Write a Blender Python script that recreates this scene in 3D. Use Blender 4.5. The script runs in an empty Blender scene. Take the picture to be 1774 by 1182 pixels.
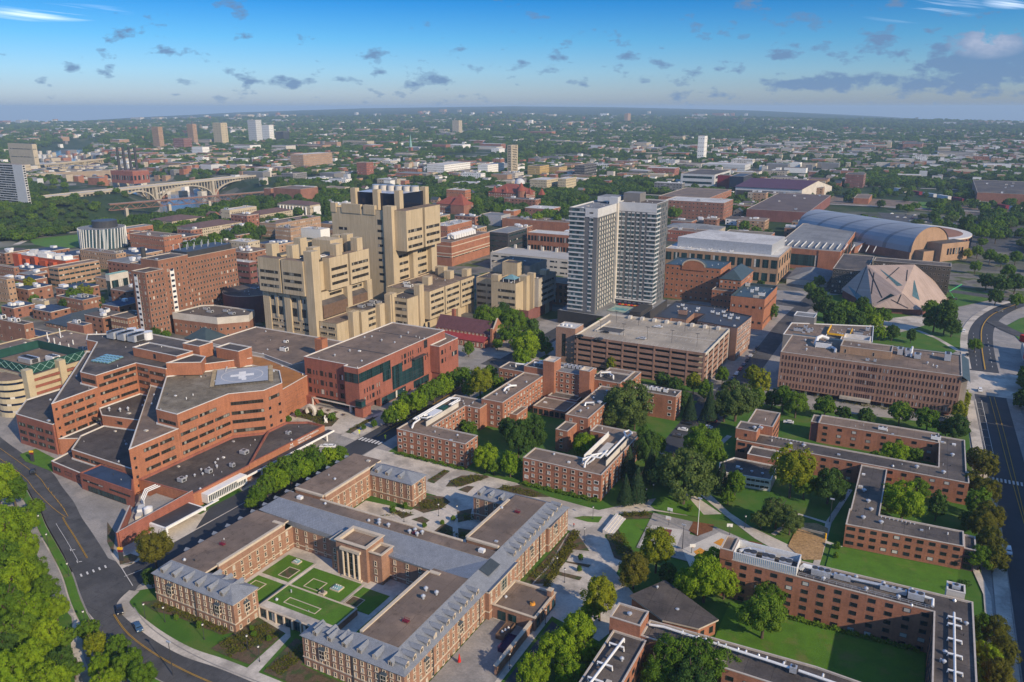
import bpy,bmesh,math,random
import numpy as np
from mathutils import Vector,Matrix,noise
from mathutils.geometry import tessellate_polygon
R = math.radians
sc = bpy.context.scene
COL = sc.collection

# ------------------------------------------------------------------ camera
# World axes follow the campus street grid (x along the short streets, y along the long ones), metres.
CAM_H,YAW,PITCH,FPX = 140.0,R(28.0),math.atan(405 / 1360),1360.0
cam = bpy.data.cameras.new('camera')
cam.sensor_width = 36.0
cam.lens = FPX / 1774 * 36.0
cam.clip_start,cam.clip_end = 1.0,120000.0
cam_o = bpy.data.objects.new('camera',cam)
cam_o.location = (0,0,CAM_H)
cam_o.rotation_euler = (R(90) - PITCH,0,YAW)
COL.objects.link(cam_o)
sc.camera = cam_o
CS,SN = math.cos(YAW),math.sin(YAW)

def at(px,py,z=0.0):
 """ground (or height z) point under a pixel of the 1774 x 1182 photograph"""
 x,y = (px - 887) / FPX,-(py - 591) / FPX
 fw = math.cos(PITCH) + y * math.sin(PITCH)
 up = -math.sin(PITCH) + y * math.cos(PITCH)
 t = (z - CAM_H) / up
 return ((x * CS - fw * SN) * t,(x * SN + fw * CS) * t)

def proj(X,Y,z=0.0):
 r = X * CS + Y * SN
 f = -X * SN + Y * CS
 u = z - CAM_H
 dep = f * math.cos(PITCH) - u * math.sin(PITCH)
 if dep < 1:
  return (-9999,-9999,dep)
 return (887 + FPX * r / dep,591 - FPX * (f * math.sin(PITCH) + u * math.cos(PITCH)) / dep,dep)

# ------------------------------------------------------------------ light
HAZE = 8.2e-5
SUN_EL = R(28.0)
SUN_AZ = (0.945,-0.327)                                   # horizontal direction towards the sun
sc.view_settings.view_transform = 'Standard'
sc.view_settings.look = 'None'
sc.view_settings.gamma = 1.0
sc.view_settings.use_curve_mapping = False
sc.view_settings.exposure = 0.52
sun = bpy.data.lights.new('sun','SUN')
sun.energy = 3.7
sun.angle = R(0.53)
sun.color = (1.0,0.83,0.62)
sun_o = bpy.data.objects.new('sun',sun)
sd = Vector((SUN_AZ[0] * math.cos(SUN_EL),SUN_AZ[1] * math.cos(SUN_EL),math.sin(SUN_EL))).normalized()
sun_o.rotation_euler = sd.to_track_quat('Z','Y').to_euler()
sun_o.location = (300,-100,400)
COL.objects.link(sun_o)

class NT:
 """small helper for node trees"""
 def __init__(s,tree):
  s.t = tree
  s.n = tree.nodes
  s.l = tree.links

 def new(s,typ,**kw):
  n = s.n.new(typ)
  for k,v in kw.items():
   setattr(n,k,v)
  return n

 def setin(s,sock,v):
  if isinstance(v,bpy.types.NodeSocket):
   s.l.new(v,sock)
  elif v is not None:
   try:
    sock.default_value = v
   except Exception:
    sock.default_value = tuple(v) + (1.0,) if len(v) == 3 else v

 def math(s,op,a,b=None,c=None,clamp=False):
  n = s.new('ShaderNodeMath',operation=op,use_clamp=clamp)
  s.setin(n.inputs[0],a)
  if b is not None:
   s.setin(n.inputs[1],b)
  if c is not None:
   s.setin(n.inputs[2],c)
  return n.outputs[0]

 def vmath(s,op,a,b=None,out=0):
  n = s.new('ShaderNodeVectorMath',operation=op)
  s.setin(n.inputs[0],a)
  if b is not None:
   s.setin(n.inputs[1],b)
  return n.outputs[out]

 def dot(s,a,b):
  return s.vmath('DOT_PRODUCT',a,b,1)

 def ramp(s,fac,stops,interp='LINEAR'):
  n = s.new('ShaderNodeValToRGB')
  n.color_ramp.interpolation = interp
  e = n.color_ramp.elements
  while len(e) > 1:
   e.remove(e[0])
  e[0].position = stops[0][0]
  e[0].color = tuple(stops[0][1]) + (1,) if len(stops[0][1]) == 3 else stops[0][1]
  for p,c in stops[1:]:
   k = e.new(p)
   k.color = tuple(c) + (1,) if len(c) == 3 else c
  s.setin(n.inputs[0],fac)
  return n.outputs[0]

 def mix(s,fac,a,b,mode='MIX'):
  n = s.new('ShaderNodeMix',data_type='RGBA',blend_type=mode)
  s.setin(n.inputs[0],fac)
  s.setin(n.inputs[6],a)
  s.setin(n.inputs[7],b)
  return n.outputs[2]

 def noise(s,vec,scale,detail=3,rough=0.55,out=0,dim='3D'):
  n = s.new('ShaderNodeTexNoise',noise_dimensions=dim)
  if vec is not None:
   s.l.new(vec,n.inputs['Vector'])
  n.inputs['Scale'].default_value = scale
  n.inputs['Detail'].default_value = detail
  n.inputs['Roughness'].default_value = rough
  return n.outputs[out]

# ------------------------------------------------------------------ sky
world = bpy.data.worlds.new('World')
sc.world = world
world.use_nodes = True
w = NT(world.node_tree)
w.n.clear()
sky = w.new('ShaderNodeTexSky',sky_type='NISHITA')
sky.sun_disc = False
sky.sun_elevation = SUN_EL
sky.sun_rotation = math.atan2(SUN_AZ[0],SUN_AZ[1])
sky.air_density,sky.dust_density,sky.ozone_density = 1.0,0.6,2.0
sky.altitude = 250
tc = w.new('ShaderNodeTexCoord').outputs['Generated']
dR = w.dot(tc,(CS,SN,0))
dF = w.math('MAXIMUM',w.dot(tc,(-SN,CS,0)),0.05)
dU = w.dot(tc,(0,0,1))
az = w.math('DIVIDE',dR,dF)
el = w.math('DIVIDE',dU,dF)
# deeper, bluer sky above the pale band at the skyline
tint = w.ramp(w.math('MULTIPLY',dU,5.0),[(0.0,(0.30,0.36,0.56)),(0.08,(0.31,0.39,0.60)),(0.2,(0.26,0.40,0.62)),(0.38,(0.135,0.345,0.58)),(0.62,(0.03,0.235,0.50)),(1.0,(0.45,0.7,1.0))])
skyc = w.mix(1.0,sky.outputs[0],tint,'MULTIPLY')
comb = w.new('ShaderNodeCombineXYZ')
w.l.new(az,comb.inputs[0])
w.l.new(w.math('MULTIPLY',el,2.1),comb.inputs[1])
cv = comb.outputs[0]
n1 = w.noise(cv,26.0,6,0.58)
n2 = w.noise(cv,7.0,2,0.5)
# how much cloud: more to the right, in a band above the skyline
side = w.math('MULTIPLY',w.math('ADD',az,0.25),0.10)
band = w.ramp(w.math('MULTIPLY',el,8.0),[(0.0,(0,0,0)),(0.10,(0.55,0.55,0.55)),(0.3,(1,1,1)),(0.6,(0.55,0.55,0.55)),(1.0,(0.0,0.0,0.0))])
dens = w.math('ADD',w.math('MULTIPLY',n2,0.5),w.math('ADD',w.math('MULTIPLY_ADD',n1,1.25,-.125),w.math('MULTIPLY',w.math('ADD',side,w.math('MULTIPLY',band,0.10)),1.0)))

def blob(a0,e0,ra,re):
 """a bank of cloud centred on a direction"""
 da = w.math('DIVIDE',w.math('SUBTRACT',az,a0),ra)
 de = w.math('DIVIDE',w.math('SUBTRACT',el,e0),re)
 r2 = w.math('ADD',w.math('MULTIPLY',da,da),w.math('MULTIPLY',de,de))
 return w.math('SUBTRACT',1.0,r2,clamp=True)

def azel(px,py):
 x,y = (px - 887) / FPX,-(py - 591) / FPX
 fw = math.cos(PITCH) + y * math.sin(PITCH)
 return x / fw,(-math.sin(PITCH) + y * math.cos(PITCH)) / fw

for (px,py,sx,sy,k) in ((1712,100,105,40,.25),(1680,84,50,26,.10),(1745,120,60,34,.10),(1620,118,40,16,.10),(1470,138,95,24,.12),(1400,150,50,14,.08),(250,55,70,40,.11),(340,105,110,22,.10),(735,40,40,35,.12),(890,122,60,16,.10),(1700,150,120,24,.16),(1505,65,45,25,.09),(1345,150,60,14,.12),(480,142,70,11,.10),(1240,60,60,18,.08)):
 a0,e0 = azel(px,py)
 dens = w.math('ADD',dens,w.math('MULTIPLY',blob(a0,e0,sx / 1300,sy / 1300),k))
cmask = w.ramp(w.math('MULTIPLY',w.math('SUBTRACT',dens,0.925),6.5,clamp=True),[(0.0,(0,0,0)),(0.5,(0.45,0.45,0.45)),(1.0,(0.85,0.85,0.85))],'EASE')
a0,e0 = azel(1712,74)
litup = blob(a0,e0,70 / 1300,26 / 1300)
n3 = w.noise(cv,55.0,4,0.6)
ccol = w.mix(w.math('MULTIPLY',litup,w.math('MULTIPLY',n3,1.2),clamp=True),(0.72,1.25,2.2,1),(2.6,2.7,3.4,1))
skyf = w.mix(cmask,skyc,ccol)
# thin bright cirrus high on the right
cir = w.new('ShaderNodeCombineXYZ')
w.l.new(w.math('ADD',w.math('MULTIPLY',az,5.0),w.math('MULTIPLY',el,12.0)),cir.inputs[0])
w.l.new(w.math('ADD',w.math('MULTIPLY',el,90.0),w.math('MULTIPLY',az,10.0)),cir.inputs[1])
cn = w.noise(cir.outputs[0],1.0,4,0.6)
cz = w.math('ADD',cn,0.0)
bl = None
for (px,py,sx,sy) in ((1590,12,110,24),(90,22,130,14),(1760,5,60,10)):
 a0,e0 = azel(px,py)
 b = blob(a0,e0,sx / 1300,sy / 1300)
 bl = b if bl is None else w.math('MAXIMUM',bl,b)
cm = w.math('MULTIPLY',w.ramp(cz,[(0.48,(0,0,0)),(0.72,(1,1,1))]),bl)
skyf = w.mix(w.math('MULTIPLY',cm,0.8),skyf,(7.0,7.6,8.6,1))
bg = w.new('ShaderNodeBackground')
w.l.new(skyf,bg.inputs[0])
bg.inputs[1].default_value = 0.15
wo = w.new('ShaderNodeOutputWorld')
w.l.new(bg.outputs[0],wo.inputs[0])

# ------------------------------------------------------------------ materials
MATS = {}

def mat(name,col,rough=0.85,var=0.25,scale=0.25,fine=6.0,finev=0.12,kind='plain',spec=0.3,col2=None,metal=0.0,**kw):
 """procedural surface: base colour broken up by broad stains and fine grain in object space"""
 if name in MATS:
  return MATS[name]
 m = bpy.data.materials.new(name)
 m.use_nodes = True
 t = NT(m.node_tree)
 bs = t.n['Principled BSDF']
 bs.inputs['Roughness'].default_value = rough
 bs.inputs['Specular IOR Level'].default_value = spec
 bs.inputs['Metallic'].default_value = metal
 g = t.new('ShaderNodeNewGeometry')
 pos = g.outputs['Position']
 c = tuple(col) + (1,)
 dark = tuple(x * (1 - var) for x in col) + (1,)
 lite = tuple(min(1,x * (1 + var * .8)) for x in col) + (1,)
 f1 = t.noise(pos,scale,4,0.62)
 base = t.ramp(f1,[(0.28,dark),(0.5,c),(0.74,lite)])
 if col2 is not None:
  f3 = t.noise(pos,kw.get('scale2',0.07),5,0.6)
  lo,hi = kw.get('cut',(0.48,0.58))
  msk = t.ramp(f3,[(lo,(0,0,0)),(hi,(1,1,1))])
  base = t.mix(t.math('MULTIPLY',msk,kw.get('amt',0.8)),base,tuple(col2) + (1,))
 if kind == 'brick':
  sep = t.new('ShaderNodeSeparateXYZ')
  t.l.new(pos,sep.inputs[0])
  ad = t.math('ADD',sep.outputs[0],sep.outputs[1])
  cb = t.new('ShaderNodeCombineXYZ')
  t.l.new(ad,cb.inputs[0])
  t.l.new(sep.outputs[2],cb.inputs[1])
  br = t.new('ShaderNodeTexBrick')
  t.l.new(cb.outputs[0],br.inputs['Vector'])
  br.inputs['Scale'].default_value = 1.0
  br.inputs['Brick Width'].default_value = 0.62
  br.inputs['Row Height'].default_value = 0.26
  br.inputs['Mortar Size'].default_value = 0.03
  br.inputs['Color1'].default_value = (0.78,0.78,0.78,1)
  br.inputs['Color2'].default_value = (1.16,1.12,1.1,1)
  br.inputs['Mortar'].default_value = (1.25,1.3,1.35,1)
  base = t.mix(0.8,base,br.outputs[0],'MULTIPLY')
  # rain streaks down the wall
  cb2 = t.new('ShaderNodeCombineXYZ')
  t.l.new(t.math('MULTIPLY',ad,0.9),cb2.inputs[0])
  t.l.new(t.math('MULTIPLY',sep.outputs[2],0.08),cb2.inputs[1])
  st = t.noise(cb2.outputs[0],1.0,3,0.6)
  base = t.mix(0.55,base,t.ramp(st,[(0.3,(0.72,0.72,0.72)),(0.6,(1.05,1.05,1.05))]),'MULTIPLY')
 if kind == 'panel':
  sep = t.new('ShaderNodeSeparateXYZ')
  t.l.new(pos,sep.inputs[0])
  ad = t.math('ADD',sep.outputs[0],sep.outputs[1])
  cb2 = t.new('ShaderNodeCombineXYZ')
  t.l.new(t.math('MULTIPLY',ad,1.2),cb2.inputs[0])
  t.l.new(t.math('MULTIPLY',sep.outputs[2],0.05),cb2.inputs[1])
  st = t.noise(cb2.outputs[0],1.0,4,0.65)
  base = t.mix(0.8,base,t.ramp(st,[(0.3,(0.74,0.72,0.68)),(0.6,(1.05,1.05,1.05))]),'MULTIPLY')
  wv = t.math('PINGPONG',ad,kw.get('joint',2.2))
  base = t.mix(t.math('LESS_THAN',wv,0.05),base,tuple(x * 0.62 for x in col) + (1,))
 if kind == 'slate':
  sep = t.new('ShaderNodeSeparateXYZ')
  t.l.new(pos,sep.inputs[0])
  cb = t.new('ShaderNodeCombineXYZ')
  t.l.new(t.math('ADD',sep.outputs[0],sep.outputs[1]),cb.inputs[0])
  t.l.new(t.math('MULTIPLY',sep.outputs[2],2.0),cb.inputs[1])
  br = t.new('ShaderNodeTexBrick')
  t.l.new(cb.outputs[0],br.inputs['Vector'])
  br.inputs['Brick Width'].default_value = 0.7
  br.inputs['Row Height'].default_value = 0.5
  br.inputs['Mortar Size'].default_value = 0.02
  br.inputs['Color1'].default_value = (0.75,0.76,0.78,1)
  br.inputs['Color2'].default_value = (1.2,1.2,1.2,1)
  br.inputs['Mortar'].default_value = (0.6,0.6,0.6,1)
  base = t.mix(0.85,base,br.outputs[0],'MULTIPLY')
 if kind == 'roof':
  # lapped seams, tar patches and ponding rings
  sep = t.new('ShaderNodeSeparateXYZ')
  t.l.new(pos,sep.inputs[0])
  wob = t.math('MULTIPLY',t.noise(pos,.5,2,.5),.5)
  ln = t.math('MINIMUM',t.math('PINGPONG',t.math('ADD',sep.outputs[0],wob),3.1),t.math('PINGPONG',t.math('ADD',sep.outputs[1],wob),7.3))
  base = t.mix(t.math('LESS_THAN',ln,.07),base,tuple(x * 0.6 for x in col) + (1,))
  pz = t.noise(pos,.33,5,.7)
  base = t.mix(.7,base,t.ramp(pz,[(.36,(.62,.6,.58)),(.44,(1,1,1)),(.60,(1,1,1)),(.66,(1.28,1.26,1.22)),(.70,(1,1,1))]),'MULTIPLY')
 if kind == 'ribs':
  sep = t.new('ShaderNodeSeparateXYZ')
  t.l.new(pos,sep.inputs[0])
  wv = t.math('PINGPONG',sep.outputs[0 if kw.get('axis','x') == 'x' else 1],kw.get('pitch',0.8))
  base = t.mix(t.math('LESS_THAN',wv,kw.get('pitch',0.8) * 0.14),base,tuple(x * 0.62 for x in col) + (1,))
 if finev:
  f2 = t.noise(pos,fine,2,0.7)
  base = t.mix(1.0,base,t.ramp(f2,[(0.25,(1 - finev * 2.2,) * 3),(0.75,(1 + finev,) * 3)]),'MULTIPLY')
 t.l.new(base,bs.inputs['Base Color'])
 if kw.get('bump'):
  bp = t.new('ShaderNodeBump')
  bp.inputs['Strength'].default_value = kw['bump']
  bp.inputs['Distance'].default_value = 0.3
  t.l.new(t.noise(pos,kw.get('bscale',3.0),3,0.6),bp.inputs['Height'])
  t.l.new(bp.outputs[0],bs.inputs['Normal'])
 MATS[name] = m
 return m

def glass(name,col,curtain=0.22,rough=0.12,ccol=(0.42,0.40,0.36)):
 """dark window glass; some panes have pale blinds drawn"""
 if name in MATS:
  return MATS[name]
 m = bpy.data.materials.new(name)
 m.use_nodes = True
 t = NT(m.node_tree)
 bs = t.n['Principled BSDF']
 g = t.new('ShaderNodeNewGeometry')
 oi = t.new('ShaderNodeObjectInfo')
 r = t.math('FRACT',t.math('ADD',t.math('MULTIPLY',g.outputs['Random Per Island'],3.17),t.math('MULTIPLY',oi.outputs['Random'],5.31)))
 base = t.mix(t.math('GREATER_THAN',r,1 - curtain),tuple(col) + (1,),tuple(ccol) + (1,))
 vary = t.math('MULTIPLY_ADD',t.math('FRACT',t.math('MULTIPLY',r,7.0)),0.9,0.5)
 cc = t.new('ShaderNodeCombineColor')
 for k in range(3):
  t.l.new(vary,cc.inputs[k])
 base = t.mix(1.0,base,cc.outputs[0],'MULTIPLY')
 t.l.new(base,bs.inputs['Base Color'])
 bs.inputs['Roughness'].default_value = rough
 bs.inputs['Specular IOR Level'].default_value = 0.5
 MATS[name] = m
 return m

def leafmat(name,a,b,trans=0.35):
 if name in MATS:
  return MATS[name]
 m = bpy.data.materials.new(name)
 m.use_nodes = True
 t = NT(m.node_tree)
 t.n.clear()
 g = t.new('ShaderNodeNewGeometry')
 oi = t.new('ShaderNodeObjectInfo')
 r = t.math('ADD',t.math('MULTIPLY',g.outputs['Random Per Island'],0.55),t.math('MULTIPLY',oi.outputs['Random'],0.45))
 base = t.ramp(r,[(0.0,a),(1.0,b)])
 n = t.noise(g.outputs['Position'],0.35,3,0.6)
 base = t.mix(1.0,base,t.ramp(n,[(0.3,(0.72,0.75,0.8)),(0.7,(1.2,1.15,1.0))]),'MULTIPLY')
 d = t.new('ShaderNodeBsdfPrincipled')
 d.inputs['Roughness'].default_value = 0.75
 d.inputs['Specular IOR Level'].default_value = 0.12
 t.l.new(base,d.inputs['Base Color'])
 tr = t.new('ShaderNodeBsdfTranslucent')
 t.l.new(t.mix(1.0,base,(1.3,1.5,0.6,1),'MULTIPLY'),tr.inputs[0])
 mx = t.new('ShaderNodeMixShader')
 mx.inputs[0].default_value = trans
 t.l.new(d.outputs[0],mx.inputs[1])
 t.l.new(tr.outputs[0],mx.inputs[2])
 o = t.new('ShaderNodeOutputMaterial')
 t.l.new(mx.outputs[0],o.inputs[0])
 MATS[name] = m
 return m

BR_OR = mat('brick_orange',(0.36,0.148,0.08),kind='brick',scale=0.12,var=.18)
BR_RED = mat('brick_red',(0.29,0.105,0.072),kind='brick',scale=0.15,var=.2)
BR_DORM = mat('brick_dorm',(0.33,0.142,0.084),kind='brick',scale=0.15,var=.22)
BR_PION = mat('brick_pioneer',(0.31,0.175,0.115),kind='brick',scale=0.2,var=.2)
BR_OFF = mat('brick_office',(0.30,0.175,0.125),kind='brick',scale=0.1,var=.2)
BR_OLD = mat('brick_old',(0.27,0.125,0.085),kind='brick',scale=0.1,var=.25)
BR_TAN = mat('brick_tan',(0.36,0.23,0.145),kind='brick',scale=0.1,var=.2)
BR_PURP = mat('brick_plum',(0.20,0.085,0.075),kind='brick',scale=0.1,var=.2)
BR_PALE = mat('brick_pale',(0.50,0.42,0.31),kind='brick',scale=0.1,var=.15)
STONE = mat('limestone',(0.56,0.47,0.36),var=.12,scale=.5)
TAN = mat('tan_concrete',(0.49,0.40,0.27),kind='panel',scale=.06,var=.12,joint=1.6)
CONC = mat('concrete',(0.42,0.38,0.32),kind='panel',scale=.12,var=.2,joint=3.0)
CONC_P = mat('pale_concrete',(0.55,0.51,0.45),scale=.15,var=.18)
COPING = mat('coping',(0.50,0.44,0.38),var=.15,scale=.6,rough=.6)
COP_W = mat('coping_white',(0.66,0.62,0.57),var=.12,scale=.6,rough=.6)
ROOF_B = mat('roof_brown',(0.215,0.155,0.115),kind='roof',var=.32,scale=.14,col2=(0.12,0.095,0.08),scale2=.05,fine=4,finev=.1,amt=.55)
ROOF_D = mat('roof_dark',(0.085,0.073,0.068),kind='roof',var=.4,scale=.12,col2=(0.15,0.125,0.105),scale2=.045,fine=3,finev=.15)
ROOF_O = mat('roof_olive',(0.20,0.165,0.115),kind='roof',var=.35,scale=.25,col2=(0.30,0.26,0.20),scale2=.06,fine=2.5,finev=.2)
ROOF_G = mat('roof_grey',(0.24,0.245,0.25),kind='roof',var=.2,scale=.1,col2=(.16,.165,.175),scale2=.05)
ROOF_W = mat('roof_white',(0.58,0.57,0.55),kind='roof',var=.15,scale=.1,col2=(.42,.41,.40),scale2=.05)
ROOF_RUST = mat('roof_rust',(0.36,0.155,0.045),var=.25,scale=.15)
SLATE = mat('slate',(0.235,0.25,0.275),kind='slate',var=.16,scale=.5,rough=.55,spec=.4)
SLATE_D = mat('slate_dark',(0.06,0.075,0.085),kind='slate',var=.2,scale=.5,rough=.5)
TEAL = mat('teal_roof',(0.05,0.075,0.085),var=.2,scale=.3,rough=.5)
RED_TILE = mat('red_tile',(0.27,0.075,0.05),kind='slate',var=.2,scale=.4)
PLUM_TILE = mat('plum_tile',(0.125,0.055,0.065),kind='slate',var=.2,scale=.4)
COPPER = mat('copper_green',(0.23,0.40,0.36),var=.2,scale=.3,rough=.6)
METAL = mat('galvanised',(0.52,0.54,0.57),var=.15,scale=.8,rough=.42,spec=.5,metal=.35)
METAL_W = mat('white_metal',(0.72,0.72,0.71),var=.1,scale=.8,rough=.45)
METAL_D = mat('dark_metal',(0.05,0.052,0.058),var=.2,rough=.5)
GREENM = mat('green_screen',(0.015,0.07,0.055),var=.2,scale=.4,rough=.6)
WHITE = mat('white_paint',(0.78,0.77,0.74),var=.08,scale=.5)
GREY_P = mat('grey_panel',(0.20,0.195,0.195),var=.1,scale=.3,rough=.6)
DKGREY_P = mat('dark_panel',(0.05,0.048,0.05),var=.15,scale=.3,rough=.5)
LTGREY_P = mat('light_panel',(0.55,0.555,0.56),var=.1,scale=.3,rough=.55)
G_DARK = glass('glass_dark',(0.018,0.022,0.026),.10)
G_DORM = glass('glass_dorm',(0.02,0.02,0.022),.30)
G_TEAL = glass('glass_teal',(0.015,0.045,0.05),.06,rough=.06)
G_BAND = glass('glass_band',(0.035,0.03,0.022),.22,ccol=(.22,.21,.18))
G_TOWER = glass('glass_tower',(0.04,0.085,0.105),.2,rough=.08,ccol=(.18,.21,.22))
G_NAVY = glass('glass_navy',(0.012,0.02,0.045),.05,rough=.1)
SKYLIGHT = mat('skylight_glass',(0.16,0.30,0.33),rough=.08,var=.1,spec=.6)
ASPHALT = mat('asphalt',(0.088,0.087,0.09),kind='roof',var=.3,scale=.12,col2=(.06,.06,.063),scale2=.09,fine=3,finev=.12)
ASPHALT_D = mat('asphalt_dark',(0.052,0.055,0.064),var=.2,scale=.1,fine=3,finev=.1)
PAVE = mat('pavement',(0.55,0.495,0.425),var=.16,scale=.2,col2=(.30,.27,.235),scale2=.06,fine=1.2,finev=.08)
PAVE_G = mat('pavement_grey',(0.27,0.255,0.24),var=.2,scale=.2,col2=(.36,.33,.30),scale2=.08,fine=1.5,finev=.1)
SAND = mat('sand',(0.40,0.25,0.115),var=.25,scale=.5,fine=2,finev=.2,bump=.4,bscale=1.2)
MULCH = mat('mulch',(0.125,0.085,0.05),var=.35,scale=.8,col2=(.05,.085,.02),scale2=.35,amt=.85,fine=5,finev=.25)
MULCH_R = mat('mulch_red',(0.19,0.075,0.03),var=.3,scale=.8,fine=5,finev=.2)
LAWN = mat('lawn',(0.058,0.150,0.012),var=.22,scale=.09,col2=(.13,.135,.035),scale2=.09,amt=.7,cut=(.48,.7),fine=4,finev=.16,bump=.3,bscale=5)
LAWN_B = mat('lawn_bright',(0.080,0.185,0.012),var=.22,scale=.2,col2=(.17,.16,.05),scale2=.16,amt=.6,cut=(.54,.68),fine=4,finev=.16,bump=.3,bscale=5)
YEL = mat('yellow_line',(0.52,0.30,0.035),var=.2,scale=1)
WLINE = mat('white_line',(0.62,0.61,0.59),var=.2,scale=1)
PURP = mat('purple_roof',(0.10,0.045,0.075),kind='ribs',axis='y',var=.12,scale=.05,rough=.5,pitch=2.4)
MAROON = mat('maroon',(0.17,0.012,0.03),var=.2,scale=.2)
COPPERY = mat('pink_copper',(0.43,0.325,0.265),var=.14,scale=.08,rough=.55,kind='panel',joint=2.0)
BARK = mat('bark',(0.10,0.075,0.055),var=.3,scale=1.5)
RUST = mat('rust',(0.15,0.095,0.065),var=.3,scale=.5)
YELPAINT = mat('yellow_paint',(0.75,0.42,0.02),var=.08)
REDPAINT = mat('red_paint',(0.55,0.025,0.02),var=.08)
ORPAINT = mat('orange_paint',(0.62,0.27,0.035),var=.1)
L_BRIGHT = leafmat('leaf_bright',(0.11,0.215,0.012),(0.27,0.36,0.02))
L_MID = leafmat('leaf_mid',(0.065,0.145,0.014),(0.16,0.25,0.024))
L_DARK = leafmat('leaf_dark',(0.034,0.082,0.018),(0.08,0.145,0.026),.25)
L_GREY = leafmat('leaf_grey',(0.055,0.10,0.028),(0.13,0.175,0.045),.25)
L_YEL = leafmat('leaf_yellow',(0.13,0.18,0.012),(0.32,0.32,0.022))
L_RUST = leafmat('leaf_autumn',(0.075,0.095,0.014),(0.165,0.15,0.02),.3)
L_FIR = leafmat('leaf_fir',(0.014,0.04,0.018),(0.04,0.075,0.03),.15)

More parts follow.
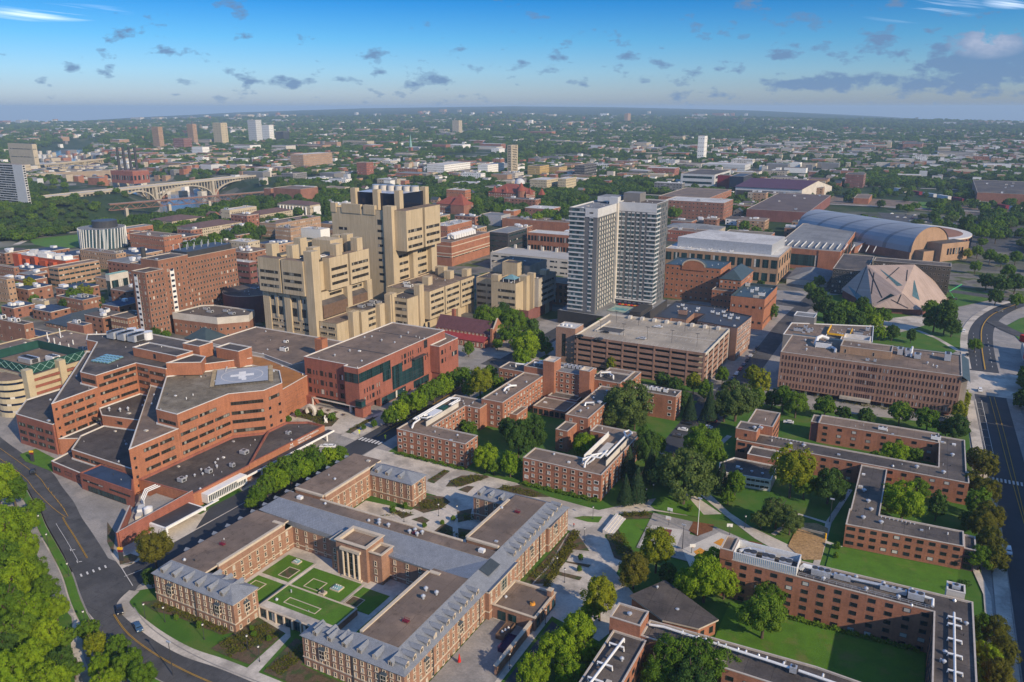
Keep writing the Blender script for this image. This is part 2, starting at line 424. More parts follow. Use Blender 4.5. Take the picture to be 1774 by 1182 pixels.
# ------------------------------------------------------------------ building blocks
class MB:
 """collects faces with materials, then links them as ONE mesh object"""
 def __init__(s):
  s.v,s.f,s.m,s.mats,s.g,s.k = [],[],[],[],[],0

 def mi(s,m):
  if m not in s.mats:
   s.mats.append(m)
  return s.mats.index(m)

 def face(s,pts,m):
  i = len(s.v)
  s.v.extend(tuple(p) for p in pts)
  s.f.append(tuple(range(i,i + len(pts))))
  s.m.append(s.mi(m))
  s.g.append(s.k)

 def box(s,x0,x1,y0,y1,z0,z1,m,top=None,bottom=False):
  s.k += 1
  a,b,c,d = (x0,y0),(x1,y0),(x1,y1),(x0,y1)
  for p,q in ((a,b),(b,c),(c,d),(d,a)):
   s.face([(*p,z0),(*q,z0),(*q,z1),(*p,z1)],m)
  s.face([(*a,z1),(*b,z1),(*c,z1),(*d,z1)],top or m)
  if bottom:
   s.face([(*a,z0),(*d,z0),(*c,z0),(*b,z0)],m)

 def prism(s,poly,z0,z1,m,top=None,bottom=False):
  s.k += 1
  n = len(poly)
  for i in range(n):
   p,q = poly[i],poly[(i + 1) % n]
   s.face([(*p,z0),(*q,z0),(*q,z1),(*p,z1)],m)
  s.sheet(poly,z1,top or m)
  if bottom:
   s.sheet(poly,z0,m,flip=True)

 def sheet(s,poly,z,m,flip=False):
  tri = tessellate_polygon([[Vector((*p,0)) for p in poly]])
  for t in tri:
   q = [poly[i] for i in t]
   ar = (q[1][0] - q[0][0]) * (q[2][1] - q[0][1]) - (q[2][0] - q[0][0]) * (q[1][1] - q[0][1])
   if (ar < 0) != flip:
    q = q[::-1]
   s.face([(*p,z) for p in q],m)

 def obox(s,c,ax,hx,hy,z0,z1,m,top=None):
  """box about c, turned by ax radians"""
  ca,sa = math.cos(ax),math.sin(ax)
  P = [(c[0] + u * ca - v * sa,c[1] + u * sa + v * ca) for u,v in ((-hx,-hy),(hx,-hy),(hx,hy),(-hx,hy))]
  s.prism(P,z0,z1,m,top,True)

 def cyl(s,x,y,r,z0,z1,m,n=12,r1=None,top=None):
  s.k += 1
  r1 = r if r1 is None else r1
  A = [(x + r * math.cos(2 * math.pi * k / n),y + r * math.sin(2 * math.pi * k / n),z0) for k in range(n)]
  B = [(x + r1 * math.cos(2 * math.pi * k / n),y + r1 * math.sin(2 * math.pi * k / n),z1) for k in range(n)]
  for k in range(n):
   j = (k + 1) % n
   s.face([A[k],A[j],B[j],B[k]],m)
  if r1 > 0.01:
   s.face(B,top or m)

 def tube(s,pts,r,m,n=6,r1=None):
  """round bar along a chain of points"""
  rings = []
  P = [Vector(p) for p in pts]
  for i,p in enumerate(P):
   d = (P[min(i + 1,len(P) - 1)] - P[max(i - 1,0)]).normalized()
   a = d.orthogonal().normalized()
   b = d.cross(a)
   if rings:
    pa = rings[-1][1]
    a = (pa - d * pa.dot(d)).normalized()
    b = d.cross(a)
   rr = r if r1 is None else r + (r1 - r) * i / max(1,len(P) - 1)
   rings.append(([p + (a * math.cos(2 * math.pi * k / n) + b * math.sin(2 * math.pi * k / n)) * rr for k in range(n)],a))
  for i in range(len(rings) - 1):
   for k in range(n):
    j = (k + 1) % n
    s.face([rings[i][0][k],rings[i][0][j],rings[i + 1][0][j],rings[i + 1][0][k]],m)
  s.face(rings[0][0][::-1],m)
  s.face(rings[-1][0],m)

 def hip(s,x0,x1,y0,y1,z0,h,m,inset=None,flat=None,over=0.3):
  """hipped roof; with inset, a flat top of material flat"""
  x0,x1,y0,y1 = x0 - over,x1 + over,y0 - over,y1 + over
  w = min(x1 - x0,y1 - y0) / 2
  i = w if inset is None else min(inset,w)
  A = [(x0,y0,z0),(x1,y0,z0),(x1,y1,z0),(x0,y1,z0)]
  B = [(x0 + i,y0 + i,z0 + h),(x1 - i,y0 + i,z0 + h),(x1 - i,y1 - i,z0 + h),(x0 + i,y1 - i,z0 + h)]
  for k in range(4):
   j = (k + 1) % 4
   q = [A[k],A[j],B[j],B[k]]
   if (Vector(B[j]) - Vector(B[k])).length < 0.01:
    q = q[:3]
   s.face(q,m)
  if i < w - .01:
   s.face(B,flat or m)

 def gable(s,x0,x1,y0,y1,z0,h,m,wall,along='y',over=0.3):
  if along == 'y':
   xm = (x0 + x1) / 2
   s.face([(x0 - over,y0 - over,z0 - .1),(xm,y0 - over,z0 + h),(xm,y1 + over,z0 + h),(x0 - over,y1 + over,z0 - .1)][::-1],m)
   s.face([(x1 + over,y0 - over,z0 - .1),(x1 + over,y1 + over,z0 - .1),(xm,y1 + over,z0 + h),(xm,y0 - over,z0 + h)],m)
   s.face([(x0,y0,z0),(x1,y0,z0),(xm,y0,z0 + h - .1)],wall)
   s.face([(x1,y1,z0),(x0,y1,z0),(xm,y1,z0 + h - .1)],wall)
  else:
   ym = (y0 + y1) / 2
   s.face([(x0 - over,y0 - over,z0 - .1),(x1 + over,y0 - over,z0 - .1),(x1 + over,ym,z0 + h),(x0 - over,ym,z0 + h)],m)
   s.face([(x0 - over,y1 + over,z0 - .1),(x0 - over,ym,z0 + h),(x1 + over,ym,z0 + h),(x1 + over,y1 + over,z0 - .1)],m)
   s.face([(x1,y0,z0),(x1,y1,z0),(x1,ym,z0 + h - .1)],wall)
   s.face([(x0,y1,z0),(x0,y0,z0),(x0,ym,z0 + h - .1)],wall)

 def mesh(s,name):
  me = bpy.data.meshes.new(name)
  me.from_pydata(s.v,[],s.f)
  for m in s.mats:
   me.materials.append(m)
  me.polygons.foreach_set('material_index',s.m)
  me.update()
  return me

 def split(s):
  """one builder for each box or bar it holds"""
  out = {}
  for f,m,g in zip(s.f,s.m,s.g):
   out.setdefault(g,MB()).face([s.v[i] for i in f],s.mats[m])
  return list(out.values())

 def build(s,name,parent=None,smooth=False):
  o = bpy.data.objects.new(name,s.mesh(name))
  COL.objects.link(o)
  if parent is not None:
   o.parent = parent
   o.matrix_parent_inverse = Matrix.Identity(4)
   lx,ly,lz = parent.location
   o.location = (-lx,-ly,-lz) if parent.parent is None else (0,0,0)
  if smooth:
   for p in o.data.polygons:
    p.use_smooth = True
  return o

def tag(o,label=None,cat=None,group=None,kind=None):
 if label:
  o['label'] = label
 if cat:
  o['category'] = cat
 if group:
  o['group'] = group
 if kind:
  o['kind'] = kind
 return o

def empty(name,loc=(0,0,0),rz=0.0):
 o = bpy.data.objects.new(name,None)
 o.empty_display_size = 1.0
 o.location = loc
 o.rotation_euler = (0,0,rz)
 COL.objects.link(o)
 return o

def child(name,me,parent,loc=(0,0,0),rz=0.0,sc_=None):
 """a part that shares mesh data, placed in its thing's own space"""
 o = bpy.data.objects.new(name,me)
 o.parent = parent
 o.location = loc
 o.rotation_euler = (0,0,rz)
 if sc_:
  o.scale = sc_
 COL.objects.link(o)
 return o

def copy_tree(o,parent=None):
 c = o.copy()
 COL.objects.link(c)
 c.parent = parent
 for ch in o.children:
  copy_tree(ch,c)
 return c

def inset_poly(poly,d):
 n = len(poly)
 out = []
 for i in range(n):
  p0,p1,p2 = Vector(poly[i - 1]),Vector(poly[i]),Vector(poly[(i + 1) % n])
  e1,e2 = (p1 - p0).normalized(),(p2 - p1).normalized()
  n1,n2 = Vector((-e1.y,e1.x)),Vector((-e2.y,e2.x))
  k = n1 + n2
  k = k / max(0.2,k.dot(n1)) if k.length > 1e-6 else n1
  out.append(tuple(p1 + k * d))
 return out

def ccw(poly):
 a = sum(poly[i - 1][0] * poly[i][1] - poly[i][0] * poly[i - 1][1] for i in range(len(poly)))
 return list(poly) if a > 0 else list(poly)[::-1]

def rect(x0,x1,y0,y1):
 return [(x0,y0),(x1,y0),(x1,y1),(x0,y1)]

WIN = {}

def window_mesh(wd,h,style):
 key = (round(wd,2),round(h,2),style)
 if key in WIN:
  return WIN[key]
 b = MB()
 S = {
  'dorm': (G_DORM,COPING,.09,.16,1,1,True),'dark': (G_DARK,METAL_D,.07,.10,max(1,round(wd / 1.3)),1,False),
  'stone': (G_DARK,STONE,.15,.16,1,2,True),'sash': (G_DORM,COP_W,.11,.12,2,2,True),
  'band': (G_BAND,METAL_D,.10,.14,max(1,round(wd / 1.15)),1,False),'slit': (G_DARK,BR_PURP,.08,.10,1,1,False),
  'teal': (G_TEAL,METAL_D,.06,.10,max(1,round(wd / 1.4)),max(1,round(h / 2.6)),False),'tower': (G_TOWER,METAL_D,.05,.08,max(1,round(wd / 1.5)),1,False),
  'tan': (G_DARK,TAN,.10,.22,max(1,round(wd / 1.6)),1,True),'plain': (G_DARK,COPING,.08,.08,1,1,False),
  'stonetall': (G_TEAL,STONE,.34,.35,3,4,False),'white': (G_DARK,WHITE,.12,.10,max(1,round(wd / 1.6)),1,False),
 }[style]
 gm,fm,fw,dp,nx,nz,sill = S
 y = -dp
 for i in range(nx):                                     # one sheet of glass between each pair of mullions
  xa,xb = -wd / 2 + fw * .5 + (wd - fw) * i / nx,-wd / 2 + fw * .5 + (wd - fw) * (i + 1) / nx
  b.face([(xa,-.03,fw * .5),(xb,-.03,fw * .5),(xb,-.03,h - fw * .5),(xa,-.03,h - fw * .5)],gm)

 def bar(x0,x1,z0,z1,yy):
  b.face([(x0,yy,z0),(x1,yy,z0),(x1,yy,z1),(x0,yy,z1)],fm)
  b.face([(x1,yy,z0),(x1,0,z0),(x1,0,z1),(x1,yy,z1)],fm)
  b.face([(x0,0,z0),(x0,yy,z0),(x0,yy,z1),(x0,0,z1)],fm)
  b.face([(x0,yy,z1),(x1,yy,z1),(x1,0,z1),(x0,0,z1)],fm)
  b.face([(x0,0,z0),(x1,0,z0),(x1,yy,z0),(x0,yy,z0)],fm)
 bar(-wd / 2,-wd / 2 + fw,0,h,y)
 bar(wd / 2 - fw,wd / 2,0,h,y)
 bar(-wd / 2 + fw,wd / 2 - fw,0,fw,y)
 bar(-wd / 2 + fw,wd / 2 - fw,h - fw,h,y)
 for k in range(1,nx):
  x = -wd / 2 + wd * k / nx
  bar(x - .045,x + .045,fw,h - fw,-.08)
 for k in range(1,nz):
  z = h * k / nz
  bar(-wd / 2 + fw,wd / 2 - fw,z - .045,z + .045,-.07)
 if sill:
  bar(-wd / 2 - .1,wd / 2 + .1,-.16,0,y - .08)
 WIN[key] = b.mesh('window')
 return WIN[key]

SPLIT = {'shaft','overhang','column','pier','deck_pier','planting_bed','stair_glazing','downpipe','spandrel_column','turret','fin','bay_line','white_crown','window_bay','floor_band','sun_bed','court_lawn','plant_deck'}
ON_ROOF = {'roof_vent','air_handler','duct','cooling_tower','fan_stack','roof_fan','chimney','skylight','hatch_rail','roof_box','lift_overrun','domed_fan','roof_rail','stair_head','cooling_drum','plant_screen'}
FOOT = []                # footprints kept clear of scattered trees
LANDMARKS = []          # (phrase, x, y) used when the trees and cars are described

class Bld:
 """one building: an Empty at its base, parts by name"""
 def __init__(s,name,label,cat='building',at_=(0,0),group=None,lm=None):
  s.o = tag(empty(name,(at_[0],at_[1],0)),label,cat,group)
  s.parts = {}
  s.up = []
  s.wins = []
  s.c = at_
  if lm:
   LANDMARKS.append((lm,at_[0],at_[1]))

 def mb(s,part):
  return s.parts.setdefault(part,MB())

 def flat(s,poly,z0,z1,wall,roof,cop=COPING,par=0.5,pw=0.35,key='',over=0.06):
  """walls up to z1 round a polygon, a coping that stands par above a flat roof"""
  poly = ccw(poly)
  FOOT.append((min(p[0] for p in poly),max(p[0] for p in poly),min(p[1] for p in poly),max(p[1] for p in poly)))
  n = len(poly)
  wl,cp,rf = s.mb('wall' + key),s.mb('parapet' + key),s.mb('roof' + key)
  for i in range(n):
   p,q = poly[i],poly[(i + 1) % n]
   wl.face([(*p,z0),(*q,z0),(*q,z1),(*p,z1)],wall)
  out,inn = inset_poly(poly,-over),inset_poly(poly,pw)
  for i in range(n):
   j = (i + 1) % n
   cp.face([(*out[i],z1 - .22),(*out[j],z1 - .22),(*out[j],z1),(*out[i],z1)],cop)
   cp.face([(*out[i],z1),(*out[j],z1),(*inn[j],z1),(*inn[i],z1)],cop)
   cp.face([(*inn[j],z1),(*inn[j],z1 - par),(*inn[i],z1 - par),(*inn[i],z1)],cop)
  rf.sheet(inn,z1 - par,roof)

 def walls(s,poly,z0,z1,wall,key=''):
  poly = ccw(poly)
  FOOT.append((min(p[0] for p in poly),max(p[0] for p in poly),min(p[1] for p in poly),max(p[1] for p in poly)))
  for i in range(len(poly)):
   p,q = poly[i],poly[(i + 1) % len(poly)]
   s.mb('wall' + key).face([(*p,z0),(*q,z0),(*q,z1),(*p,z1)],wall)

 def row(s,p0,p1,zs,n,wd,h,style='dorm',m0=None,m1=None,name='window',skip=None):
  """n windows along the wall from p0 to p1 (outside on the right hand), sills at each z of zs"""
  p0,p1 = Vector(p0),Vector(p1)
  L = (p1 - p0).length
  d = (p1 - p0) / L
  rz = math.atan2(d.y,d.x)
  m0 = L / n / 2 if m0 is None else m0
  m1 = m0 if m1 is None else m1
  for k in range(n):
   t = (m0 + (L - m0 - m1) * (k / (n - 1))) if n > 1 else L / 2
   p = p0 + d * t
   for z in zs:
    if skip and skip(k,z):
     continue
    s.wins.append((p.x,p.y,z,rz,wd,h,style,name))

 def one(s,p,rz,z,wd,h,style,name='window'):
  s.wins.append((p[0],p[1],z,rz,wd,h,style,name))

 def part(s,name,b,smooth=False):
  if name in SPLIT:
   return [q.build(name,s.o,smooth) for q in b.split()]
  o = b.build(name,s.o,smooth)
  if name in ON_ROOF:
   s.up.append((o,b))
  return o

 def vent(s,x,y,z,r=.45,h=1.1):
  b = MB()
  b.cyl(x,y,r * .6,z,z + h * .55,METAL,10)
  b.cyl(x,y,r * 1.15,z + h * .5,z + h * .72,METAL,10,r1=r * 1.15)
  b.cyl(x,y,r * 1.15,z + h * .72,z + h,METAL,10,r1=r * .25)
  s.part('roof_vent',b)

 def unit(s,x,y,z,sx=2.4,sy=1.6,h=1.4,m=METAL,name='air_handler'):
  b = MB()
  b.box(x - sx / 2,x + sx / 2,y - sy / 2,y + sy / 2,z + .2,z + h,m,bottom=True)
  for k in (-.4,.4):
   b.box(x + sx * k - .12,x + sx * k + .12,y - sy / 2 + .05,y + sy / 2 - .05,z,z + .2,METAL_D)
  nf = max(1,int(max(sx,sy) / 1.6))
  for k in range(nf):
   f = (k + .5) / nf - .5
   fx,fy = (x + sx * f,y) if sx >= sy else (x,y + sy * f)
   b.cyl(fx,fy,min(sx,sy) * .3,z + h,z + h + .22,METAL_D,10)
  b.box(x + sx / 2 - .04,x + sx / 2 + .05,y - sy * .3,y + sy * .3,z + .4,z + h - .3,METAL_D)
  return s.part(name,b)

 def duct(s,pts,r=.4,m=METAL,name='duct'):
  b = MB()
  b.tube(pts,r,m,8)
  P = [Vector(p) for p in pts]
  for a,c in zip(P,P[1:]):
   n = max(1,int((c - a).length / 4))
   for k in range(n):
    q = a + (c - a) * ((k + .5) / n)
    b.box(q.x - .08,q.x + .08,q.y - r,q.y + r,q.z - r - .5,q.z - r * .6,METAL_D)
  return s.part(name,b,True)

 def clutter(s,rb_,roof):
  """soil pipes, hatches and kerbs scattered over a flat roof"""
  r = random.Random(len(rb_.v) * 31 + int(s.c[0]))
  F,A = [],[]
  for f in rb_.f:
   p = [Vector(rb_.v[i]) for i in f]
   if max(q.z for q in p) - min(q.z for q in p) < .05:
    for k in range(1,len(p) - 1):
     F.append((p[0],p[k],p[k + 1]))
     A.append((p[k] - p[0]).cross(p[k + 1] - p[0]).length / 2)
  if sum(A) < 120:
   return
  for _ in range(min(12,int(sum(A) / 95))):
   p = r.choices(F,A)[0]
   u,v = r.random(),r.random()
   if u + v > 1:
    u,v = 1 - u,1 - v
   q = p[0] + (p[1] - p[0]) * u * .92 + (p[2] - p[0]) * v * .92
   b = MB()
   k = r.random()
   if k < .55:
    b.cyl(q.x,q.y,r.uniform(.1,.22),q.z,q.z + r.uniform(.4,1.0),r.choice([METAL,METAL_D,METAL_W]),7)
    nm = 'vent_pipe'
   elif k < .8:
    w_ = r.uniform(.4,.8)
    b.box(q.x - w_,q.x + w_,q.y - w_ * .8,q.y + w_ * .8,q.z,q.z + r.uniform(.3,.7),r.choice([METAL,CONC_P,METAL_W]))
    nm = 'roof_hatch'
   else:
    b.cyl(q.x,q.y,r.uniform(.35,.5),q.z,q.z + .35,METAL,9)
    b.cyl(q.x,q.y,.55,q.z + .35,q.z + .8,METAL,9,r1=.15)
    nm = 'roof_fan'
   o = b.build(nm,s.o)
   o.parent = roof
   o.location = (0,0,0)

 def finish(s):
  roofs = []
  for k,b in s.parts.items():
   nm = k.rstrip('0123456789')
   if nm in SPLIT:
    qs = b.split()
    qs.sort(key=lambda q: sum(c * c for c in q.v[0][:2]))
    for q in qs[:100]:
     q.build(nm,s.o)
    if qs[100:]:
     r_ = MB()
     for q in qs[100:]:
      for f,i in zip(q.f,q.m):
       r_.face([q.v[j] for j in f],q.mats[i])
     r_.build(nm,s.o)['kind'] = 'stuff'
    continue
   o = b.build(nm,s.o)
   if nm == 'roof':
    v = np.array(b.v)
    roofs.append((o,v.min(0),v.max(0)))
    if math.hypot(*s.c) < 640:
     s.clutter(b,o)
  for o,b in s.up:                                       # what stands on a roof belongs to that roof
   c = np.array(b.v).mean(0)
   best = [r for r in roofs if (c[:2] > r[1][:2] - 1).all() and (c[:2] < r[2][:2] + 1).all() and c[2] > r[1][2] - .5]
   if best:
    r = max(best,key=lambda q: q[1][2])
    o.parent = r[0]
    o.location = (0,0,0)
  ox,oy,oz = s.o.location
  by = {}
  for wn in s.wins:
   by.setdefault(wn[7],[]).append(wn)
  for nm,ws in by.items():
   ws.sort(key=lambda q: ((q[0]) ** 2 + q[1] ** 2 + (q[2] - CAM_H) ** 2) / (q[4] * q[5]))
   for q in ws[:100 if len(ws) > 100 else None]:
    child(nm,window_mesh(q[4],q[5],q[6]),s.o,(q[0] - ox,q[1] - oy,q[2] - oz),q[3])
   rest = ws[100:]
   if rest:
    vs,fs,ms,mats = [],[],[],[]
    for q in rest:
     me = window_mesh(q[4],q[5],q[6])
     M = Matrix.Translation((q[0] - ox,q[1] - oy,q[2] - oz)) @ Matrix.Rotation(q[3],4,'Z')
     i0 = len(vs)
     vs += [tuple(M @ v.co) for v in me.vertices]
     for p in me.polygons:
      fs.append(tuple(i0 + i for i in p.vertices))
      mm = me.materials[p.material_index]
      if mm not in mats:
       mats.append(mm)
      ms.append(mats.index(mm))
    me = bpy.data.meshes.new('window_rest')
    me.from_pydata(vs,[],fs)
    for mm in mats:
     me.materials.append(mm)
    me.polygons.foreach_set('material_index',ms)
    o = child(nm,me,s.o)
    o['kind'] = 'stuff'
  return s.o

def floors(z0,n,fh,sill=0.9):
 return [z0 + k * fh + sill for k in range(n)]

SHEETZ = [0]

def ground(name,poly,m,z,label=None):
 """a flat sheet of the setting: road, path, lawn"""
 b = MB()
 b.sheet(ccw(poly),z,m)
 o = b.build(name)
 o['kind'] = 'structure'
 return o

def strip(pts,wd):
 """polygon along a centre line"""
 P = [Vector(p) for p in pts]
 L,Rr = [],[]
 for i,p in enumerate(P):
  d = (P[min(i + 1,len(P) - 1)] - P[max(i - 1,0)]).normalized()
  n = Vector((-d.y,d.x))
  L.append(tuple(p + n * wd / 2))
  Rr.append(tuple(p - n * wd / 2))
 return L + Rr[::-1]

def smooth_line(pts,k=4):
 """Catmull-Rom through the points"""
 P = [Vector(p) for p in pts]
 out = []
 for i in range(len(P) - 1):
  a,b,c,d = P[max(i - 1,0)],P[i],P[i + 1],P[min(i + 2,len(P) - 1)]
  for j in range(k):
   t = j / k
   out.append(tuple(.5 * ((2 * b) + (c - a) * t + (2 * a - 5 * b + 4 * c - d) * t * t + (3 * b - a - 3 * c + d) * t ** 3)))
 out.append(tuple(P[-1]))
 return out

def kerb_line(name,pts,wd=.3,h=.13,m=None):
 b = MB()
 P = smooth_line(pts,3)
 q = strip(P,wd)
 n = len(P)
 Lp,Rp = q[:n],q[n:][::-1]
 m = m or PAVE_G
 for i in range(n - 1):
  b.face([(*Rp[i],h),(*Rp[i + 1],h),(*Lp[i + 1],h),(*Lp[i],h)],m)
  b.face([(*Rp[i],0),(*Rp[i + 1],0),(*Rp[i + 1],h),(*Rp[i],h)],m)
  b.face([(*Lp[i + 1],0),(*Lp[i],0),(*Lp[i],h),(*Lp[i + 1],h)],m)
 o = b.build(name)
 o['kind'] = 'structure'
 return o

# ------------------------------------------------------------------ the land: one sheet to the skyline, with the river valley cut in
RIVER = smooth_line([(-3400,2300),(-2700,1720),(-2200,1440),(-1850,1215),(-1560,1120),(-1320,1070),(-1130,965),(-1030,820),(-1000,650),(-1060,420),(-1180,120),(-1500,-500)],4)
RV = np.array(RIVER)

def river_dist(x,y):
 """distance from each point to the river's centre line"""
 p = np.stack([x,y],-1)[...,None,:]
 a,b = RV[:-1],RV[1:]
 ab = b - a
 t = np.clip(((p - a) * ab).sum(-1) / (ab * ab).sum(-1),0,1)
 return np.sqrt((((a + ab * t[...,None]) - p) ** 2).sum(-1)).min(-1)

HORIZON = [(-0.75,-.030),(-0.652,-.0215),(-0.50,-.0135),(-0.34,-.006),(-0.18,-.0012),(0.0,.0012),(0.13,.0),(0.29,-.0035),(0.45,-.010),(0.652,-.0205),(0.75,-.028)]

def land_z(x,y):
 """height of the land: flat city, sunken river, low rises out towards the skyline"""
 r = np.hypot(x,y)
 dx,dy = x * CS + y * SN,-x * SN + y * CS
 a = np.where(dy > 0.1 * r,dx / np.maximum(dy,1e-6),np.sign(dx) * 2)
 ang = np.interp(a,[h[0] for h in HORIZON],[h[1] for h in HORIZON])
 k = np.clip((r - 2600) / 13000,0,1)
 k = k * k * (3 - 2 * k)
 far = k * (CAM_H + np.minimum(r,15600) * ang)
 roll = np.clip((r - 3000) / 3000,0,1) * 9 * (np.sin(x / 900 + 1) * np.cos(y / 1300) + .5 * np.sin(x / 420 + y / 610))
 d = river_dist(x,y) if np.ndim(x) else river_dist(np.array([x]),np.array([y]))[0]
 val = -27 * np.clip((118 - d) / 60,0,1)
 drop = np.where(r > 16000,-(r - 16000) * .02,0)
 return far + np.where(r < 15000,roll * (1 - np.clip((r - 12000) / 3000,0,1)),0) + val + drop

HEADING = h0 = math.pi / 2 + YAW
angs = np.concatenate([np.linspace(h0 - .85,h0 + .85,330),np.linspace(h0 + .85,h0 - .85 + 2 * math.pi,42)[1:-1]])
rads = np.concatenate([np.geomspace(25,3600,150),np.geomspace(3600,26000,50)[1:]])
gx = rads[:,None] * np.cos(angs)[None]
gy = rads[:,None] * np.sin(angs)[None]
gz = np.concatenate([land_z(gx[i:i + 10],gy[i:i + 10]) for i in range(0,len(rads),10)])
nr,na = gx.shape
vv = [(0,0,0)] + [tuple(p) for p in np.stack([gx,gy,gz],-1).reshape(-1,3).tolist()]
ff = [(0,1 + j,1 + (j + 1) % na) for j in range(na)]
for i in range(nr - 1):
 for j in range(na):
  k = (j + 1) % na
  ff.append((1 + i * na + j,1 + (i + 1) * na + j,1 + (i + 1) * na + k,1 + i * na + k))
me = bpy.data.meshes.new('ground')
me.from_pydata(vv,[],ff)
gm = bpy.data.materials.new('city_ground')
gm.use_nodes = True
t = NT(gm.node_tree)
bs = t.n['Principled BSDF']
bs.inputs['Roughness'].default_value = .95
bs.inputs['Specular IOR Level'].default_value = .1
pos = t.new('ShaderNodeNewGeometry').outputs['Position']
rr = t.vmath('LENGTH',pos,None,1)
nearc = t.ramp(t.noise(pos,.03,5,.6),[(.36,(.10,.097,.09)),(.5,(.19,.175,.155)),(.56,(.075,.10,.03)),(.68,(.05,.085,.022))])
vo = t.new('ShaderNodeTexVoronoi')
vo.inputs['Scale'].default_value = .028
t.l.new(pos,vo.inputs['Vector'])
vo2 = t.new('ShaderNodeTexVoronoi')
vo2.inputs['Scale'].default_value = .055
t.l.new(pos,vo2.inputs['Vector'])
big = t.noise(pos,.0016,4,.6)
woods = t.ramp(t.noise(pos,.02,5,.65),[(.3,(.012,.030,.014)),(.55,(.030,.056,.020)),(.75,(.060,.080,.030))])
sepv = t.new('ShaderNodeSeparateColor')
t.l.new(vo.outputs['Color'],sepv.inputs[0])
town = t.ramp(sepv.outputs[0],[(0.0,(.26,.24,.22)),(.25,(.12,.11,.11)),(.5,(.34,.31,.27)),(.6,(.05,.07,.03)),(1.0,(.04,.06,.025))],'CONSTANT')
farm = t.mix(t.ramp(big,[(.50,(0,0,0)),(.60,(.75,.75,.75))]),woods,town)
# the skyline woods are unbroken
farm = t.mix(t.ramp(t.math('DIVIDE',rr,9000.0),[(.55,(0,0,0)),(.8,(1,1,1))]),farm,woods)
col = t.mix(t.ramp(t.math('DIVIDE',rr,1600.0),[(.48,(0,0,0)),(.62,(1,1,1))]),nearc,farm)
t.l.new(col,bs.inputs['Base Color'])
me.materials.append(gm)
me.update()
go = bpy.data.objects.new('ground',me)
go['kind'] = 'structure'
COL.objects.link(go)

# river
wm = bpy.data.materials.new('river_water')
wm.use_nodes = True
t = NT(wm.node_tree)
bs = t.n['Principled BSDF']
bs.inputs['Base Color'].default_value = (.035,.07,.10,1)
bs.inputs['Roughness'].default_value = .14
pos = t.new('ShaderNodeNewGeometry').outputs['Position']
bp = t.new('ShaderNodeBump')
bp.inputs['Strength'].default_value = .25
bp.inputs['Distance'].default_value = .5
t.l.new(t.noise(pos,.25,3,.6),bp.inputs['Height'])
t.l.new(bp.outputs[0],bs.inputs['Normal'])
ground('river',strip(RIVER,150),wm,-24.5)

# ------------------------------------------------------------------ streets, paths, lawns of the campus
LZ = [0.02]

def layer(name,poly,m,dz=None):
 if dz is None:
  LZ[0] += .004
  z = LZ[0]
 else:
  z = dz
 return ground(name,poly,m,z)

layer('pavement',[(-420,95),(-420,300),(-260,420),(-100,640),(70,700),(75,60),(-120,60)],PAVE_G)
layer('lawn',[(-196,117),(-196,176),(-190,222),(-190,400),(-92,384),(-90,372),(28,392),(30,90),(-60,90),(-80,118)],LAWN)
layer('lawn',[(-286,139.7),(-278.4,143.9),(-242.2,126.2),(-217.4,115.2),(-201.9,111.1),(-176.2,94.8),(-150,60),(-330,60),(-420,120),(-360,162),(-326,156)],LAWN)
ROADW = [(-470,205),(-400,187),(-360,174),(-325,166),(-300,161.5),(-283,155.2),(-268,149.8),(-255,144),(-242,139),(-221,130.5),(-205,122.8),(-192,117.4),(-180,113.4),(-165,111.2),(-150,110.6),(-130,111.5),(-100,113),(-60,112)]
rw = smooth_line(ROADW,4)
layer('road',strip(rw,10.6),ASPHALT)
layer('street',[(-210,128),(-198.6,128.5),(-199,176),(-197.2,250),(-197.2,600),(-209.6,600),(-209.6,250),(-211,150)],ASPHALT_D)
layer('road',[(-226,127),(-195,116),(-194,124),(-199,131),(-211,136),(-222,136)],ASPHALT)
layer('street',strip(smooth_line([(44,60),(43.6,180),(43,300),(41,350),(39,430),(37.4,500),(37.6,555),(41,600),(50,640),(66,678),(92,708),(140,740)]),14),ASPHALT_D)
layer('street',[(22,442),(140,446),(140,490),(22,484)],PAVE)
layer('street',strip(smooth_line([(-84,350),(-78,415),(-77,470),(-76.5,540),(-72,620),(-66,740)]),11),ASPHALT)
layer('street',[(-215,366),(-84,366),(-84,378),(-215,380)],ASPHALT)
layer('street',[(-250,600),(-60,588),(-60,604),(-250,616)],ASPHALT)
layer('parking_lot',[(-90,300),(-76,300),(-70,390),(-90,384)],ASPHALT_D)
# riverside walk
layer('path',strip(smooth_line([(-330,159),(-300,152),(-277,145.2),(-250,134.2),(-227,125.2),(-212,118),(-201.5,113.2),(-194,107.2),(-184,101),(-173,96),(-155,86)]),2.6),PAVE)
layer('path',[(-204,112),(-200,114.8),(-193.5,113),(-195,110)],PAVE)
layer('path',strip(smooth_line([(-197.2,128),(-195,122.6),(-190,120.4),(-182,118.6),(-172,117.0),(-160,116.2),(-149,117.2),(-138,117.6),(-120,118),(-90,118)]),3.4),PAVE)
layer('path',[(-141.5,119),(-137.6,119),(-140.4,134),(-143.4,137),(-153,137.8),(-154.7,136.2),(-142.6,134.4)],PAVE)
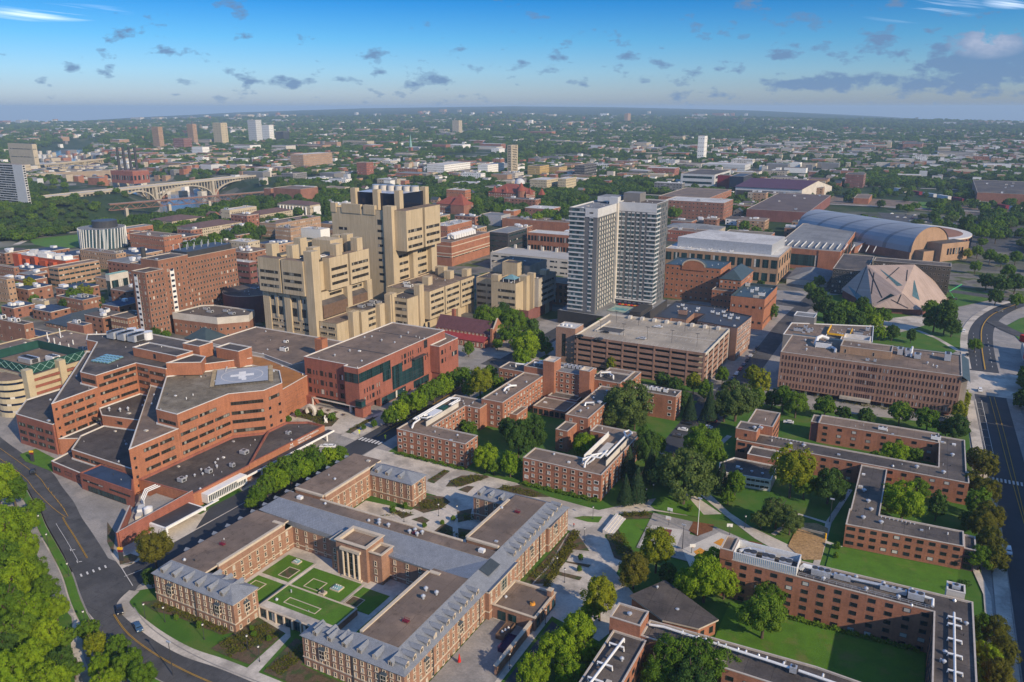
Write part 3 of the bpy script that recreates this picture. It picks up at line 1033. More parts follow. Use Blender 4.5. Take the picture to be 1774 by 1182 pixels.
# street edge of the hospital, drop-off and plazas
layer('pavement',[(-222,138),(-211,134),(-209.6,150),(-209.6,262),(-218,262),(-222,200)],PAVE)
layer('street',[(-222,202),(-209.6,198),(-209.6,248),(-240,252),(-240,243),(-222,243)],PAVE_G)
layer('garden',[(-222,170),(-217,170),(-217,190),(-222,192)],LAWN)
layer('street',[(-218,175),(-210.2,162),(-209.6,196),(-217,197)],ASPHALT_D)
layer('plaza',[(-256,251),(-256,272),(-227,272),(-221.6,270.3),(-220,279.5),(-219,345),(-209.8,345),(-209.8,250)],PAVE)
layer('garden',[(-255.6,267.1),(-249.2,268.2),(-232.5,264.5),(-229.2,255.3),(-233.3,252.1),(-240.4,256.2),(-251.5,256.5)],MULCH)
layer('garden',[(-219.5,252.8),(-220.5,268.8),(-217.9,276.3),(-217.0,260.3),(-216.1,252.8)],MULCH)
layer('path',[(-197.1,128),(-193,132),(-193,222),(-197.1,222)],PAVE)
layer('plaza',[(-197.1,221.6),(-129,221.8),(-95.2,221.9),(-95.2,150),(-80.6,140),(-80.6,176),(-64.5,172),(-62,182),(-62,196),(-72,205),(-73,214),(-83.5,224),(-86,240),(-74,249),(-63,251),(-52,258),(-64,267),(-77,258),(-92,240),(-118,241),(-128,245),(-197.1,245.3)],PAVE)
layer('service_yard',[(-96.6,118),(-80.6,118),(-83,166.9),(-95.5,167.4),(-96.6,166)],PAVE_G)
layer('driveway',[(-79.8,118),(-74.4,118),(-75.2,172),(-79.6,174)],ASPHALT_D)
layer('path',[(-52.3,259.1),(-47.2,254.5),(-37.9,246.5),(-29.9,242),(-22,238),(-22,241.5),(-27.1,247.7),(-33.8,250.7),(-41.2,254.1),(-49.7,260.4),(-63,275),(-66,272)],PAVE)
layer('path',[(-16.5,236),(-16.3,256.7),(-16.4,269.5),(-12.4,300),(-13.9,300),(-18.3,269.9),(-17.9,258.6),(-18.6,236)],PAVE)
layer('path',strip([(-33,252),(-27.6,271),(-16.6,268.9)],1.6),PAVE)
layer('path',strip(smooth_line([(-66,266),(-76,276),(-80,292),(-88,300),(-95,306)]),3),PAVE)
layer('path',strip([(-78,292),(-70,300),(-66,330)],2.2),PAVE)
layer('path',strip([(-18.6,256),(-11.4,254.4)],1.6),PAVE)
layer('garden',[(-152.2,209.3),(-153.4,220.2),(-147,222.2),(-142.6,219.7),(-142.8,213.6),(-146.7,208.3)],MULCH)
for p in ([(-159.7,205.3),(-149.0,205.8),(-151.3,201.4)],[(-148.1,202.5),(-145.9,206.1),(-141.9,205.1),(-142.1,202.0)],[(-136.5,199.0),(-136.4,205.6),(-132.3,204.8),(-128.2,198.8)],[(-136.6,214.9),(-133.1,219.4),(-129.6,212.0),(-132.3,208.4)],[(-130.3,205.2),(-125.2,206.2),(-124.4,199.7),(-126.3,199.2)]):
 layer('path',inset_poly(ccw(p),-2.4),PAVE)
layer('path',[(-171,183),(-115,183),(-115,198),(-124,212),(-130,222),(-150,222),(-152,208),(-171,206)],PAVE)
for p in ([(-159.7,205.3),(-149.0,205.8),(-151.3,201.4)],[(-148.1,202.5),(-145.9,206.1),(-141.9,205.1),(-142.1,202.0)],[(-136.5,199.0),(-136.4,205.6),(-132.3,204.8),(-128.2,198.8)],[(-136.6,214.9),(-133.1,219.4),(-129.6,212.0),(-132.3,208.4)],[(-130.3,205.2),(-125.2,206.2),(-124.4,199.7),(-126.3,199.2)],
          [(-159.9,229.8),(-159.5,241.7),(-156.6,241.7),(-156.3,229.5)],[(-150.9,229.4),(-152.1,234.7),(-150.5,240.2),(-142.4,245.2),(-140.0,244.2),(-145.6,232.2)],[(-152.2,209.3),(-153.4,220.2),(-147.0,222.2),(-142.6,219.7),(-142.8,213.6),(-146.7,208.3)],[(-145.3,229.4),(-143.8,233.9),(-141.1,234.6),(-140.8,229.0)],
          [(-134,236),(-126,244.6),(-112,240.6),(-118,237.4)],[(-92.4,187.8),(-91.9,200.2),(-95.1,221.2),(-94.4,223.6),(-84.4,212.9),(-89.5,211.3),(-88.6,204.1),(-88.7,195.7),(-88.5,189.9)],[(-89.1,203.8),(-80.8,205.6),(-80.9,203.9),(-88.2,203.2)],[(-89.7,197.2),(-80.6,198.0),(-80.6,196.0),(-89.2,195.5)]):
 layer('garden',p,MULCH)
layer('garden',[(-95.2,184),(-92.8,184),(-92.8,200),(-95.2,220)],MULCH)
layer('lawn',[(-97.9,230.4),(-95.3,233.2),(-89.0,236.1),(-88.7,231.5),(-92.2,230.2)],LAWN_B)
layer('garden',[(-155.7,120),(-154.6,136),(-143,134.2),(-141.8,120.3),(-149.8,119.8)],MULCH)
layer('garden',[(-136.6,120),(-138.6,134),(-130,134),(-130,126.6),(-110,126.2),(-112,120)],MULCH)
layer('garden',[(-190.2,125.1),(-187.5,127.9),(-155,128),(-158,125.4),(-176,125.2),(-183,124)],MULCH)
# games courts
layer('games_court',[(-73.9,247.2),(-59.6,247.6),(-58.3,238.9),(-55.4,238.7),(-51.9,247.9),(-38.8,243.4),(-42.6,230.2),(-43.3,221.9),(-58,222),(-71.5,222.2)],PAVE_G)
layer('games_court',[(-71.5,238.7),(-61.0,240.5),(-59.2,222.7),(-71.2,223.7)],CONC_P)
layer('court_marking',[(-68.1,237.9),(-64.4,238.8),(-63.6,233.7),(-67.3,232.9)],mat('court_red',(.19,.05,.05),var=.15))
layer('games_court',[(-57.7,228.2),(-49.7,244.7),(-38.0,242.1),(-41.5,220),(-52,218)],CONC_P)
layer('court_marking',[(-54.0,228.5),(-52.8,231.9),(-49.6,230.2),(-51.0,225.2)],ORPAINT)
layer('court_marking',[(-49.7,237.0),(-48.0,241.2),(-45.0,240.1),(-47.1,236.1)],ORPAINT)
layer('court_marking',[(-40.2,241.4),(-39.4,244.0),(-35.0,244.3),(-35.3,241.8)],MULCH_R)
layer('garden',[(-59.4,247.9),(-52.5,249.0),(-52.0,244.7),(-55.5,238.9),(-59.2,240.9)],MULCH_R)
layer('lawn',[(-82.2,236.8),(-73.5,242.1),(-72.5,229.6),(-71.8,220.1),(-75.8,221.9),(-80.6,230.1)],LAWN_B)
layer('garden',[(-83.6,241.3),(-74.2,247.0),(-73.2,242.9),(-81.7,237.8)],MULCH)
layer('garden',[(-83.8,226.0),(-81.5,230.9),(-75.8,221.9),(-71.6,219.7),(-70,212),(-75.8,213)],MULCH)
layer('lawn',[(-76.5,251.9),(-76.3,259.1),(-68.4,264.7),(-65.9,264.6),(-57.3,254.0),(-58.7,251.7),(-74.0,249.9)],LAWN_B)
layer('sand_court',[(-26.5,259.9),(-27.2,264.2),(-20.8,266.9),(-16.9,265.0),(-16.4,243.1),(-21.4,240.3),(-27.3,246.5),(-27.0,252.9)],SAND)
layer('lawn',[(-14.6,240.9),(-14.5,255),(-11.0,254.2),(22.4,256.8),(22.9,230),(20.9,219),(-14.1,218.5)],LAWN_B)
layer('lawn',[(-37,176.5),(-37,206.5),(14.2,208.4),(14.2,176)],LAWN_B)
layer('path',strip([(24.6,262),(27,262),(30,246),(30,150)],2.0),PAVE)
layer('path',strip([(33.6,60),(34,300),(31.5,350),(29,430)],4.0),PAVE)
layer('path',strip([(53.5,60),(53,300),(50,350),(48,440)],5.0),PAVE_G)
# beyond the office: lawns and plaza of the faceted copper hall, the curving avenue
layer('lawn',[(-64,506),(-20,508),(18,500),(27,530),(29,575),(20,634),(60,700),(20,720),(-60,640)],LAWN)
layer('plaza',[(-30,540),(-23.1,576.4),(8.7,613.1),(17.7,638.9),(7.4,578.5),(-9.8,545),(-19.3,540)],PAVE)
layer('path',strip(smooth_line([(29.3,486),(28.4,540),(31,585),(40,630),(58,676),(90,706)]),4),PAVE)
layer('path',strip([(2,560),(14,545),(26,520)],3),PAVE)
layer('lawn',[(60,560),(130,600),(130,690),(88,664),(64,628),(54,600)],LAWN)
layer('street',strip(smooth_line([(46,610),(70,570),(140,550)]),9),ASPHALT)
layer('street',strip(smooth_line([(-20,690),(20,700),(60,690),(84,706),(120,760),(160,880),(170,1000)]),12),ASPHALT)
# painted lines

def offset_line(pts,d):
 q = strip(pts,abs(d) * 2)
 n = len(pts)
 return q[:n] if d > 0 else q[n:][::-1]

def marking(name,pts,wd,m):
 return layer(name,strip(pts,wd),m)

layer('lawn',strip(offset_line(rw,-7.0),2.4),LAWN_B)
layer('lawn',[at(34,788),at(62,778),at(104,800),at(100,822),at(76,812),at(44,800)],LAWN_B,.16)
layer('garden',[at(186,905),at(200,925),at(196,960),at(186,940)],MULCH,.16)
layer('garden',[at(206,968),at(226,960),at(242,965),at(228,978),at(208,980)],MULCH,.16)
i0 = min(range(len(rw)),key=lambda i: math.dist(rw[i],(-221,131)))
i1 = min(range(len(rw)),key=lambda i: math.dist(rw[i],(-193,118)))
ic = min(range(len(rw)),key=lambda i: math.dist(rw[i],(-257,146)))
for d in (-.14,.14):
 marking('yellow_line',offset_line(rw[ic:i0],d),.13,YEL)
 marking('yellow_line',offset_line(rw[i1:],d),.13,YEL)
marking('yellow_line',smooth_line([(-257,146.6),(-267,150.6),(-284,156.2),(-300,161.6),(-340,170)]),.16,YEL)
marking('yellow_line',smooth_line([(-257,145.8),(-268,148.0),(-287,153.2),(-304,158.6),(-345,167)]),.16,YEL)
for k in range(6):
 x = -262 - k * 4.2
 marking('yellow_line',[(x,148.4 - (x + 262) * .36),(x - 1.6,149.6 - (x + 262) * .36)],.14,YEL)
marking('white_line',offset_line(rw[ic + 1:i0],-2.7),.13,WLINE)
for (x,y) in ((-236,133.4),(-227.5,130)):
 marking('turn_arrow',[(x,y),(x + 1.5,y - .7)],.25,WLINE)
 marking('turn_arrow',[(x + 1.2,y - .2),(x + 1.9,y + .5)],.35,WLINE)
for k in range(5):
 p = Vector((-219.4,125.8)) + Vector((.62,1.75)) * k * .95
 layer('crosswalk_bar',strip([tuple(p),(p.x + 1.7,p.y - .75)],.5),WLINE)
for k in range(7):
 layer('crosswalk_bar',[(-208.6 + k * 1.75,248.4),(-207.6 + k * 1.75,248.4),(-207.6 + k * 1.75,251.6),(-208.6 + k * 1.75,251.6)],WLINE)
for (x0,x1) in ((-203.5,-203.3),(-203.1,-202.9)):
 layer('yellow_line',[(x0,255),(x1,255),(x1,360),(x0,360)],YEL)
for p in ([(-213,134.6),(-209.8,139)],[(-211.5,134.2),(-199.4,129.2)],[(-206,131.2),(-204.4,136.4)]):
 marking('white_line',p,.22,WLINE)
# east street: centre lines, parking bays, crosswalks
marking('yellow_line',smooth_line([(43.2,300),(41.2,350),(39.6,400),(38.2,440)]),.25,YEL)
marking('yellow_line',smooth_line([(43.8,300),(42.8,350),(41.6,400),(40.2,440)]),.25,YEL)
marking('yellow_line',smooth_line([(38,488),(38,540),(40,590),(48,632),(64,672)]),.5,YEL)
for k in range(9):
 y = 352 + k * 9.5
 x = 34.3 - (y - 352) * .03
 marking('white_line',[(x + .2,y),(x + 2.6,y)],.18,WLINE)
marking('white_line',[(36.8,352),(34.4,432)],.18,WLINE)
marking('white_line',[(34.2,352),(31.8,432)],.18,WLINE)
for k in range(10):
 x = 35 + k * 1.35
 layer('crosswalk_bar',[(x,333),(x + .7,333),(x + .7,336.6),(x,336.6)],WLINE)
for k in range(9):
 y = 494 + k * 9
 for x in (34,41.6):
  layer('white_line',[(x,y),(x + .2,y),(x + .2,y + 3),(x,y + 3)],WLINE)
# kerbs
for nm,pts in (('kerb',offset_line(rw[:i0 + 3],-5.45)),('kerb',offset_line(rw[i1:],5.45)),('kerb',[(-198.4,131),(-198.6,170),(-197,222),(-197,245)]),('kerb',[(36.2,60),(36,300),(34,350),(31.6,430)]),('kerb',[(50.8,60),(50.4,300),(48.2,350),(46.2,430)]),('kerb',[(-209.8,262),(-209.8,360)]),('kerb',[(-197.1,260),(-197.1,360)])):
 kerb_line(nm,pts[::3] if len(pts) > 20 else pts)
kerb_line('kerb',offset_line(rw,-5.45)[::3])

# ------------------------------------------------------------------ text on buildings
def text(s,txt,loc,size,rot,m,parent=None,name='lettering',align='LEFT'):
 """raised letters, as a mesh"""
 cu = bpy.data.curves.new(name,'FONT')
 cu.body = txt
 cu.size = size
 cu.extrude = 0.06
 cu.align_x = align
 cu.resolution_u = 2
 tmp = bpy.data.objects.new(name,cu)
 COL.objects.link(tmp)
 me = bpy.data.meshes.new_from_object(tmp.evaluated_get(bpy.context.evaluated_depsgraph_get()))
 bpy.data.objects.remove(tmp)
 me.materials.clear()
 me.materials.append(m)
 o = bpy.data.objects.new(name,me)
 COL.objects.link(o)
 o.parent = parent
 l = parent.location if parent is not None else (0,0,0)
 o.location = (loc[0] - l[0],loc[1] - l[1],loc[2] - l[2])
 o.rotation_euler = rot
 return o

# ================================================================== the H-shaped hall with slate roofs (front left of centre)
EAVE,FLATZ = 9.2,11.6
pi = Bld('residence_hall','large H-shaped brown brick hall with slate roofs, dormers and a lawn courtyard','hall',(-140,165),lm='dormered brown brick hall')
W = pi.mb('wall')
BP = BR_PION

def wallq(x0,y0,x1,y1,z0,z1,m=BP):
 W.face([(x0,y0,z0),(x1,y0,z0),(x1,y1,z1),(x0,y1,z1)],m)

# outlines (west wing + front block, east wing + front block, crossbar, two rear wings)
west = [(-187.3,128.2),(-154.9,128.2),(-154.9,137),(-170.6,137),(-170.6,168),(-114,168),(-114,132.5),(-129.2,132.5),(-129.2,127.2),(-97,127.2),
  (-97,166),(-95.6,166),(-95.6,183),(-97,183),(-97,206),(-96,206),(-96,221.2),(-128.6,221.2),(-128.6,213),(-114.2,213),(-114.2,182.4),(-171.8,182.4),(-171.8,210.2),
  (-152.8,210.2),(-152.8,219),(-187.3,219)]
pi.walls(west,-0.5,EAVE,BP)
# stone band and eave course
bd = pi.mb('stone_course')
o1 = inset_poly(west,-.16)
for zz,hh in ((2.55,.3),(EAVE - .45,.45)):
 for i in range(len(o1)):
  p,q = o1[i],o1[(i + 1) % len(o1)]
  bd.face([(*p,zz),(*q,zz),(*q,zz + hh),(*p,zz + hh)],STONE)
  a,b2 = west[i],west[(i + 1) % len(west)]
  bd.face([(*p,zz + hh),(*q,zz + hh),(*b2,zz + hh),(*a,zz + hh)],STONE)
S = pi.mb('slate_roof')
E_,F_ = EAVE,FLATZ

def sq(*p):
 S.face(list(p),SLATE)

# west front block, hipped
A,B,C,D = (-187.8,127.7,E_),(-154.4,127.7,E_),(-154.4,137.4,E_),(-170.4,137.4,E_)
r1,r2,r3 = (-185.0,133,F_),(-160.3,132.6,F_),(-170.4,133,F_)
sq(A,B,r2,r3,r1); sq(B,C,r2); sq(C,D,r3,r2)
sq((-187.8,219.5,E_),A,r1,(-185.0,217.5,F_))
# east front block
A,B = (-129.7,126.7,E_),(-96.4,126.7,E_)
sq(A,B,(-102.2,132.3,F_),(-114.4,132.3,F_),(-124.2,130.4,F_ - .5)); sq((-129.7,133,E_),A,(-124.2,130.4,F_ - .5)); sq((-114.4,133,E_),(-129.7,133,E_),(-124.2,130.4,F_ - .5),(-114.4,132.3,F_))
# long east slope with dormers
sq(B,(-96.4,166,E_),(-102.2,168,F_),(-102.2,132.3,F_))
sq((-96.4,166,E_),(-95.2,166,E_ + .5),(-95.2,183,E_ + .5),(-96.4,183,E_),(-102.2,186,F_ + .03),(-102.2,166,F_ + .03))
sq((-96.4,183,E_),(-96.4,206,E_),(-95.5,206,E_),(-95.5,221.7,E_),(-102.2,217,F_),(-102.2,183,F_))
sq((-95.5,221.7,E_),(-129.1,221.7,E_),(-124,217,F_),(-102.2,217,F_)); sq((-129.1,221.7,E_),(-129.1,212.6,E_),(-124,217,F_)); sq((-129.1,212.6,E_),(-114.2,212.6,E_),(-114.2,217,F_),(-124,217,F_))
# crossbar: slate on the court side, flat behind
sq((-170.4,168.4 - .8,E_),(-113.8,168.4 - .8,E_),(-101.8,177.2,F_),(-184.8,177.2,F_),(-184.8,167.6,F_ - .1),(-170.4,167.6,E_))
sq((-114,167.6,E_),(-102.2,166,F_),(-102.0,177.2,F_ + .02))
# rear wing ends
sq((-152.3,209.7,E_),(-152.3,219.5,E_),(-158,214.6,F_)); sq((-172,209.7,E_),(-152.3,209.7,E_),(-158,214.6,F_),(-172,214.6,F_)); sq((-152.3,219.5,E_),(-172,219.5,E_),(-172,214.6,F_),(-158,214.6,F_))
# flat roofs with stone parapets on the inner edges
for nm,x0,x1,y0,y1 in (('a',-185.0,-170.9,133.1,166.9),('b',-114.0,-102.3,132.4,165.8),('c',-184.6,-102.2,177.4,182.3),('d',-184.9,-172,185.2,217.6),('e',-114.0,-102.3,185.2,216.9)):
 pi.mb('roof').box(x0,x1,y0,y1,F_ - .6,F_ - .04,STONE,top=ROOF_B)
pp = pi.mb('parapet')
for x0,x1,y0,y1 in ((-170.95,-170.2,137.5,163.5),(-114.6,-113.9,133,163.4),(-172.1,-171.4,185.4,210),(-114.6,-113.9,185,212.5)):
 W.box(x0,x1,y0,y1,EAVE + .02,F_ - .4,BP)
 pp.box(x0 - .12,x1 + .12,y0 - .12,y1 + .12,F_ - .4,F_ + 0.35,STONE,bottom=True)
for x0,x1,y0,y1 in ((-174.5,-170.2,163.5,164.4),(-113.9,-110.6,163.4,164.3),(-184.4,-172.1,184.6,185.3),(-113.9,-103,184.3,185.1),(-171,-114.6,182.3,182.8)):
 W.box(x0,x1,y0,y1,EAVE + .02,F_ - .4,BP)
 pp.box(x0 - .12,x1 + .12,y0 - .12,y1 + .12,F_ - .4,F_ + 0.25,STONE,bottom=True)
# central pavilion of the court
pi.flat(rect(-147.9,-136.3,163.0,171.5),0,13.2,BP,ROOF_B,STONE,par=1.0,pw=.8,key='2',over=.4)
pi.flat(rect(-151.2,-147.95,164.2,170),0,11.6,BP,ROOF_B,STONE,par=.7,pw=.5,key='3',over=.3)
pi.flat(rect(-136.25,-131.6,164.2,170),0,11.6,BP,ROOF_B,STONE,par=.7,pw=.5,key='4',over=.3)
pi.one((-142.1,163.0),0,1.9,6.4,9.0,'stonetall','portal_window')
b = MB()
for x in (-145.0,-143.2,-141.0,-139.2):
 b.cyl(x,162.55,.32,1.7,10.6,STONE,10)
b.box(-145.9,-138.3,162.1,163,10.6,11.5,STONE,bottom=True)
b.box(-145.9,-138.3,162.1,163,1.2,1.7,STONE)
pi.part('portico',b)
for x in (-149.6,-133.9):
 pi.row((x - .9,164.2),(x + .9,164.2),(1.9,4.6,7.2),1,.95,1.7,'stone')
# low glazed range closing the court, lawn on its roof
pi.flat(rect(-155.1,-129.2,136.8,149.2),-.3,3.3,BP,LAWN_B,STONE,par=.15,pw=.45,key='5')
lg = pi.mb('terrace')
lg.box(-154.6,-129.4,137.3,139.9,3.1,3.36,PAVE,top=PAVE)
for x in np.linspace(-153,-131,8):
 pi.one((x,136.8),0,.2,2.1,2.7,'teal','glazed_bay')
for x in np.linspace(-154.6,-129.4,9):
 lg.box(x - .22,x + .22,136.4,136.95,-.3,3.1,STONE)
# court floor: paving, lawns, planting beds, skylights
cf = pi.mb('court_paving')
cf.box(-170.5,-114.1,149.3,168,.2,1.2,PAVE)
cf.box(-170.5,-155.2,137.2,149.3,.2,1.2,PAVE)
cf.box(-129.1,-114.2,133,149.3,.2,1.2,PAVE)
lw = pi.mb('court_lawn')
for x0,x1,y0,y1 in ((-168.8,-158.2,152,163.5),(-156.4,-137.6,150.6,161.6),(-136.2,-126.4,150.6,160.6),(-124.6,-116,136,162),(-168.8,-158.0,140,150.4)):
 lw.box(x0,x1,y0,y1,1.15,1.32,LAWN_B)
bd2 = pi.mb('planting_bed')

def frame_on(x0,x1,y0,y1,z,wdt=.22,m=STONE,fill=None):
 for a in ((x0,x1,y0,y0 + wdt),(x0,x1,y1 - wdt,y1),(x0,x0 + wdt,y0 + wdt,y1 - wdt),(x1 - wdt,x1,y0 + wdt,y1 - wdt)):
  bd2.box(*a,z,z + .12,m)
 if fill:
  bd2.box(x0 + wdt,x1 - wdt,y0 + wdt,y1 - wdt,z,z + .06,fill)

frame_on(-163.5,-159.2,153.2,158.4,1.32,fill=MULCH)
frame_on(-152.5,-147,152.4,157.0,1.32)
frame_on(-136,-131.5,151.4,155.6,1.32,fill=MULCH)
frame_on(-150,-138.2,141.6,144.4,3.15,m=STONE)
frame_on(-123.5,-117.5,138,148,1.32)
frame_on(-167.5,-163,142,148,1.32)
for x0,x1,y0,y1 in ((-157.9,-157.2,150.2,163.6),(-137.2,-136.6,150.2,162)):
 bd2.box(x0,x1,y0,y1,1.2,1.36,PAVE)
for (x,y,w_) in ((-163.2,161.3,2.6),(-142.6,156.2,3.4),(-119.6,158.4,3.0)):
 b = MB()
 b.box(x - w_ / 2,x + w_ / 2,y - w_ * .4,y + w_ * .4,1.3,1.75,STONE)
 b.hip(x - w_ / 2 + .2,x + w_ / 2 - .2,y - w_ * .4 + .2,y + w_ * .4 - .2,1.75,.8,SKYLIGHT,over=0)
 for k in range(1,4):
  xx = x - w_ / 2 + .2 + (w_ - .4) * k / 4
  b.box(xx - .04,xx + .04,y - w_ * .3,y + w_ * .3,1.9,2.25,METAL_W)
 pi.part('skylight',b)
b = MB()
b.box(-145.6,-143.6,151.3,153,1.3,2.0,STONE)
b.cyl(-144.6,152.1,.55,2.0,3.4,METAL_D,8,r1=.2)
pi.part('sculpture',b)
# annex on the east with its walled service yard
pi.flat(rect(-95.5,-81.9,167.6,181.2),0,4.5,BP,ROOF_B,STONE,par=.5,pw=.5,key='6',over=.2)
pi.row((-95,167.6),(-82,167.6),(.2,),2,2.6,2.9,'teal',2.6,7.0,name='service_door')
pi.row((-81.9,168),(-81.9,181),(.6,),4,1.6,2.6,'teal',name='annex_window')
b = MB()
b.box(-83.4,-82.0,178.4,180,4.5,6.3,BP)
b.box(-83.5,-81.9,178.3,180.1,6.3,6.5,STONE)
pi.part('chimney',b)
b = MB()
b.cyl(-85.6,173.4,.9,4.05,4.7,ORPAINT,10,r1=.7)
b.cyl(-85.6,173.4,.35,4.7,5.1,RUST,8)
pi.part('roof_fan',b)
# windows
Z4 = (.35,2.95,5.1,7.15)
Z3 = (1.9,4.5,6.9)
pi.row((-187.3,128.2),(-154.9,128.2),Z4,13,.95,1.35,'stone',1.6)
pi.row((-129.2,127.2),(-97,127.2),Z4,14,.95,1.35,'stone',1.5)
pi.row((-97,127.2),(-97,166),Z4,15,.95,1.35,'stone',1.5)
pi.row((-97,183),(-97,206),Z4,9,.95,1.35,'stone',1.4)
pi.row((-96,206),(-96,221.2),Z4,6,.95,1.35,'stone',1.4)
pi.row((-95.6,166),(-95.6,183),(5.1,7.3),6,.9,1.4,'stone',1.2,skip=lambda k,z: k in (2,3))
pi.one((-95.6,174.4),R(90),4.8,4.2,4.6,'stonetall','tall_window')
pi.row((-154.9,128.4),(-154.9,137),Z4,3,.95,1.35,'stone',1.5)
pi.row((-170.6,138),(-170.6,167),Z3,9,1.0,1.55,'stone',1.8)
pi.row((-170.6,168),(-151.4,168),Z3,5,1.0,1.55,'stone',1.8)
pi.row((-131.4,168),(-114,168),Z3,4,1.0,1.55,'stone',1.8)
pi.row((-171.8,184),(-171.8,210),Z4,8,1.0,1.4,'stone',1.6)
pi.row((-171.5,210.2),(-152.8,210.2),Z4,6,1.0,1.4,'stone',1.6)
pi.row((-152.8,210.2),(-152.8,219),Z4,3,1.0,1.4,'stone',1.5)
pi.row((-128.4,213),(-115,213),Z4,4,1.0,1.4,'stone',1.6)
# bay windows with little hoods
for (x,y,rz) in ((-180.4,128.2,0),(-161.0,128.2,0),(-122.4,127.2,0),(-103.0,127.2,0),(-97,152.6,90),(-97,136.4,90),(-96,211,90),(-97,195,90),(-152.8,214.6,90),(-154.9,132.6,90)):
 b = MB()
 b.obox((0,0),0,.95,.55,4.3,7.3,STONE)
 for z in (4.75,6.0):
  b.face([(-.75,-.57,z),(-.08,-.57,z),(-.08,-.57,z + .95),(-.75,-.57,z + .95)],G_DARK)
  b.face([(.08,-.57,z),(.75,-.57,z),(.75,-.57,z + .95),(.08,-.57,z + .95)],G_DARK)
  b.face([(.97,-.4,z),(.97,.0,z),(.97,.0,z + .95),(.97,-.4,z + .95)],G_DARK)
 for q in ([(-1.05,-.65,7.3),(1.05,-.65,7.3),(.5,0,8.0),(-.5,0,8.0)],[(1.05,-.65,7.3),(1.05,.1,7.3),(.5,0,8.0)],[(-1.05,.1,7.3),(-1.05,-.65,7.3),(-.5,0,8.0)]):
  b.face(q,SLATE_D)
 child('bay_window',b.mesh('bay_window'),pi.o,(x + 140,y - 165,0),R(rz))
# dormers: one mesh, many copies
b = MB()
b.box(-.72,.72,.02,3.0,-.1,1.35,SLATE)
b.face([(-.74,0,-.1),(.74,0,-.1),(.74,0,1.35),(-.74,0,1.35)],STONE)
b.face([(-.42,-.02,.25),(.42,-.02,.25),(.42,-.02,1.2),(-.42,-.02,1.2)],G_DARK)
b.box(-.04,.04,-.05,0,.25,1.2,STONE)
b.face([(-.92,-.2,1.3),(0,-.2,2.0),(0,3.6,2.0),(-.92,3.6,1.3)][::-1],SLATE)
b.face([(.92,-.2,1.3),(.92,3.6,1.3),(0,3.6,2.0),(0,-.2,2.0)],SLATE)
b.face([(-.8,-.1,1.3),(.8,-.1,1.3),(0,-.1,1.95)],STONE)
DORM = b.mesh('dormer')
for x in np.linspace(-184.2,-160.0,6):
 child('dormer',DORM,pi.o,(x + 140,128.9 - 165,EAVE + .35))
for x in np.linspace(-125.4,-101.5,6):
 child('dormer',DORM,pi.o,(x + 140,127.9 - 165,EAVE + .35))
for y in list(np.linspace(129.5,163.2,12)) + list(np.linspace(185.5,219.0,11)):
 child('dormer',DORM,pi.o,(-97.6 + 140,y - 165,EAVE + .35),R(90))
for x in (-170.0,-165.3,-159.6):
 child('dormer',DORM,pi.o,(x + 140 + .8,210.9 - 165,EAVE + .35))
for x in (-126.6,-122.4,-118.2):
 child('dormer',DORM,pi.o,(x + 140,213.6 - 165,EAVE + .35))
for x in (-168.6,-164.2,-159.8):
 child('dormer',DORM,pi.o,(x + 140,136.4 - 165,EAVE + .3),R(180))
for y in np.linspace(140,215,15):
 child('dormer',DORM,pi.o,(-186.9 + 140,y - 165,EAVE + .3),R(-90))
for x in (-126.4,-122.2,-118.0):
 child('dormer',DORM,pi.o,(x + 140,132.2 - 165,EAVE + .3),R(180))
# rooftop ventilators
for (x,y) in ((-109.6,155.4),(-108.2,152.0),(-106.0,155.2),(-144.0,179.6),(-143.0,178.2),(-139.6,178.6),(-130.4,180.2),(-127.6,180.0),(-128.4,178.4),(-131.4,178.6)):
 pi.vent(x,y,F_,.55,1.5)
for (x,y) in ((-106.5,141.5),(-178,146),(-129.4,178.9),(-107.5,206)):
 b = MB()
 b.box(x - .9,x + .9,y - .5,y + .5,F_ + .3,F_ + .5,MAROON,bottom=True)
 for k in (-.7,0,.7):
  b.tube([(x + k,y - .5,F_),(x + k,y - .5,F_ + 1)],.05,MAROON,5)
  b.tube([(x + k,y + .5,F_),(x + k,y + .5,F_ + 1)],.05,MAROON,5)
 b.tube([(x - .9,y - .5,F_ + 1),(x + .9,y - .5,F_ + 1)],.05,MAROON,5)
 b.tube([(x - .9,y + .5,F_ + 1),(x + .9,y + .5,F_ + 1)],.05,MAROON,5)
 pi.part('hatch_rail',b)
for (x,y) in ((-177.8,179.8),(-106.0,180.0)):
 b = MB()
 b.box(x - .9,x + .9,y - .7,y + .7,F_ - .05,F_ + .9,METAL_W)
 pi.part('roof_box',b)
dp_ = MB()
for y in (139.3,152.2,162.5,190,201):
 dp_.tube([(-96.75,y,0),(-96.75,y,EAVE)],.14,METAL_D,6)
for x in (-170.2,-112.6):
 dp_.tube([(x,127.0 if x > -130 else 128.0,0),(x,127.0 if x > -130 else 128.0,EAVE)],.14,METAL_D,6)
pi.part('downpipe',dp_)
# dark lead panels where the roofs meet
b = MB()
b.face([(-98.6,171.2,10.55),(-98.6,178,10.55),(-101.8,178,11.75),(-101.8,171.2,11.75)],SLATE_D)
pi.part('lead_panel',b)
pi.finish()

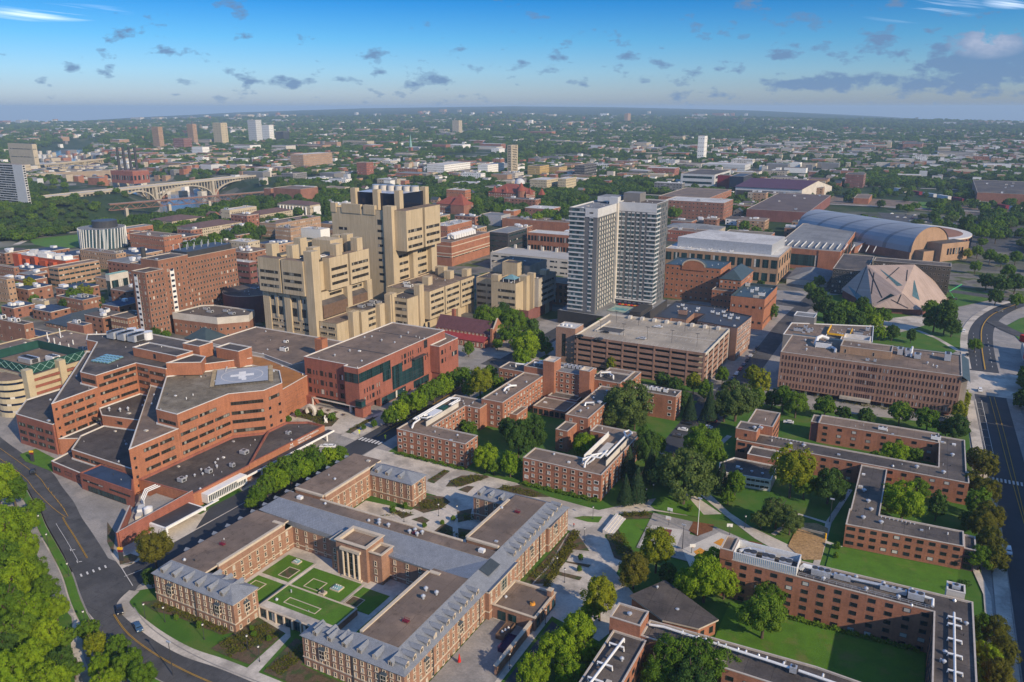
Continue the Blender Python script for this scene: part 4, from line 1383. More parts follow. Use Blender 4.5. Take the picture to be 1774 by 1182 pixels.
# ================================================================== orange brick hospital with the landing pad (left)
hb = Bld('hospital','orange brick hospital with angled wings, banded windows and a rooftop landing pad','hospital',(-275,200),lm='orange brick hospital')
O = BR_OR
UE = [(-262,191),(-250,191),(-250,217),(-240,227),(-240,238),(-253,250),(-270,250),(-292,220.3)]
hb.flat(UE,0,25,O,ROOF_O,COP_W,key='1')
LE = [(-250,168.8),(-250,190.9),(-262.1,190.9),(-292.2,220),(-303,220),(-309.2,226)]
hb.flat(LE,0,19,O,ROOF_B,COP_W,key='2',pw=.45)
UW = [(-322,200),(-311.3,200),(-311.3,220),(-292.3,220.6),(-270.3,250.3),(-300,256),(-350,256),(-375,240),(-366,233.2),(-357.6,233.2)]
hb.flat(UW,0,28.3,O,ROOF_D,COP_W,key='3')
LW = [(-309.5,178),(-311.2,199.9),(-322.2,199.9),(-357.8,233.1),(-364.4,231.4)]
hb.flat(LW,0,23,O,ROOF_D,COP_W,key='4',pw=.45)
# low south-west block, stepped decks, blue deck
hb.flat([(-336,177.5),(-310.5,177.5),(-311.5,200),(-330,212),(-349,206),(-349,190)],0,13.8,BR_RED,ROOF_D,COP_W,key='5')
hb.flat([(-291,172),(-254,171.5),(-284,197.5),(-302,194),(-300.6,182.5)],0,9,O,ROOF_D,COP_W,key='6')
hb.flat([(-311,199),(-302.5,194.2),(-284.2,197.7),(-280,201),(-300,219.8),(-311.2,219.8)],0,13.6,O,ROOF_D,COP_W,key='7')
hb.flat([(-309,178.2),(-301,182.8),(-302.8,194),(-311,198.8)],0,7.5,O,ROOF_D,COP_W,key='8')
hb.flat([(-296,166.2),(-273,164.6),(-273,171.9),(-291,171.9),(-299,180)],0,5.2,BR_RED,ROOF_D,COP_W,key='9')
blue = mat('blue_membrane',(0.03,0.055,0.11),var=.3,scale=.2)
hb.flat([(-272.8,162.8),(-242,162.3),(-250.2,168.6),(-250.2,171.4),(-272.8,171.8)],0,6.8,BR_RED,blue,BR_RED,key='10')
# penthouses
hb.flat(rect(-322,-292.2,227,236),28,32.4,O,ROOF_D,COP_W,key='11')
hb.flat([(-292,221),(-279,229),(-284,236),(-292,236)],25,31,O,ROOF_D,COP_W,key='12')
hb.flat(rect(-301,-290,238,246),28,34.4,O,ROOF_D,COP_W,key='13')
hb.flat(rect(-286,-271.5,244,252),25,33,O,ROOF_D,COP_W,key='14')
# podium along the street with red fascia over the drop-off
hb.flat([(-249.9,170.8),(-222.2,172.2),(-222.2,199),(-239.8,226.8),(-249.8,217)],0,6,O,ROOF_D,BR_RED,key='15',par=.9,pw=.5)
hb.flat([(-222.2,199.2),(-222.2,243),(-231.5,243),(-239.7,238),(-239.7,227)],3.4,6.6,O,ROOF_D,BR_RED,key='16',par=.9,pw=.5)
cn_ = MB()
cn_.box(-222.1,-219.2,190,245,3.5,3.9,METAL_W,top=METAL_D,bottom=True)
cn_.box(-219.2,-218.9,189.6,245.4,3.3,4.1,WHITE,bottom=True)
for y in (203,213,222.5,232,241.5):
 cn_.cyl(-219.9,y,.38,0,3.5,WHITE,10)
hb.part('drop_off_canopy',cn_)
b = MB()
b.sheet([(-238.9,227.4),(-222.3,199.4),(-222.3,242.8),(-231,242.8),(-238.9,237.4)],3.42,CONC,flip=True)
hb.part('canopy_soffit',b)
# screen wall on the corner, service yard behind it
wl2 = MB()
for (x0,y0),(x1,y1),h0,h1 in (((-236.5,156.5),(-222.0,141.2),5.2,6.2),((-222.0,141.2),(-222.0,172.1),6.2,7.4)):
 d = Vector((x1 - x0,y1 - y0)).normalized()
 n = Vector((-d.y,d.x)) * .5
 wl2.face([(x0,y0,0),(x1,y1,0),(x1,y1,h1),(x0,y0,h0)],BR_RED)
 wl2.face([(x1 + n.x,y1 + n.y,0),(x0 + n.x,y0 + n.y,0),(x0 + n.x,y0 + n.y,h0),(x1 + n.x,y1 + n.y,h1)],BR_RED)
 wl2.face([(x0,y0,h0),(x1,y1,h1),(x1 + n.x,y1 + n.y,h1),(x0 + n.x,y0 + n.y,h0)],COPING)
 wl2.face([(x0,y0,0),(x0,y0,h0),(x0 + n.x,y0 + n.y,h0),(x0 + n.x,y0 + n.y,0)],BR_RED)
hb.part('screen_wall',wl2)
b = MB()
b.prism([(-236.3,157.2),(-223.4,143.8),(-222.6,160),(-230,171),(-241,171),(-241,163)],0,2.2,CONC,top=PAVE_G)
for k in range(3):
 b.tube([(-240 + k * 1.2,170.5,6.2),(-240 + k * 1.2,166 - k * .4,6.4),(-238.6 + k * 1.2,163 - k * .4,4.5),(-238.6 + k * 1.2,163 - k * .4,2)],.22,METAL_W,8)
hb.part('service_yard',b)
b = MB()
b.cyl(-228.6,158.2,1.5,2.2,5.6,METAL_W,18)
b.cyl(-228.6,158.2,1.5,5.6,6.1,METAL_W,18,r1=.4)
hb.part('tank',b)
b = MB()
b.prism([(-235,159.2),(-232.2,156.3),(-230.8,157.7),(-233.6,160.6)],2.2,4.6,METAL_W,top=ROOF_W)
b.prism([(-231.6,155.6),(-229.6,153.5),(-228.2,154.9),(-230.2,157)],2.2,4.0,CONC_P)
hb.part('generator',b)
# glazed box with a white frame, loading portal
b = MB()
b.box(-222.2,-218.8,176,194,4.2,4.7,WHITE,bottom=True)
b.box(-222.2,-218.8,176,194,1.1,1.5,WHITE,bottom=True)
b.box(-222.2,-218.8,175.6,176,1.1,4.7,WHITE)
b.box(-222.2,-218.8,194,194.4,1.1,4.7,WHITE)
b.box(-222.1,-219.4,176,194,1.5,4.2,G_TEAL)
for y in np.linspace(177,193,20):
 b.box(-219.4,-219.1,y - .09,y + .09,1.5,4.2,METAL_W)
hb.part('glazed_gallery',b)
b = MB()
b.box(-222.0,-213.6,153.2,154.0,0,3.7,WHITE)
b.box(-222.0,-213.6,169.4,170.0,2.6,3.7,WHITE,bottom=True)
b.box(-222.0,-213.6,154.0,169.4,3.2,3.7,WHITE,top=METAL_D,bottom=True)
b.box(-214.2,-213.6,153.2,176,3.7,4.1,WHITE,bottom=True)
hb.part('loading_portal',b)
# window bands on every visible wall
def bands(p0,p1,zs,segs,h=1.35,m0=1.0,gap=.9):
 P0,P1 = Vector(p0),Vector(p1)
 L = (P1 - P0).length - 2 * m0
 wd = (L - gap * (segs - 1)) / segs
 hb.row(p0,p1,zs,segs,wd,h,'band',m0 + wd / 2,name='window_band')

bands((-250,172.5),(-250,190.5),(7.4,11.4,15.3),2,m0=2.2)
bands((-250,191),(-250,217),(7.4,11.4,15.3),3,m0=.6)
bands((-250,191),(-250,211),(19.9,),2,m0=1.0)
bands((-250,217),(-240,227),(7.2,11.4,15.3,19.6),1,1.5,m0=.5)
bands((-240,227),(-240,238),(19.6,),1,1.5,m0=2.4)
hb.row((-240,227),(-240,238),(7.4,11.4,15.3),2,1.4,1.3,'dark',2.6)
bands((-262,191),(-250,191),(19.9,),1,m0=1.2)
hb.row((-250,168.8),(-250,172.5),(2.8,6.4,10.2,14.0),1,.95,1.1,'dark')
bands((-309.6,180),(-311.2,200),(7.6,11.5,15.3,19.2),3,m0=2.0)
bands((-311.2,200),(-311.3,220),(14.8,18.8,22.6),2,m0=.8)
bands((-311.3,203),(-311.3,220),(25.2,),1,1.6,m0=.4)
bands((-311,220),(-303,220),(15.2,18.8,22.4,25.2),1,m0=.5)
bands((-303,220.2),(-292.5,220.4),(20.6,24.4),1,m0=.4)
hb.row((-309.5,178),(-309.8,181.5),(3.2,7,11,15,19.4),1,1.0,1.1,'dark')
bands((-322,200),(-311.3,200),(24.2,),1,1.6,m0=.8)
hb.row((-336,177.5),(-310.5,177.5),(2,5.2,8.8),4,4.6,1.5,'band',3.4,name='window_band')
bands((-311,194),(-290,196.2),(10.4,),2,m0=2)
bands((-291,172),(-258,171.6),(5.9,),3,1.2,m0=2)
hb.row((-296,166.2),(-273,164.7),(1.6,),3,4.8,1.6,'band',3.6,name='window_band')
hb.row((-272.8,162.8),(-242,162.3),(3.9,),2,12,.7,'dark',7.5,name='window_band')
hb.row((-272,162.7),(-243,162.3),(.3,),1,22,2.2,'teal',name='entrance_glazing')
# the landing pad: H-less white cross with lettering plate
pad = MB()
pc,pa = (-262.4,236.6),R(-45)
pad.obox(pc,pa,10.4,11.0,24.9,25.25,METAL_D,top=mat('pad_grey',(0.36,0.39,0.44),var=.12,scale=.2))
for a in (0,90):
 ca = pa + R(a)
 pad.obox((pc[0],pc[1]),ca,5.0,1.5,25.25,25.26 + a * .0001,WHITE)
pts = [(pc[0] + 9 * math.cos(k * math.pi / 24),pc[1] + 9 * math.sin(k * math.pi / 24),25.257) for k in range(49)]
for p,q in zip(pts,pts[1:]):
 s_ = .965
 pad.face([p,q,(pc[0] + (q[0] - pc[0]) * s_,pc[1] + (q[1] - pc[1]) * s_,25.257),(pc[0] + (p[0] - pc[0]) * s_,pc[1] + (p[1] - pc[1]) * s_,25.257)],COP_W)
pad.obox((pc[0] + 4.4,pc[1] - 3.2),pa,1.7,1.0,25.25,25.262,WHITE)
hb.part('landing_pad',pad)
b = MB()
n_ = 44
for sx in (-1,1):
 for k in range(n_):
  t = -12 + 24 * k / (n_ - 1)
  for (u,v) in ((sx * 11.6,t),(t,sx * 12.2)):
   x,y = pc[0] + u * math.cos(pa) - v * math.sin(pa),pc[1] + u * math.sin(pa) + v * math.cos(pa)
   b.obox((x,y),pa,.9 if abs(u) > 11.5 else .08,.08 if abs(u) > 11.5 else .9,25.0,25.1,mat('net_tan',(.34,.28,.19),var=.3))
hb.part('safety_net',b)
for k in range(9):
 hb.vent(-279 + k * .8,243.6 - k * .9,25,.3,.8)
for (x,y,z) in ((-356,243,28.3),(-349,243.6,28.3),(-342,244.2,28.3)):
 hb.unit(x,y,z,5.5,7,3.6,METAL,'cooling_tower')
for (x,y) in ((-352,249),(-346,249),(-340,249)):
 b = MB()
 b.cyl(x,y,2.3,28,31.4,METAL_W,16)
 b.cyl(x,y,2.0,31.4,32.0,METAL_W,16,r1=2.4)
 hb.part('fan_stack',b)
b = MB()
for i in range(5):
 for j in range(4):
  x,y = -331 + i * 2.1 - j * .7,213 + j * 2.6 + i * .3
  b.box(x - .85,x + .85,y - .9,y + .9,28.1,28.7,SKYLIGHT)
hb.part('skylight_array',b)
for (x,y) in ((-304,199),(-297,203),(-299,200.6)):
 hb.vent(x,y,13.4,.5,2.0)
for (x,y,a,c) in ((-235,178,2.6,2.2),(-232,188,2.4,1.8),(-228,196,1.8,1.4),(-233,207,3.0,2.4),(-231,230,2,1.6)):
 hb.unit(x,y,5.3,a,c,1.6)
for k in range(7):
 hb.vent(-236 + (k % 3) * 1.7,181 + k * 2.3,5.2,.4,1.2)
hb.row((-322,227),(-292.2,227),(28.9,),1,1.6,2.2,'dark',name='roof_door')
text(hb,'UNIVERSITY OF MINNESOTA',(-222.0,226.0,5.45),1.0,(R(90),0,R(90)),WHITE,hb.o)
text(hb,'MEDICAL CENTER',(-222.0,226.0,4.35),1.0,(R(90),0,R(90)),WHITE,hb.o)
text(hb,'M',(-222.0,221.6,4.7),2.0,(R(90),0,R(90)),WHITE,hb.o)
text(hb,'HEALTH',(-222.0,220.9,4.15),.75,(R(90),0,R(90)),WHITE,hb.o)
hb.finish()

# ================================================================== dark red brick clinic (centre left)
rb = Bld('clinic','dark red brick clinic with dark glass slots and a flat brown roof','clinic',(-238,305),lm='dark red brick clinic')
RZ = 24
rb.flat([(-260,273.5),(-233.5,273.5),(-233.5,271.2),(-225,271.2),(-225,345.4),(-260,345.4)],4.6,RZ,BR_RED,ROOF_B,COP_W,key='1')
rb.flat([(-224.9,330.5),(-219,330.5),(-219,349),(-236,356),(-236,345.6),(-224.9,345.6)],4.6,19.5,BR_RED,ROOF_B,COP_W,key='2')
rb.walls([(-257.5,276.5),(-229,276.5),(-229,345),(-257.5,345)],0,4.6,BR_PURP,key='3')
g = rb.mb('ground_storey')
g.box(-260,-254.6,271.4,276.4,0,4.6,BR_RED)
g.box(-227.4,-222.6,270.0,276.0,0,4.6,BR_RED)
g.box(-227.2,-224.6,286,345,0,4.6,BR_RED)
g.box(-228,-219,331,349,0,4.6,BR_RED)
g.box(-254.6,-227.4,271.2,271.6,4.1,4.6,COP_W,bottom=True)
g.box(-254.9,-254.3,271.2,271.7,0,4.6,COP_W)
g.box(-227.7,-227.1,271.0,271.6,0,4.6,COP_W)
b = MB()
b.cyl(-232.6,273.4,.8,0,4.6,COP_W,14)
rb.part('entrance_column',b)
rb.row((-254,276.5),(-228,276.5),(.3,),5,4.8,3.9,'teal',name='entrance_glazing')
# big dark glass slots of the south and east fronts
rb.one((-229.2,271.2),0,16.4,8.2,4.6,'teal','corner_glazing')
rb.one((-225,283.5),R(90),16.6,24.4,4.6,'teal','corner_glazing')
rb.one((-225,292.5),R(90),11.6,6.6,5.0,'teal','corner_glazing')
rb.one((-225,301),R(90),5.0,8.6,12.2,'teal','corner_glazing')
rb.one((-225,309.5),R(90),4.8,8.2,7.4,'teal','corner_glazing')
rb.one((-224.9,318.8),R(90),4.6,10.4,11.8,'teal','corner_glazing')
rb.one((-224.6,297),R(90),.4,20,3.8,'teal','corner_glazing')
rb.one((-224.6,321),R(90),.4,14,3.8,'teal','corner_glazing')
b = MB()
b.box(-225,-222.8,313.4,324.4,16.2,16.6,METAL_D,bottom=True)
rb.part('entrance_hood',b)
b = MB()
b.box(-226.5,-222.8,269.6,272.5,5.6,8.2,G_TEAL)
b.box(-226.7,-222.6,269.4,272.7,8.2,8.5,METAL_D)
b.box(-226.7,-222.6,269.4,272.7,5.3,5.6,METAL_D,bottom=True)
rb.part('corner_bay',b)
rnd = random.Random(5)
for z in (6.2,10.8,15.6):
 for (x,wd) in ((-257.2,2.4 if z > 15 else 1.7),(-254.3,.6),(-252.4,.6),(-249.4,1.9),(-246.8,.6),(-243.9,2.0),(-240.8,.6),(-237.2,2.3)):
  rb.one((x,273.5),0,z,wd,2.6 if wd > 1 else 2.3,'dark')
for z in (6.4,10.4):
 for (y,wd) in ((275,.6),(277,.6),(278.9,.6),(281.3,1.7),(284.5,.6),(286.3,.6)):
  rb.one((-225,y),R(90),z,wd,2.3,'dark')
for z in (15.4,19.6):
 for (y,wd) in ((305.5,.6),(308,1.7),(311,.6),(312.8,.6),(314.8,.6)):
  rb.one((-225,y),R(90),z if z < 16 else 18.6,wd,2.3,'dark')
for (y,z,wd,h) in ((326.5,19,3.0,4.2),(322,18,.6,2.6),(320,18,.6,2.6),(328,13.6,.6,2.4),(326,12.4,.6,2.4)):
 rb.one((-225,y),R(90),z,wd,h,'dark')
for (y,z,wd) in ((333,14.4,1.8),(336,14.4,.6),(341,14.6,.7),(333,9.6,1.8),(336,9.6,.6),(345,10.6,5.0)):
 rb.one((-219,y),R(90),z,wd,2.4,'dark')
for (x,y) in ((-246,291),(-247.5,281.5),(-239,331),(-238,323),(-243,313)):
 rb.vent(x,y,RZ - .4,.45,1.3)
b = MB()
b.box(-259.4,-225.4,296,296.4,RZ - .48,RZ - .36,METAL_D)
b.box(-259.4,-225.4,327,327.4,RZ - .48,RZ - .36,METAL_D)
rb.part('roof_joint',b)
rb.finish()

# chimney of the boiler house behind the clinic
ch = Bld('brick_chimney','square orange brick chimney behind the dark red clinic','chimney',(-272.6,300))
ch.flat(rect(-275,-270.2,298,302.4),0,24.4,BR_OR,ROOF_D,BR_OR,par=1.0,pw=.7,key='')
ch.finish()

# flat-roofed link buildings between hospital and clinic
lk = Bld('link_building','low orange brick link with a rust coloured roof behind the landing pad','building',(-285,275))
lk.flat([(-330,262),(-287,262),(-262,250.6),(-255,252),(-259,274),(-300,285),(-330,285)],0,14.5,BR_OR,ROOF_RUST,COP_W,key='1')
lk.row((-255.2,252.5),(-258.6,271),(2.6,6.2,9.8),2,6,1.5,'band')
for (x,y) in ((-312,272),(-303,269),(-297,274),(-287,268),(-278,272),(-318,277)):
 lk.vent(x,y,14.1,.35,.9)
lk.finish()
l2 = Bld('laboratory_annex','pale low annex with a broad brown roof and white parapet behind the orange link','annex',(-310,305))
l2.flat([(-345,288),(-300,286.6),(-275,280.5),(-266,300),(-275,325),(-345,325)],0,15.4,CONC_P,ROOF_B,COP_W,key='1')
l2.row((-333,287.6),(-300,286.6),(11.2,),10,2.0,2.0,'plain')
l2.unit(-296,297,15,4,2.6,2.0,METAL_W)
l2.unit(-306,309,15,2,2,1.4,METAL_W)
l2.finish()

# ================================================================== red brick residence halls in the middle
def bw(bld,p0,p1,n,nf,z0,fh=2.62,style='dorm',wd=1.35,h=1.3,**kw):
 bld.row(p0,p1,[z0 + .95 + k * fh for k in range(nf)],n,wd,h,style,**kw)

da = Bld('dormitory','four storey red brick dormitory wing with white duct pipes on its roof, beside the plaza','dormitory',(-170,260),lm='dormitory with white ducts')
da.flat([(-186,246.8),(-152.4,246.8),(-152.4,256.6),(-174.4,256.6),(-174.4,283),(-166.8,283),(-166.8,293),(-186,293)],0,10.8,BR_DORM,ROOF_B,COPING,key='1')
bw(da,(-186,246.8),(-152.4,246.8),9,4,0,m0=4.0,m1=1.7)
da.row((-186,246.8),(-183,246.8),(2.3,5.1,7.9),1,1.6,1.4,'white')
bw(da,(-152.4,246.8),(-152.4,256.6),3,4,0,m0=1.6)
bw(da,(-174.4,257),(-174.4,283),9,4,0,m0=1.8)
bw(da,(-174,283),(-166.8,283),2,4,0,m0=1.8)
b = MB()
b.box(-177.0,-176.7,255.2,281,10.4,12.6,CONC_P)
b.box(-184.8,-184.5,254,284,10.4,12.0,METAL_D)
b.box(-181.8,-178.2,262,270,10.4,12.4,METAL_W)
b.box(-181.2,-178.6,271.2,275.5,10.4,12.6,GREENM)
da.part('plant_screen',b)
for x in (-183.6,-182.5):
 da.duct([(x,255.5,12.4),(x,284.5,12.4),(x + 3.5,286.0,12.4),(x + 4.6,284,12.4),(x + 4.4,277,12.4)],.36,METAL_W)
da.duct([(-181.0,250.6,10.4),(-181.0,252.2,12.2),(-181.0,256.5,12.4),(-183.4,258,12.4)],.42,METAL_W)
da.duct([(-181.4,258.4,12.4),(-178.6,258.4,12.8),(-178.2,261,12.8),(-180.6,262.6,12.4),(-182,261,12.3)],.38,METAL_W)
for (x,y) in ((-170,251.5),(-176,284.6),(-173,287),(-178,287)):
 da.vent(x,y,10.4,.3,.9)
da.finish()

db = Bld('dormitory','tall red brick dormitory with two square stair towers in front of the parking garage','dormitory',(-148,325),lm='dormitory with two stair towers')
db.flat(rect(-169.6,-158.6,289.3,331.6),0,13,BR_DORM,ROOF_B,COPING,key='1')
bw(db,(-158.6,290),(-158.6,331),13,4,1.0,fh=2.75,m0=1.6)
bw(db,(-169.6,289.3),(-158.6,289.3),3,4,.6,fh=2.75,m0=2.0)
db.flat(rect(-158.5,-155,296,307),0,5.4,BR_DORM,ROOF_B,COPING,key='2')
bw(db,(-155,297),(-155,306),3,1,1.0,m0=1.6)
db.flat(rect(-184,-169.7,331.8,343),0,13,BR_DORM,ROOF_D,COPING,key='3')
bw(db,(-184,331.8),(-169.8,331.8),5,4,.5,fh=2.75)
db.flat(rect(-169.6,-156.5,331.7,344),0,16.3,BR_DORM,ROOF_D,COPING,key='4')
db.flat(rect(-156.4,-136.4,332.8,346),0,16,BR_DORM,ROOF_G,COPING,key='5')
bw(db,(-155.6,332.8),(-138.6,332.8),5,5,1.8,fh=2.75,m0=3.2,m1=1.2)
db.flat(rect(-158.4,-152.4,330.4,338.4),0,21.2,BR_DORM,CONC_P,COPING,par=1.0,pw=.5,key='6')
db.flat(rect(-139.6,-134.2,331.6,338),0,18.9,BR_DORM,CONC_P,COPING,par=1.0,pw=.5,key='7')
db.flat(rect(-136.3,-121,338.2,352),0,13,BR_DORM,ROOF_D,COPING,key='8')
db.flat(rect(-120.9,-117.4,341.2,358.4),0,13.2,BR_DORM,ROOF_B,COPING,key='9')
db.flat(rect(-134,-121.1,352.1,358),0,13.2,BR_DORM,ROOF_B,COPING,key='10')
bw(db,(-117.4,342),(-117.4,358),4,4,.8,fh=2.8)
bw(db,(-133,338.2),(-121,338.2),3,4,.8,fh=2.8)
db.flat(rect(-155,-138.2,312.8,326),0,4.2,BR_DORM,ROOF_B,COPING,key='11')
db.row((-155,312.8),(-138.2,312.8),(.4,),6,2.0,2.6,'dark')
db.flat(rect(-153.5,-138.2,326.1,332.7),0,5.2,BR_PURP,ROOF_D,COPING,key='12')
for pts in ([(-163,336,16.2),(-163,336,18.2),(-160.4,340,18.2),(-160.4,340,16)],[(-177,337,13),(-177,337,14.6),(-172,338,14.6),(-172,341,14.6)],[(-133,343,13),(-133,343,15),(-129,346,15),(-129,346,13)],[(-131,348,13),(-129,344.6,14.8),(-126,342,14.8),(-126,342,13)],[(-165,334,16),(-165,334,18),(-160,334.6,18)]):
 db.duct(pts,.45,METAL_W)
for x in np.linspace(-151,-142,5):
 db.unit(x,341.5,15.6,1.6,2.6,1.5)
for (x,y) in ((-164,305),(-166,297),(-163,301)):
 db.vent(x,y,12.6,.5,1.2)
db.duct([(-165.5,303,12.6),(-165.5,305,13.6),(-165,309,13.6),(-163,311,13.4)],.5,METAL_W)
db.finish()

dc = Bld('dormitory','narrow red brick dormitory block running towards a huge round tree, dark vents on its roof','dormitory',(-122,300))
dc.flat([(-128,290),(-117.4,290),(-117.4,331),(-128,331)],0,13,BR_DORM,ROOF_B,COPING,key='1')
bw(dc,(-127.6,290),(-118,290),2,4,.8,fh=2.85,m0=2.2)
bw(dc,(-117.4,291),(-117.4,330),10,4,.8,fh=2.85,m0=1.8)
dc.flat(rect(-128,-122.5,280,289.9),0,9.8,BR_DORM,ROOF_D,COPING,key='2')
bw(dc,(-128,280),(-122.6,280),1,3,.8,fh=2.85,m0=1.6)
dc.duct([(-124.5,303,12.8),(-124.5,304,14.0),(-121.5,306,14.0),(-121.5,306,12.8)],.5,METAL)
dc.vent(-123.6,296,12.6,.6,1.2)
dc.vent(-120,309.5,12.6,1.1,1.4)
dc.finish()

dd = Bld('dormitory','red brick dormitory with a fenced rooftop duct run, facing the slate-roofed hall across hedges','dormitory',(-110,262),lm='dormitory with fenced ducts')
dd.flat([(-126.3,246.6),(-94,246.6),(-94,290.5),(-113.6,290.5),(-113.6,283),(-105.2,283),(-105.2,257),(-126.3,257)],0,10.8,BR_DORM,ROOF_B,COPING,key='1')
bw(dd,(-126.3,246.6),(-94,246.6),8,4,0,m0=4.4,m1=4.6)
dd.row((-126.2,246.6),(-123.4,246.6),(2.3,5.1,7.9),1,1.6,1.4,'white')
dd.row((-97.6,246.6),(-94.2,246.6),(1.0,4.0,6.6),1,1.8,1.4,'white')
bw(dd,(-94,247),(-94,290),12,4,0,m0=1.8)
b = MB()
b.box(-104.8,-104.6,255.6,281.2,10.4,12.8,METAL_W)
for y in np.arange(256,281,.9):
 b.box(-104.6,-104.5,y,y + .12,10.6,12.9,WHITE)
b.box(-95.6,-95.4,255,280,10.4,12.6,CONC_P)
b.box(-101.8,-98.8,262,272,10.4,12.2,CONC_P)
dd.part('plant_screen',b)
dd.duct([(-97.2,259.6,12.4),(-97.2,281,12.6),(-99,284,12.6),(-98,287,12.4),(-96,285,12.4),(-96.6,281,12.2)],.42,METAL_W)
dd.duct([(-102.2,250,10.4),(-102.2,251,12.2),(-102.2,257,12.6),(-99.6,260.5,12.6),(-97.2,260.5,12.5)],.42,METAL_W)
dd.duct([(-104,252.8,10.4),(-104,252.8,12.4),(-102,256,12.6),(-98.5,256.4,12.6),(-98.5,264,12.6)],.38,METAL_W)
dd.duct([(-102.4,253.2,10.5),(-100.6,254,12.2),(-100.4,259,12.4)],.36,METAL_W)
dd.finish()

de = Bld('dormitory','small dormitory end with a row of air handlers on its roof, beside the garage','dormitory',(-101,340))
de.flat(rect(-114,-92.8,335.6,344.8),0,12,BR_DORM,ROOF_D,COPING,key='1')
bw(de,(-114,335.6),(-99,335.6),3,4,1.0,fh=2.75,m0=5)
de.row((-98,335.6),(-92.9,335.6),(2.0,5.2,8.2),1,1.7,1.4,'white')
bw(de,(-92.8,336),(-92.8,344.6),3,4,1.0,fh=2.75)
for x in (-107,-104.6,-102.2,-99):
 de.unit(x,340.4,11.6,2.0,2.2,1.6,METAL_W)
de.finish()

# ================================================================== parking garage
gg = Bld('parking_garage','long six level brown parking garage with open decks and cars on the roof','garage',(-130,410),lm='brown parking garage')
gx0,gx1,gy0,gy1,gz = -165.5,-92.6,385.4,438,18.5
gw = gg.mb('deck_wall')
nl,lh = 6,3.05
for k in range(nl):
 z0 = k * lh + (0 if k else 0)
 if k == 0:
  gw.box(gx0 + .5,gx1 - .5,gy0 + .5,gy1 - .5,0,.15,CONC)
  gw.box(gx0,gx1,gy0,gy0 + .35,.2,1.1,BR_OFF)
  gw.box(gx1 - .35,gx1,gy0 + .36,gy1,.2,1.1,BR_OFF)
 else:
  gw.box(gx0 + .36,gx1 - .36,gy0 + .36,gy1,z0 - .3,z0,CONC,bottom=True)
  gw.box(gx0,gx1,gy0,gy0 + .35,z0 - .55,z0 + 1.15,BR_OFF,bottom=True)
  gw.box(gx1 - .35,gx1,gy0 + .36,gy1,z0 - .55,z0 + 1.15,BR_OFF,bottom=True)
zt = nl * lh
deckm = mat('deck_concrete',(0.40,0.345,0.27),var=.18,scale=.06,col2=(.29,.25,.20),scale2=.05,fine=2)
gw.box(gx0 + .36,gx1 - .36,gy0 + .36,gy1,zt - .35,zt - .05,CONC,top=deckm,bottom=True)
pr = gg.mb('parapet')
pr.box(gx0,gx1,gy0,gy0 + .35,zt - .55,zt + .9,BR_OFF,top=CONC_P,bottom=True)
pr.box(gx1 - .35,gx1,gy0 + .36,gy1,zt - .55,zt + .9,CONC_P,bottom=True)
pr.box(gx0,gx1 - .36,gy1 - .35,gy1,zt - .55,zt + 1.1,CONC_P)
pr.box(gx0,gx0 + .35,gy0 + .36,gy1 - .36,zt - .55,zt + .9,CONC_P)
co = gg.mb('column')
for x in np.linspace(gx0 + 1.5,gx1 - .6,9):
 co.box(x - .45,x + .45,gy0 - .12,gy0 + .5,0,zt + 1.0,BR_OFF,top=CONC_P)
for y in np.linspace(gy0 + 6,gy1 - .5,5):
 co.box(gx1 - .5,gx1 + .12,y - .45,y + .45,0,zt + 1.0,CONC_P)
b = MB()
for x in np.linspace(gx0 + 14,gx1 - 6,8):
 b.box(x - .9,x + .9,gy1 - 3.4,gy1 - .4,zt - .04,zt + 1.7,CONC_P)
gg.part('deck_pier',b)
b = MB()
b.box(gx0 + 6,gx0 + 6.4,gy0 + 14,gy0 + 38,zt - .04,zt + 1.0,CONC_P)
b.box(gx0 + 6.4,gx0 + 24,gy0 + 14,gy0 + 14.4,zt - .04,zt + 1.0,CONC_P)
b.face([(gx0 + 6.4,gy0 + 15,zt + .0),(gx0 + 20,gy0 + 15,zt - .02),(gx0 + 20,gy0 + 26,zt - .02),(gx0 + 6.4,gy0 + 26,zt)],ASPHALT)
b.box(gx0 + 1,gx1 - 1,gy0 + 26.6,gy0 + 26.9,zt - .04,zt + .35,CONC_P)
gg.part('ramp_wall',b)
b = MB()
for y in (gy0 + 6,gy0 + 22,gy0 + 31,gy0 + 46):
 for x in np.arange(gx0 + 9,gx1 - 4,2.8):
  b.box(x,x + .1,y - 2.3,y + 2.3,zt - .04,zt - .035,WLINE)
gg.part('bay_line',b)
for x in np.linspace(gx0 + 10,gx1 - 8,5):
 for y in (gy0 + 13,gy0 + 38):
  b = MB()
  b.tube([(x,y,zt - .1),(x,y,zt + 7)],.1,METAL_D,6)
  b.box(x - 1.1,x + 1.1,y - .18,y + .18,zt + 6.9,zt + 7.1,METAL_D,bottom=True)
  gg.part('deck_lamp',b)
# brick stair tower with a tall dark slot
gg.flat(rect(-178,-166.2,387.6,399),0,22,BR_OFF,ROOF_W,COPING,key='2')
gg.one((-173,387.6),0,5.0,2.2,13.2,'dark','stair_window')
b = MB()
for x in (-176,-173.6,-171):
 b.cyl(x,392.5,.8,21.5,22.5,METAL_W,10)
gg.part('roof_fan',b)
gg.finish()

